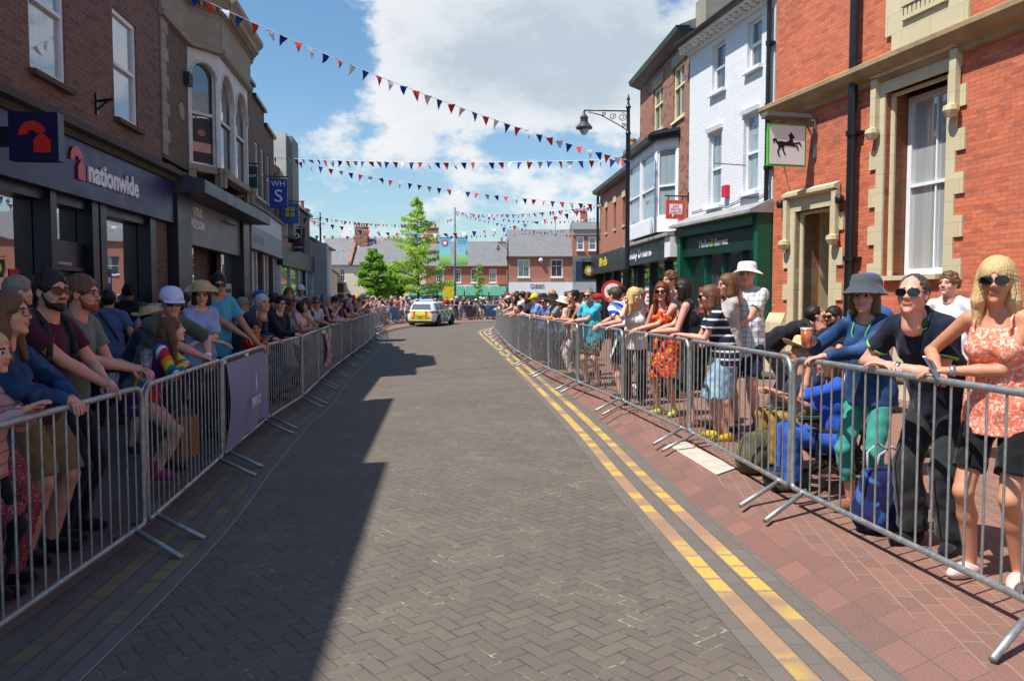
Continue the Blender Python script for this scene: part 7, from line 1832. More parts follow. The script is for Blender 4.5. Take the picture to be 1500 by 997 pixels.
def row(line, S, s0, s1, step, gap, side, where, group, near, childp=.12, jit=.10, mats=None, dens=1.0, hsc=1.0):
    s_ = s0
    while s_ < s1:
        if rc.random() < dens:
            p, t = line_pt(line, S, s_ + rc.uniform(-jit, jit)); n_ = V(-t[1], t[0]) if side == 'L' else V(t[1], -t[0])
            q = p + n_ * (gap + rc.uniform(0, .18)); 
            if free(q[0], q[1]):
                fdir = -n_; a = math.degrees(math.atan2(-fdir[0], fdir[1])) + rc.uniform(-35, 35) + (12 if side == 'L' else -8)
                ch = rc.random() < childp; extra(q[0], q[1], (0.022 if side == 'L' else .112) if p[1] < 44 else .025, a, where(q), group, near=near, child=ch, H=rc.uniform(1.15, 1.4) if ch else rc.uniform(1.58, 1.82) * hsc)
        s_ += step * rc.uniform(.85, 1.2)
sL = lambda y: float(np.interp(y, BAR_L[:450, 1], SL[:450])); 
GL_ = 'spectators along the left barriers'; GR_ = 'spectators along the right barriers'; GF_ = 'spectators across the square'
def whereL(q): return ('at the left rail before the bend', 'at the left rail beneath the white slab building', 'at the left rail under the shop signs')[2 if q[1] < 20 else 1 if q[1] < 30 else 0]
row(BAR_L, SL, sL(13.6), sL(22), .50, .30, 'L', whereL, GL_, 1)
row(BAR_L, SL, sL(22), sL(44), .55, .30, 'L', whereL, GL_, 0)
row(BAR_L, SL, sL(8.5), sL(20), .62, .95, 'L', lambda q: 'second row behind the left rail', GL_, 1, .0, dens=.75)
row(BAR_L, SL, sL(20), sL(42), .65, .90, 'L', lambda q: 'second row behind the far left rail', GL_, 0, .0, dens=.9)
row(BAR_L, SL, sL(10.5), sL(38), .95, 1.7, 'L', lambda q: 'third row near the left shop fronts', GL_, 0, .0, dens=.8)
row(BAR_L, SL, sL(44), SL[-1] - 22, .58, .32, 'L', lambda q: 'left of the police car across the square', GF_, 0, .08)
row(BAR_L, SL, SL[-1] - 22, SL[-1] - 3, .62, .32, 'L', lambda q: 'far rail right of the police car', GF_, 0, .08, dens=.8)
row(BAR_L, SL, sL(44), SL[-1] - 12, .70, .95, 'L', lambda q: 'second row across the square', GF_, 0, .0, dens=.85)
row(BAR_L, SL, sL(44), SL[-1] - 14, .95, 1.7, 'L', lambda q: 'back row before the market stalls', GF_, 0, .0, dens=.8)
sR = lambda y: float(np.interp(y, BAR_R[:380, 1], SR[:380]))
row(BAR_R, SR, sR(20.5), sR(41), .50, .30, 'R', lambda q: 'far end of the right rail', GR_, 0)
row(BAR_R, SR, sR(12), sR(38), .85, .95, 'R', lambda q: 'second row behind the right rail', GR_, 0, .0, dens=.62)
row(BAR_R, SR, sR(41), SR[-1] - 3, .7, .35, 'R', lambda q: 'round the corner of the right rail', GR_, 0)
# ================================================================== small worn and carried things
def strap(root, pts, r, mat, name, flat_=1.0):
    mb = MB(); mb.sm = True; mb.tube(pts, r, 6); o = mb.build(name, mat, root); return o
def J_of(p): return p[2]
M_STRAP = flat('dark_webbing', '22262a', .8)
for pr, nm in ((r2, 'rucksack_strap'),):
    J = J_of(pr); s = J['s']; Rt = J['Rt']
    for k in (-1, 1):
        mb = MB(); pts = [J['chest'] + Rt @ (V(k * x, y, z) * s) for x, y, z in ((.115, .118, -.10), (.105, .150, .0), (.095, .130, .08), (.088, .075, .17), (.085, 0, .218), (.085, -.09, .19), (.09, -.15, .05))]
        for a, b_ in zip(pts[:-1], pts[1:]): mb.tube([a, b_], .019, 6)
        mb.sm = True; mb.build(nm, M_STRAP, pr[0])
J = J_of(r5); strap(r5[0], [J['chest'] + J['Rt'] @ V(x, y, z) for x, y, z in ((-.10, .05, .2), (-.09, -.10, .16), (.0, -.155, .02), (.10, -.15, -.14), (.15, -.06, -.26))], .014, M_STRAP, 'shoulder_strap')
def cuff(pr, i, mat, name, w=.018, r=.031):
    J = J_of(pr); a, b_ = J['elb'][i], J['wri'][i]; d = nrm(b_ - a); c = b_ - d * .035; s = J['s']
    mb = MB(); mb.sm = True; mb.tube([c - d * w / 2, c + d * w / 2], r * s, 12); mb.build(name, mat, pr[0])
M_STEEL = flat('steel_watch', 'a8acb0', .3, metal=.8)
cuff(q1, 0, M_STEEL, 'watch', .03, .031); cuff(q2, 0, M_STEEL, 'watch', .025, .033); cuff(r7, 0, M_LET, 'wristband', .03, .033); cuff(q16, 1, M_BLACK, 'wristband'); cuff(q17, 0, M_BLACK, 'wristband')
# polo trim lines in light green and blue
J = J_of(q2); s = J['s']; M_TRIM = flat('lime_trim', '86c848', .6)
for k in (-1, 1):
    q = [J['nb'] + J['Rt'] @ (V(k * math.sin(t_) * .090, .018 - math.cos(t_) * .084, .034 - .052 * (1 - math.cos(t_)) / 2 - (.03 if t_ > 2.6 else 0)) * s) for t_ in (0.3, .8, 1.3, 1.8, 2.2, 2.5, 2.75)]
    strap(q2[0], q, .0042, M_TRIM, 'collar_trim')
for i in (0, 1):
    S, E = J['S'][i], J['elb'][i]; d = nrm(E - S); c = S + (E - S) * .60
    mb = MB(); mb.sm = True; mb.tube([c - d * .008, c + d * .004], .071 * s, 18); mb.build('sleeve_trim', M_TRIM, q2[0])
mb = MB(); mb.box((-.022, 0, -.005), (.022, .003, .005)); o = mb.build('chest_mark', M_LET, q2[0]); o.location = J['chest'] + J['Rt'] @ V(-.07 * s, .138 * s, .03 * s)
J = J_of(q3); strap(q3[0], [J['nb'] + J['Rt'] @ V(x, y, z) for x, y, z in ((-.06, .05, .0), (-.045, .125, -.08), (-.01, .15, -.2), (.0, .15, -.30), (.02, .145, -.2), (.06, .12, -.08), (.07, .05, 0))], .006, flat('green_lanyard', '3a9c58', .6), 'lanyard')
# hand held things
def hand_pt(pr, i, off=(0, 0, 0)):
    return world_pt(pr[0], J_of(pr)['hp'][i] + V(*off))
M_CLEAR = bpy.data.materials.new('clear_plastic'); M_CLEAR.use_nodes = True
_t = NT(M_CLEAR.node_tree); M_CLEAR.node_tree.nodes.clear()
_o = _t.n('ShaderNodeOutputMaterial'); _g = _t.n('ShaderNodeBsdfGlossy', ins={'Roughness': .05}); _tr = _t.n('ShaderNodeBsdfTransparent', ins={'Color': (.965, .97, .975)}); _f = _t.n('ShaderNodeFresnel', ins={0: 1.6})
_m = _t.n('ShaderNodeMixShader', ins={0: 0.10, 1: _tr.outputs[0], 2: _g.outputs[0]}); M_CLEAR.node_tree.links.new(_m.outputs[0], _o.inputs[0])
def cup(pos, label, liquid=None, lid=False, r=.040, h=.13):
    mb = MB(); mb.sm = True; mb.lathe([(r * .72, 0), (r, h), (r * .95, h), (r * .68, .004)], (0, 0, 0), 18)
    o = mb.build('drink_cup', M_CLEAR); o.location = pos; tag(o, label, 'cup')
    if liquid:
        lb = MB(); lb.sm = True; lb.lathe([(.0001, .006), (r * .68, .006), (r * .88, h * .80), (.0001, h * .80)], (0, 0, 0), 18); lb.build('drink', liquid, o)
        fb = MB(); fb.sm = True; fb.lathe([(r * .87, h * .802), (r * .93, h * .93), (.0001, h * .93)], (0, 0, 0), 18); fb.build('foam', flat('beer_foam', 'e8dcc0', .8), o)
    if lid:
        lb = MB(); lb.sm = True; lb.lathe([(r * 1.04, h), (r * .98, h + .02), (r * .6, h + .04), (r * .2, h + .045), (.0001, h + .045)], (0, 0, 0), 18); lb.build('lid', M_CLEAR, o)
    return o
m_beer, t_, b_ = newmat('amber_beer'); b_.inputs['Base Color'].default_value = (*s2l('d8661c'), 1); b_.inputs['Roughness'].default_value = .15
p = hand_pt(q3, 1); cup((p[0] - .03, p[1] - .03, p[2] - .07), 'plastic glass of amber beer in the hand of the woman in the bucket hat', m_beer, r=.046, h=.15)
p = hand_pt(r2, 0); cup((p[0] + .01, p[1] - .02, p[2] - .03), 'clear plastic cup held by the man in the maroon t-shirt', lid=False)
p = hand_pt(r3, 1); cup((p[0] + .01, p[1] - .02, p[2] - .02), 'clear plastic cup with domed lid held by the bearded man in spectacles', lid=True, h=.14)
mb = MB(); mb.box((-.037, -.075, -.004), (.037, .075, .004)); ph = mb.build('phone', flat('phone_back', '5a7088', .25, metal=.3)); p = hand_pt(q1, 1); ph.location = (p[0] - .03, p[1], p[2] + .03); ph.rotation_euler = (R(50), R(15), R(30)); tag(ph, 'silver blue mobile phone in the hand of the blonde woman', 'phone')
mb = MB(); mb.box((-.024, .012, .0041), (-.008, .060, .0056)); mb.build('camera_bump', M_BLACK, ph)
mb = MB(); mb.box((-.035, -.07, -.004), (.035, .07, .004)); ph = mb.build('phone', flat('black_phone', '15161a', .2)); p = hand_pt(r14, 1); ph.location = (p[0] + .02, p[1], p[2] + .05); ph.rotation_euler = (R(60), 0, R(-60)); tag(ph, 'black mobile phone held by the girl in the pink striped top', 'phone')
mb = MB(); mb.box((-.033, .0712, -.0035), (.033, .0725, .0035)); mb.build('edge_trim', M_STEEL, ph)
p = world_pt(s3[0], V(.22, .40, .98)); 
# bags
def soft_bag(name, pos, rz, w, d, h, mat, label, handles=True, strapmat=None, k=.05, sag=.0):
    root = empty(name, pos, rz, label, 'bag')
    b = Blob(.014, k); b.cone((-w / 2 + d / 2, 0, d / 2), (w / 2 - d / 2, 0, d / 2), d / 2 * 1.1, d / 2 * 1.1); b.cone((-w / 2 + d / 2, 0, h - d / 3), (w / 2 - d / 2, 0, h - d / 3), d / 3, d / 3.2)
    b.ell((0, 0, h * .45), (w / 2, d / 2 * 1.05, h * .5)); b.cone((-w / 2 + .05, 0, h - .02), (w / 2 - .05, 0, h - .02), .02, .02)
    vs, qs = b.mesh(planes=[((0, 0, .002), (0, 0, -1)), ((0, 0, h), (0, 0, 1))], noise=(.008, 18)); me = fast_mesh('body', vs, qs, [mat]); o = bpy.data.objects.new('bag_body', me); COL.objects.link(o); o.parent = root
    if handles:
        for sy in (-1, 1):
            hb = MB(); hb.sm = True; hb.tube([(-w * .25, sy * .03, h - .04), (-w * .22, sy * .05, h + .10), (0, sy * .06, h + .15), (w * .22, sy * .05, h + .10), (w * .25, sy * .03, h - .04)], .009, 6); hb.build('handle', strapmat or M_STRAP, root)
    return root
PT_TOTE = patterned('navy_tote_print', floral('242a58', ['1a1e44', '3a68a8'], 5, (.56, .60)))
g_ = at_ground(1252, 802, .112); soft_bag('tote_bag', (g_[0] + .34, g_[1] + .36, .112), R(20), .42, .24, .42, PT_TOTE, 'large navy blue patterned tote bag on the paving by the teal trousers', strapmat=flat('pale_rope', 'a8a8b0', .8))
PT_OLIVE = flat('olive_canvas', '5c5a3e', .9, var=.2, bump=.4)
g_ = at_ground(1105, 700, .112); soft_bag('rucksack', (g_[0] + .1, g_[1] + .25, .112), R(40), .44, .24, .36, PT_OLIVE, 'olive green rucksack lying behind the barrier by the mustard trousers', handles=False)
g_ = at_ground(1140, 722, .112); soft_bag('small_bag', (g_[0] + .12, g_[1] + .15, .112), R(10), .36, .22, .16, flat('navy_nylon', '20283c', .6, var=.2), 'flat navy bag on the paving in front of the woman in blue', handles=False)
hb_ = empty('handbag', (-2.78, 4.05, .40), R(80), 'navy leather handbag hanging beside the red patterned trousers', 'bag')
mb = MB(); mb.prism([(-.18, -.05, 0), (.18, -.05, 0), (.15, -.04, .26), (-.15, -.04, .26)], (0, .10, 0)); mb.build('bag_body', flat('navy_leather', '1c2238', .4, var=.1), hb_)
mb = MB(); mb.sm = True; mb.tube([(-.13, 0, .25), (-.12, 0, .4), (.0, 0, .62), (.12, 0, .4), (.13, 0, .25)], .010, 6); mb.build('strap', M_STRAP, hb_); mb = MB(); mb.box((-.03, -.062, .12), (.03, -.05, .17)); mb.build('buckle', M_STEEL, hb_)
pb_ = empty('paper_bag', (-2.78, 6.6, .30), R(85), 'brown paper carrier bag held low behind the second left barrier', 'bag')
mb = MB(); mb.hexa([(-.14, -.06, 0), (.14, -.06, 0), (.14, .06, 0), (-.14, .06, 0), (-.15, -.05, .34), (.15, -.05, .34), (.15, .05, .34), (-.15, .05, .34)]); mb.build('bag_body', flat('kraft_paper', '7c5e3c', .9, var=.12), pb_)
for sy in (-.05, .05):
    mb = MB(); mb.sm = True; mb.tube([(-.07, sy, .33), (-.05, sy, .41), (.05, sy, .41), (.07, sy, .33)], .004, 5); mb.build('handle', flat('kraft_cord', '8a6840', .9), pb_)

# ================================================================== banners tied to barriers
def banner_on(seg, z0, name, label, mat, top=1.05, bot=.22, bulge=.07, dx=.02, side=-1, s0=.03, s1=.97, sagb=0.0):
    p, q = V(*seg[0]), V(*seg[1]); L = np.linalg.norm(q - p); t = (q - p) / L; n_ = V(t[1], -t[0])
    root = empty(name, (p[0], p[1], z0), 0, label, 'banner'); nx_, nz_ = 24, 14; vs = []; fs = []
    for j in range(nz_ + 1):
        for i in range(nx_ + 1):
            a, b_ = s0 + (s1 - s0) * i / nx_, j / nz_; z = top - (top - bot) * b_ - sagb * math.sin(a * 3.1) * b_ - (.06 * (1 - a) * b_)
            d = .028 + bulge * math.sin(math.pi * min(1, b_ * 1.1)) * (.5 + .5 * math.sin(a * 5 + .8)) + .02 * math.sin(a * 17 + b_ * 4) * b_
            w = t * (L * a) + n_ * d * 1.0; vs.append((w[0], w[1], z))
    for j in range(nz_):
        for i in range(nx_): a = j * (nx_ + 1) + i; fs.append((a, a + nx_ + 1, a + nx_ + 2, a + 1))
    m = len(vs); vs += [(x - n_[0] * .004, y - n_[1] * .004, z) for x, y, z in vs]; fs += [tuple(i + m for i in f[::-1]) for f in fs]
    me = mesh_from('cloth', vs, fs, [mat], smooth=True); o = bpy.data.objects.new('cloth', me); COL.objects.link(o); o.parent = root
    tb = MB(); 
    for a in (s0, .5, s1): w = t * (L * a); tb.box((w[0] - .012, w[1] - .045, top + .0), (w[0] + .012, w[1] + .045, top + .055))
    tb.build('tie', M_LET, root)
    return root, p, t, n_, L
M_PBAN = flat('purple_banner', '7e86ac', .7, var=.06)
bn, p, t, n_, L = banner_on(segL[3], ZL, 'purple_banner', 'dull purple cloth banner with white lettering tied over the fourth left barrier', M_PBAN, bulge=.03)
c = V(p[0], p[1], 0) + V(t[0], t[1], 0) * L * .55 + V(n_[0], n_[1], 0) * .085
put_text('EVENTS', .15, (c[0], c[1], ZL + .52), V(t[0], t[1], 0), M_LET, bn, ext=.002)
mb = MB(); mb.prism([V(*c) + V(0, 0, ZL + .62), V(*c) + V(t[0], t[1], 0) * .03 + V(0, 0, ZL + .72), V(*c) + V(0, 0, ZL + .86), V(*c) - V(t[0], t[1], 0) * .02 + V(0, 0, ZL + .72)], (n_[0] * .004, n_[1] * .004, 0)); fix_normals(mb.build('emblem', M_LET, bn, world=True))
PT_BAN = patterned('picture_banner', floral('c8cdd4', ['4aa0d0', 'd8b838', 'c04848'], 5, (.52, .56)))
banner_on(segL[6], ZL, 'picture_banner', 'pale picture banner with blue and yellow shapes on the left barrier', PT_BAN, s0=.35, s1=.95, top=1.0, bot=.35)
M_BBAN = flat('blue_banner', '4a6f98', .7)
for i_, lb in ((20, 'blue cloth on the barrier left of the police car'), (25, 'blue cloth on the far barrier right of the police car')):
    banner_on(segL[i_], .0, 'blue_banner', lb, M_BBAN, s0=.3, s1=.95, top=1.05, bot=.3)

# ================================================================== street lamps, poles, round sign
def scroll(mb, c, r, a0, turns, ux, r_t=.010):
    pts = []
    for i in range(22):
        f = i / 21; a = a0 + turns * 2 * math.pi * f; rr = r * (1 - .75 * f); pts.append(V(*c) + ux * rr * math.cos(a) + V(0, 0, rr * math.sin(a)))
    mb.tube(pts, r_t, 5)
def street_lamp(x, y, zg, H, dirx, arm, label, rz=0.0):
    root = empty('street_lamp', (x, y, zg), rz, label, 'street lamp'); mb = MB(); mb.sm = False
    mb.lathe([(.15, 0), (.15, .25), (.11, .3), (.10, .9), (.12, .95), (.075, 1.02), (.065, 2.2), (.08, 2.24), (.06, 2.3), (.055, H - .9), (.075, H - .85), (.05, H - .8), (.045, H - .25), (.07, H - .2), (.04, H - .15), (.02, H - .05), (.045, H), (.0001, H + .14)], (0, 0, 0), 14)
    smooth_angle(mb.build('post', M_BLACK, root), 40)
    u = V(dirx, 0, 0); zb = H - .30; ab = MB(); ab.sm = True
    ab.tube([(0, 0, zb), tuple(u * arm + V(0, 0, zb + .02))], .018, 7); ab.tube([(0, 0, zb - .50), tuple(u * .25 * arm + V(0, 0, zb - .32)), tuple(u * .62 * arm + V(0, 0, zb - .10)), tuple(u * arm * .9 + V(0, 0, zb - .02))], .013, 6)
    for c, r, a0, tr in ((u * .14 * arm + V(0, 0, zb - .15), .11, 1.5, 1.6), (u * .36 * arm + V(0, 0, zb - .12), .09, 2.2, 1.5), (u * .56 * arm + V(0, 0, zb - .065), .055, 2.2, 1.4), (u * .10 * arm + V(0, 0, zb - .36), .06, .5, 1.5)): scroll(ab, c, r, a0, tr, u)
    ab.build('bracket', M_BLACK, root)
    lb = MB(); c = tuple(u * arm + V(0, 0, zb - .46))
    lb.lathe([(.205, .02), (.215, .05), (.12, .16), (.10, .18), (.095, .27), (.11, .30), (.06, .36), (.03, .40), (.03, .46)], c, 16); ln = smooth_angle(lb.build('lantern', flat('lamp_grey', '4c5050', .45, metal=.3), root), 40)
    gb = MB(); gb.sm = True; gb.lathe([(.0001, -.14), (.06, -.12), (.11, -.05), (.125, .03), (.0001, .035)], c, 14); gb.build('glass_bowl', flat('frosted_bowl', 'a8aaa8', .25), ln)
    return root
lx = (918 - 750) / 1150 * 20.2
street_lamp(lx, 20.2, .112, 6.56, -1, 1.12, 'ornate black street lamp with scrolled bracket in front of the right hand shops')
street_lamp((471 - 750) / 1150 * 45, 45, .02, 6.4, -1, .85, 'ornate black street lamp at the far end of the left row')
street_lamp((744 - 750) / 1150 * 69, 69, .02, 6.6, -1, .85, 'ornate black street lamp before the white fascia shop across the square')
def pole(x, y, zg, H, r, label, mat=None, name='pole'):
    root = empty(name, (x, y, zg), 0, label, 'pole'); mb = MB(); mb.sm = True; mb.tube([(0, 0, 0), (0, 0, H)], [r, r * .8], 10); mb.build('shaft', mat or M_BLACK, root)
    mb = MB(); mb.lathe([(r * 1.5, 0), (r * 1.5, .5), (r, .55)], (0, 0, 0), 10); mb.build('base', mat or M_BLACK, root); return root
YP = 60; XP = (667 - 750) / 1150 * YP; bp = pole(XP, YP + 2.6, .02, zY(305, YP + 2.6), .075, 'tall grey pole carrying two blue and green banners in the square', flat('pole_grey', '5c6468', .5), 'banner_pole')
YP += 2.6; XP = (667 - 750) / 1150 * YP; bp.location.x = XP
def banner_mat():
    m, t, b = newmat('sky_to_grass_banner'); z = t.sep(t.n('ShaderNodeTexCoord').outputs['Object'])[2]
    f = t.rng(z, zY(388, YP), zY(349, YP)); t.put(b.inputs['Base Color'], t.ramp(f, [(0, s2l('58b040')), (.25, s2l('a8d878')), (.45, s2l('98e0e8')), (1, s2l('50b8e0'))])); b.inputs['Roughness'].default_value = .6; return m
M_BM = banner_mat()
for i, (a, b_) in enumerate(((644, 660.5), (669, 685.5))):
    x0, x1 = (a - 750) / 1150 * YP - XP, (b_ - 750) / 1150 * YP - XP; z0, z1 = zY(388, YP), zY(349, YP)
    mb = MB(); mb.box((x0, -.01, z0), (x1, .01, z1)); bo = mb.build('banner', M_BM, bp)
    mb = MB(); mb.tube([(0, 0, z1), (x0 if i == 0 else x1, 0, z1)], .02, 6); mb.tube([(0, 0, z0), (x0 if i == 0 else x1, 0, z0)], .02, 6); mb.build('bracket', M_BLACK, bp)
    mid = (x0 + x1) / 2
    if i == 0:
        mb = MB(); mb.lathe([(.26, 0), (.26, .01), (.0001, .01)], (0, 0, 0), 16); r_ = mb.build('emblem', M_REDL, bo); r_.location = (mid, -.012, z1 - .42); r_.rotation_euler = (R(90), 0, 0)
        mb = MB(); mb.lathe([(.16, .011), (.16, .016), (.0001, .016)], (0, 0, 0), 16); q_ = mb.build('emblem', M_LET, bo); q_.location = (mid, -.012, z1 - .42); q_.rotation_euler = (R(90), 0, 0)
    else:
        put_text('RETFORD\nMARKET', .17, (XP + mid, YP - .02, z1 - .30), V(1, 0, 0), flat('banner_orange', 'd8a838', .5), bo, ext=.002)
        put_text('TOWN\nCENTRE', .17, (XP + mid, YP - .02, z1 - .95), V(1, 0, 0), M_LET, bo, ext=.002)
mb = MB(); mb.box(((649 - 667) / 1150 * YP, -.16, zY(446, YP)), ((665 - 667) / 1150 * YP, -.13, zY(420, YP))); yb = mb.build('yellow_notice', M_YELS, bp)
# mast by the left shops
pole((447 - 750) / 1150 * 34, 34, .02, zY(335, 34), .06, 'slim dark green mast beside the purple sign', flat('mast_green', '1f3a34', .5))
fp_ = pole((471 - 750) / 1150 * 52, 52, .02, 3.2, .04, 'slim post with a small square blue parking sign')
mb = MB(); mb.box((-.45, -.05, zY(420, 52)), (.1, -.02, zY(410, 52))); bs = mb.build('sign_plate', M_BLUE, fp_)
# round sign
rs = empty('road_sign', ((897 - 750) / 1150 * 17.5, 17.5, .112), R(-6), 'round white road sign with red rim behind the football shirt', 'road sign')
mb = MB(); mb.tube([(0, .03, 0), (0, .03, 2.0)], .03, 8); mb.build('post', M_DGREY, rs)
zc = zY(427, 17.5) - .112
mb = MB(); mb.lathe([(.0001, -.006), (.255, -.006), (.255, .0), (.0001, .0)], (0, 0, 0), 32); o = mb.build('sign_plate', flat('sign_red_rim', 'd02a20', .4), rs); o.location = (0, -.01, zc); o.rotation_euler = (R(90), 0, 0)
mb = MB(); mb.lathe([(.0001, .001), (.185, .001), (.185, .004), (.0001, .004)], (0, 0, 0), 32); o2 = mb.build('sign_face', M_LET, o)
mb = MB(); mb.box((-.13, -.02, .0045), (.0, .05, .007)); mb.box((.02, -.05, .0045), (.12, .02, .007)); mb.build('symbol', flat('sign_gold', 'b08830', .5), o)

# ================================================================== market stalls with green canopies
M_CANO = flat('green_canopy', '3c8068', .7, var=.1)
for i, (a, b_, Y) in enumerate(((598, 640, 67), (641, 680, 67.3), (681, 716, 67.6), (717, 742, 68))):
    x0, x1 = (a - 750) / 1150 * Y, (b_ - 750) / 1150 * Y; w = x1 - x0
    root = empty('market_stall', (x0, Y, .025), 0, ['green canopied market stall furthest left, behind the big tree', 'green canopied market stall behind the banner pole', 'green canopied market stall right of the banner pole', 'short green canopied market stall beside the brick shop'][i], 'market stall', 'market stalls along the back of the square')
    zt, zb = zY(419, Y), zY(433, Y)
    mb = MB(); mb.prism([(0, 0, zb - .1), (0, 0, zb), (0, 1.2, zt), (0, 2.4, zb), (0, 2.4, zb - .1), (0, 1.2, zt - .1)], (w - .05, 0, 0)); fix_normals(mb.build('canopy', M_CANO, root))
    mb = MB(); mb.box((0, -.012, zb - .35), (w - .05, -.002, zb - .02)); mb.build('valance', flat('valance_green', '2c6250', .7), root)
    for px_ in (.05, w - .12):
        for py_ in (.06, 2.3): mb = MB(); mb.tube([(px_, py_, 0), (px_, py_, zb - .1)], .025, 6); mb.build('post', M_LEAD, root)
    mb = MB(); mb.box((.1, .5, 0), (w - .2, 1.6, .85)); mb.build('counter', M_DGREY, root)

# ================================================================== trees
def leafmat(name, c1, c2):
    m, t, b = newmat(name); geo = t.n('ShaderNodeNewGeometry'); r = t.n('ShaderNodeTexWhiteNoise', ins={'Vector': t.vm('MULTIPLY', geo.outputs['Position'], (2, 2, 2))})
    pos = geo.outputs['Position']; n = t.noise(pos, 1.1, 3); rr = geo.outputs['Random Per Island']
    c = t.mix(t.m('ADD', t.m('MULTIPLY', rr, .6), t.m('MULTIPLY', n, .4)), s2l(c1), s2l(c2)); t.put(b.inputs['Base Color'], c); b.inputs['Roughness'].default_value = .5; b.inputs['Specular IOR Level'].default_value = .3
    tr = t.n('ShaderNodeBsdfTranslucent', ins={'Color': t.mix(1.0, c, (1.3, 1.5, .6), 'MULTIPLY')}); ms = t.n('ShaderNodeMixShader', ins={0: .45, 1: b.outputs[0], 2: tr.outputs[0]})
    out = [q for q in m.node_tree.nodes if q.type == 'OUTPUT_MATERIAL'][0]; m.node_tree.links.new(ms.outputs[0], out.inputs[0]); return m
M_BARK = flat('bark', '5c5044', .9, var=.3, bump=.5)
def tree(x, y, H, zc, prof, nb, nleaf, label, mat, seed, droop=0.1, lsize=.13, r0=.12):
    rg_ = np.random.RandomState(seed); root = empty('tree', (x, y, .02), 0, label, 'tree'); tb = MB(); tb.sm = True
    tb.tube([(0, 0, 0), (.02, 0, H * .3), (-.03, .02, H * .6), (0, 0, H * .97)], [r0, r0 * .75, r0 * .4, .012], 8)
    P = []; 
    for i in range(nb):
        f = (i + rg_.rand()) / nb; z = zc + (H - zc) * f; L = np.interp(f, *zip(*prof)) * rg_.uniform(.65, 1.12); a = i * 2.4 + rg_.uniform(-.5, .5); up = rg_.uniform(.05, .55) * (1 - f * .2) + .5 * max(0, f - .8)
        d = V(math.cos(a), math.sin(a), up); pts = [V(0, 0, z - .15)]; 
        for k in range(1, 6): pts.append(V(0, 0, z - .15) + d * L * k / 5 + V(0, 0, -droop * L * (k / 5) ** 2) + rg_.normal(0, .05, 3) * L * .3)
        tb.tube(pts, [.035 * L / 2 + .008] + [.025 * L / 2 * (1 - k / 6) + .004 for k in range(5)], 5)
        m_ = int(nleaf / nb * (.35 + L / 2)); t_ = rg_.beta(1.6, 1.1, m_); seg = np.clip((t_ * 5).astype(int), 0, 4); fr_ = t_ * 5 - seg; Pp = np.array(pts); base = Pp[seg] * (1 - fr_[:, None]) + Pp[seg + 1] * fr_[:, None]
        side = np.cross(nrm(d), V(0, 0, 1)); tw = rg_.normal(0, 1, m_); spread = .28 * L * (1.1 - t_ * .75)
        P.append(base + side * (tw * spread * .55)[:, None] + rg_.normal(0, .09, (m_, 3)) + V(0, 0, -.04) * np.abs(tw)[:, None])
    tb.build('trunk', M_BARK, root); P = np.concatenate(P); n = len(P)
    nn = rg_.normal(0, 1, (n, 3)) + V(0, 0, .9); nn /= np.linalg.norm(nn, axis=1)[:, None]; a = rg_.normal(0, 1, (n, 3)); u = np.cross(nn, a); u /= np.linalg.norm(u, axis=1)[:, None]; v = np.cross(nn, u)
    s_ = rg_.uniform(.6, 1.25, n)[:, None] * lsize; vs = np.stack([P - u * s_, P - v * s_ * .55, P + u * s_, P + v * s_ * .55], 1).reshape(-1, 3); qs = np.arange(4 * n).reshape(-1, 4)
    me = fast_mesh('crown', vs, qs, [mat]); o = bpy.data.objects.new('crown', me); COL.objects.link(o); o.parent = root; return root
M_LEAF = leafmat('fresh_leaves', '86a83c', 'c4d86c'); M_LEAF2 = leafmat('mid_leaves', '5a8c30', '9cc04c')
Yt = 59
tree((602 - 750) / 1150 * Yt, Yt + 4.5, zY(290, Yt + 4.5), 1.9, [(0, 3.0), (.2, 3.2), (.45, 2.4), (.7, 1.4), (.88, .7), (1, .2)], 50, 10500, 'tall light green young tree with open horizontal branches in the square', M_LEAF, 3, lsize=.095)
tree((548 - 750) / 1150 * 62, 62, zY(368, 62), 1.4, [(0, 1.3), (.4, 1.45), (.8, 1.0), (1, .4)], 34, 7000, 'short bushy green tree left of the tall tree', M_LEAF2, 5)
tree((577 - 750) / 1150 * 64, 64, zY(392, 64), 1.3, [(0, 1.3), (.5, 1.3), (1, .5)], 24, 5000, 'low green tree between the bushy tree and the tall tree', M_LEAF2, 9)
tree((703 - 750) / 1150 * 68, 66.6, zY(388, 68), 1.7, [(0, .45), (.5, .6), (1, .2)], 14, 500, 'thin sapling with a few leaves in front of the long brick range', M_LEAF2, 8, r0=.05)

# ================================================================== police car
def loft(mb, secs, mi=0, cap=True):
    n = len(secs[0]); vs = [p for s_ in secs for p in s_]; fs = []
    for i in range(len(secs) - 1):
        for j in range(n): fs.append((i * n + j, i * n + (j + 1) % n, (i + 1) * n + (j + 1) % n, (i + 1) * n + j))
    if cap: fs.append(tuple(range(n - 1, -1, -1))); fs.append(tuple((len(secs) - 1) * n + j for j in range(n)))
    mb.add(vs, fs, mi)
def sup(x, w, z0, z1, n=20, e=4.5):
    zm, hz = (z0 + z1) / 2, (z1 - z0) / 2; P = []
    for k in range(n):
        a = 2 * math.pi * (k + .5) / n; c, s = math.cos(a), math.sin(a); P.append((x, w * math.copysign(abs(c) ** (2 / e), c), zm + hz * math.copysign(abs(s) ** (2 / e), s)))
    return P
M_CARW = flat('white_car_paint', 'e4e6e8', .22, var=.02, spec=.6); M_TYRE = flat('tyre_rubber', '17171a', .8); M_RIM = flat('alloy_rim', '7c8084', .3, metal=.7); M_CGL = glassmat('car_glass', (.015, .02, .022), .10)
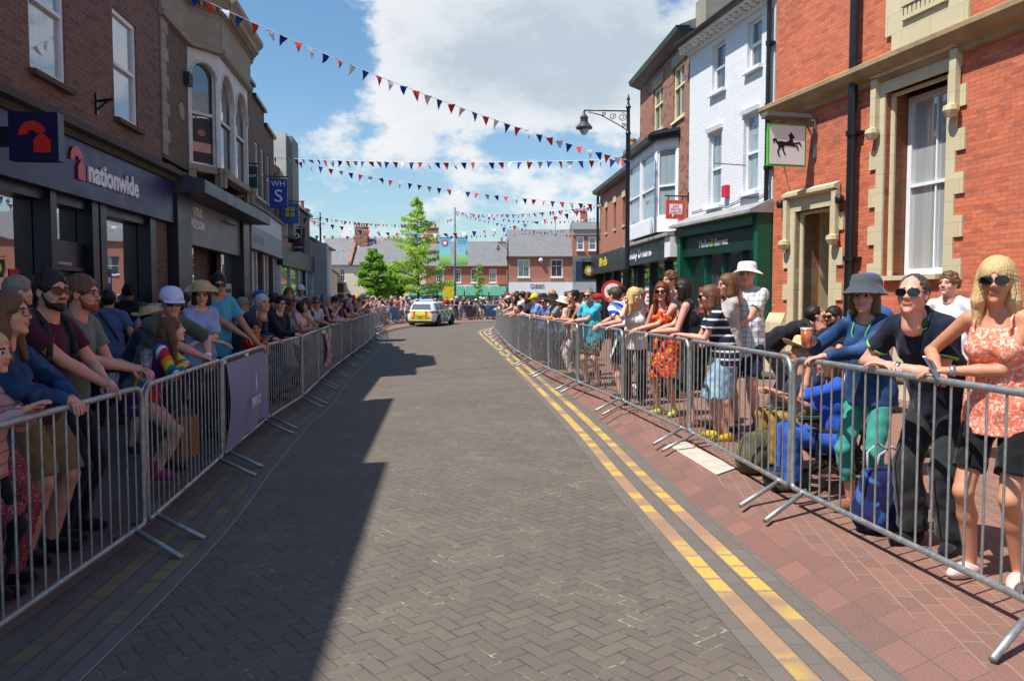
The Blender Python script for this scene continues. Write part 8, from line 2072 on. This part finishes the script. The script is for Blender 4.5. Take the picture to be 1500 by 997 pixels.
M_HIY = flat('hi_vis_yellow', 'd8ec28', .35, var=.03); M_HIB = flat('police_blue', '2440a0', .35, var=.03); M_HIO = flat('chevron_orange', 'f05020', .35, var=.03); M_TAIL = flat('tail_red', 'c01c18', .2)
m_bl, t_, b_ = newmat('blue_flash'); b_.inputs['Base Color'].default_value = (.02, .1, .8, 1); b_.inputs['Emission Color'].default_value = (.15, .4, 1, 1); b_.inputs['Emission Strength'].default_value = 2.5
CX, CY = (615 - 750) / 1150 * 46, 46.2; car = empty('police_car', (CX, CY, road_z(CX, CY) + .0), 0, 'white police estate car with yellow and blue squares and lit blue roof lights', 'police car')
HD = 12.5; car.rotation_euler = (0, 0, R(90 - HD))    # car's own front is +x
# rear is x=0, front x=4.6
bx = [(0.0, .66, .42, .80), (.05, .80, .32, .95), (.2, .86, .24, 1.0), (.8, .89, .20, 1.02), (1.8, .90, .19, 1.01), (2.9, .90, .19, .99), (3.5, .88, .20, .95), (4.1, .84, .22, .86), (4.45, .76, .26, .78), (4.6, .60, .34, .66)]
mb = MB(); loft(mb, [sup(*q_) for q_ in bx]); body = smooth_angle(mb.build('body', M_CARW, car), 50)
def trap(x, wb, wt, zb, zt): return [(x, -wb, zb), (x, -wt, zt - .05), (x, -wt + .10, zt), (x, wt - .10, zt), (x, wt, zt - .05), (x, wb, zb)]
gh = [(.12, .74, .66, .93, .98), (.30, .80, .62, .93, 1.32), (.50, .83, .60, .93, 1.46), (1.6, .84, .62, .93, 1.50), (2.4, .84, .61, .93, 1.46), (2.9, .83, .60, .93, 1.24), (3.35, .80, .62, .92, .98)]
mb = MB(); loft(mb, [trap(*q_) for q_ in gh]); cab = smooth_angle(mb.build('roof', M_CARW, car), 50)
def interp_gh(x):
    xs = [g[0] for g in gh]; return [np.interp(x, xs, [g[k] for g in gh]) for k in (1, 2, 3, 4)]
def side_pt(x, f, sy, off=.012):
    wb, wt, zb, zt = interp_gh(x); zt2 = zt - .05; return V(x, sy * (wb + (wt - wb) * f + off), zb + (zt2 - zb) * f)
for sy in (-1, 1):
    for x0, x1, sx0, sx1 in ((.50, 1.30, 0, 0), (1.38, 2.12, 0, 0), (2.20, 2.98, 0, -.32)):
        lo_, hi_ = [], []
        for k in range(7): x = x0 + (x1 - x0) * k / 6; lo_.append(side_pt(x, .14, sy)); hi_.append(side_pt(x0 + (x1 + sx1 - x0) * k / 6 + (.12 if x0 < .6 else 0) * (1 - k / 6), .93, sy))
        g = MB(); 
        for k in range(6): g.add([lo_[k], lo_[k + 1], hi_[k + 1], hi_[k]], [(0, 1, 2, 3) if sy < 0 else (3, 2, 1, 0)])
        g.build('side_window', M_CGL, car)
    # chequered squares along the flank
    cols = MB()
    for r_ in range(2):
        for k in range(9):
            x0 = .42 + k * .42; mt = (k + r_) % 2; z0, z1 = .60 + r_ * .17, .77 + r_ * .17
            w0 = np.interp(x0, [b[0] for b in bx], [b[1] for b in bx]); w1 = np.interp(x0 + .42, [b[0] for b in bx], [b[1] for b in bx])
            P = [V(x0, sy * (w0 + .008), z0), V(x0 + .42, sy * (w1 + .008), z0), V(x0 + .42, sy * (w1 + (.006 if r_ == 0 else -.01)), z1), V(x0, sy * (w0 + (.006 if r_ == 0 else -.01)), z1)]
            cols.add(P, [(0, 1, 2, 3) if sy < 0 else (3, 2, 1, 0)], mt)
    cols.build('chequer_panel', [M_HIY, M_HIB], car)
    tx = text_mesh('POLICE', .26, .003, .004); o = bpy.data.objects.new('lettering', tx); tx.materials.clear(); tx.materials.append(M_HIB); COL.objects.link(o); o.parent = car; o.location = (2.0, sy * .915, .44); o.rotation_euler = (R(90), 0, 0 if sy < 0 else R(180)); o.scale = (1.3, 1, 1)
    tl = MB(); tl.hexa([(.02, sy * .60 - .0, .80), (.42, sy * .60, .80), (.42, sy * .885, .80), (.02, sy * .79, .80), (.04, sy * .60, .93), (.40, sy * .60, .93), (.40, sy * .875, .93), (.04, sy * .78, .93)]); fix_normals(tl.build('tail_light', M_TAIL, car))
    mr = MB(); mr.box((2.85, sy * .88 if sy > 0 else -1.06, .98), (2.98, 1.06 if sy > 0 else -.88, 1.12)); mr.build('wing_mirror', M_CARW, car)
rw = MB(); rw.add([(.145, -.62, 1.0), (.145, .62, 1.0), (.29, .52, 1.34), (.29, -.52, 1.34)], [(3, 2, 1, 0)]); rwo = rw.build('rear_window', M_CGL, car); rwo.location = (-.02, 0, .01)
ws = MB(); ws.add([(2.62, -.56, 1.42), (2.62, .56, 1.42), (3.32, .66, 1.0), (3.32, -.66, 1.0)], [(3, 2, 1, 0)]); wso = ws.build('windscreen', M_CGL, car); wso.location = (.03, 0, .03)
ch = MB()
for k in range(8):
    y0 = -.60 + k * .15; ch.add([(-.012, y0, .60), (-.012, y0 + .15, .60), (.008, y0 + .15, .92), (.008, y0, .92)], [(3, 2, 1, 0)], (0, 1, 0, 0, 0, 0, 1, 0)[k])
ch.add([(-.016, -.72, .36), (-.016, .72, .36), (-.016, .72, .44), (-.016, -.72, .44)], [(3, 2, 1, 0)], 0)
for k in range(5): y0 = -.55 + k * .22; ch.add([(-.02, y0, .50), (-.02, y0 + .22, .50), (-.02, y0 + .22, .56), (-.02, y0, .56)], [(3, 2, 1, 0)], (1, 0, 1, 0, 1)[k])
ch.build('rear_marking', [M_HIY, M_HIO], car)
mb = MB(); mb.box((-.035, -.26, .62), (-.018, .26, .73)); npl = mb.build('number_plate', flat('plate_yellow', 'd8c020', .4), car)
mb = MB(); mb.box((-.02, -.70, .20), (.25, .70, .33)); mb.build('bumper', M_TYRE, car)
lbm = MB(); lbm.box((1.35, -.55, 1.505), (1.62, .55, 1.535)); lbr = lbm.build('light_bar', M_DGREY, car)
for k in range(5):
    mb = MB(); y0 = -.54 + k * .22; mb.box((1.36, y0, 1.536), (1.61, y0 + .20, 1.615)); mb.build('lamp', m_bl if k != 0 else flat('red_lamp', 'b83028', .3), lbr)
for wx in (.82, 3.55):
    for sy in (-1, 1):
        mb = MB(); mb.sm = False; mb.lathe([(.18, -.11), (.30, -.11), (.325, -.08), (.325, .08), (.30, .11), (.18, .11)], (0, 0, 0), 24); wo = mb.build('wheel', M_TYRE, car); wo.location = (wx, sy * .80, .325); wo.rotation_euler = (R(90), 0, 0)
        mb = MB(); mb.lathe([(.0001, -.095), (.06, -.105), (.20, -.09), (.20, .09), (.06, .105), (.0001, .095)], (0, 0, 0), 20); mb.build('rim', M_RIM, wo)
        ab = MB(); ab.lathe([(.0001, -.04), (.37, -.04), (.37, .065), (.0001, .065)], (0, 0, 0), 24); a_ = ab.build('wheel_arch', M_TYRE, car); a_.location = (wx, sy * .845, .36); a_.rotation_euler = (R(90), 0, 0); a_.scale = (1, 1, .98)

# ================================================================== bunting
FLAGS = {}
def flag_mesh(i):
    if i not in FLAGS:
        r_ = random.Random(i); w, h = .105, .27; n = 5; vs = []; fs = []; curl = r_.uniform(-.06, .06); tw = r_.uniform(-.5, .5); lift = r_.choice([0, 0, 0, .25, .6]) * (1 if r_.random() < .6 else -1)
        for k in range(n + 1):
            f = k / n; ww = w * (1 - f) + .002; z = -h * f; sw = math.sin(f * 3.0) * curl; a = lift * f; dy = math.sin(a) * h * f
            for sx in (-1, 1): vs.append((sx * ww * math.cos(tw * f) + a * .12, sw + dy + sx * ww * math.sin(tw * f), z * math.cos(a)))
        m = len(vs); vs += [(x, y + .0025, z) for x, y, z in vs]
        for k in range(n): a = 2 * k; fs += [(a, a + 2, a + 3, a + 1), (a + m + 1, a + m + 3, a + m + 2, a + m)]
        FLAGS[i] = mesh_from('flag', vs, fs, [M_CLOTH], smooth=True, uv=False)
    return FLAGS[i]
FC = ['1f3f9c', 'd23a2e', 'dcdce4']
def bunting(A, B, sag, spacing, label, size=1.0, seed=1, limit=70):
    A, B = V(*A), V(*B); r_ = random.Random(seed); L = np.linalg.norm(B - A); root = empty('bunting', tuple(A), 0, label, 'bunting', 'red white and blue bunting across the street')
    f_ = lambda t: (B - A) * t + V(0, 0, -4 * sag * t * (1 - t))
    mb = MB(); mb.sm = True; mb.tube([f_(k / 24) for k in range(25)], .007, 4); mb.build('cord', M_LET, root)
    n = min(limit, int(L / spacing)); ang = math.atan2(B[1] - A[1], B[0] - A[0])
    for k in range(n):
        t = (k + .5) / n; o = bpy.data.objects.new('flag', flag_mesh(r_.randrange(9))); COL.objects.link(o); o.parent = root; o.location = f_(t); o.rotation_euler = (r_.uniform(-.5, .7), r_.uniform(-.15, .3), ang + r_.uniform(-.7, .5)); o.scale = (size,) * 3; colour(o, FC[k % 3])
LT = V(lx, 20.2, 0)
bunting(at_depth(272, -12, 15.2), at_depth(924, 236, 20.0), .25, .285, 'nearest bunting string slanting from the left cornice to the ornate lamp post', .82, 1)
bunting(at_depth(398, 231, 26), at_depth(922, 233, 20.3), .12, .30, 'level bunting string from the brick terrace to the ornate lamp post', .8, 2)
bunting(at_depth(418, 233, 29), at_depth(884, 300, 30.5), .25, .36, 'bunting string descending from the white slab building to the low brick shops', .9, 3)
ptop = V(XP, YP, zY(310, YP))
bunting(at_depth(441, 318, 34), at_depth(884, 296, 30.8), .95, .42, 'bunting string sagging over the far end of the street', .9, 4)
bunting(at_depth(452, 315, 44), ptop + V(0, 0, -.6), .5, .50, 'bunting string from the left row to the banner pole', 1.0, 5)
bunting(at_depth(470, 371, 88), ptop, .5, .62, 'low bunting string from the cream range to the banner pole', 1.0, 6)
bunting(ptop, at_depth(880, 318, 72), .6, .5, 'bunting string from the banner pole to the narrow brick building', 1.0, 7)
bunting(ptop + V(0, 0, -.1), at_depth(838, 345, 73), .25, .5, 'bunting string from the banner pole to the slate roofed shop', 1.0, 8)
bunting(at_depth(458, 345, 44), at_depth(838, 335, 72), .3, .62, 'lowest bunting string crossing the square before the slate roofs', 1.0, 9)
bunting(ptop + V(0, 0, -.05), at_depth(886, 300, 31), .3, .42, 'bunting string from the banner pole to the corner of the brick shops', .9, 10)

# ================================================================== posters and cards in the shop windows, cables, dish, alarm boxes
def card(f, u0, u1, z0, z1, col, parent, d, lines=(), name='poster', lc='f0f0f0'):
    mb = MB(); f.hexa(mb, u0, u1, d, d + .004, z0, z1); o = mb.build(name, flat('card_' + col, col, .6, var=.08), parent, world=True)
    if lines:
        lb = MB()
        for (a, b_, c, e) in lines: f.hexa(lb, u0 + (u1 - u0) * a, u0 + (u1 - u0) * b_, d + .0042, d + .0065, z0 + (z1 - z0) * c, z0 + (z1 - z0) * e)
        lb.build('print', flat('card_print_' + lc, lc, .6), o, world=True)
    return o
PL = [(.12, .88, .72, .84), (.12, .6, .55, .62), (.12, .75, .42, .48), (.15, .85, .1, .32)]
card(fA, uA(80), uA(98), 1.15, 1.75, 'd8d8e0', A, .005, PL, lc='3a3870'); card(fA, uA(160), uA(176), 1.3, 2.1, '3a3a8c', A, -.105, PL)
card(fA, uA(30), uA(44), 1.2, 2.0, 'c8283c', A, -.105, PL); card(fA, 4.2, 4.9, 1.1, 2.0, 'e0e0e6', A, -.105, PL, lc='c8283c')
card(fA, uA(190), uA(206), .9, 1.5, 'e8e8ee', A, -.105, PL, lc='3a3870')
card(fB, uB(330), uB(340), 1.2, 2.0, 'd8c8b8', B, .003, PL, lc='6a4030')
card(fB, uB(355), uB(357.5), .8, 3.2, '70b848', B, .02, [(.1, .9, .1, .4)], lc='58a8d8')
for u0, u1, z0, z1, c in ((.5, .95, 1.0, 1.7, 'e8e4d8'), (1.3, 1.7, 1.2, 1.6, '8ab83c'), (2.2, 2.7, .9, 1.7, 'd8d8d0'), (2.9, 3.2, 1.3, 1.9, 'c83c30')): card(fH, u0, u1, z0, z1, c, Hb, -.018, PL, lc='30503c')
for u0, u1, z0, z1, c in ((.4, .8, 1.0, 1.6, 'f0d840'), (1.0, 1.4, 1.4, 2.0, '3a8cd0'), (2.0, 2.9, 1.0, 1.9, '58a040'), (3.6, 4.2, 1.2, 2.0, 'e8e8e8')): card(fO, u0, u1, z0, z1, c, Ob, -.018, PL, lc='d04030')
for u0, u1, z0, z1, c in ((.6, 1.3, 1.1, 1.8, 'e8c040'), (3.8, 4.6, 1.0, 1.8, 'f0f0f0')): card(fG, u0, u1, z0, z1, c, Gb, -.018, PL, lc='503020')
# cables and brackets on the white front
cb = MB(); cb.sm = True
cb.tube([fH.w(u, .02, z) for u, z in ((.1, 3.75), (.5, 3.68), (1.1, 3.74), (1.8, 3.66), (2.6, 3.72), (3.6, 3.70))], .008, 5); cb.tube([fH.w(u, .02, z) for u, z in ((.10, 7.3), (.14, 6.0), (.12, 4.6), (.16, 3.8))], .009, 5)
cb.tube([fH.w(1.0, .03, 4.4), fH.w(1.0, .75, 4.42)], .01, 5); cb.tube([fH.w(1.0, .75, 4.3), fH.w(1.0, .75, 4.75)], .008, 5)
cb.build('cable', M_DGREY, Hb, world=True)
cb = MB(); cb.sm = True; cb.tube([fL.w(u, .02, z) for u, z in ((fL.uy(15.2), 4.2), (fL.uy(14.9), 3.5), (fL.uy(14.95), 3.2))], .008, 5)
for Yc, zc in ((15.15, 3.42), (13.45, 3.30)): cb.lathe([(.0001, -.07), (.07, -.05), (.08, .05), (.05, .09), (.0001, .09)], tuple(fL.w(fL.uy(Yc), .10, zc)), 10)
cb.build('lamp_fitting', M_DGREY, Lb, world=True)
# aerials on far roofs
for r_, x_, y_, z_ in ((Rb, 4.2, 76.5, 8.1), (Mb_, -12.0, 92, 8.3)):
    ar = MB(); ar.tube([(x_, y_, z_ - .3), (x_, y_, z_ + 1.3)], .025, 5); ar.tube([(x_ - .5, y_, z_ + 1.2), (x_ + .5, y_, z_ + 1.2)], .018, 5)
    for k in range(5): ar.tube([(x_ - .4 + .2 * k, y_ - .25, z_ + 1.2), (x_ - .4 + .2 * k, y_ + .25, z_ + 1.2)], .012, 4)
    ar.build('aerial', M_BLACK, r_, world=True)
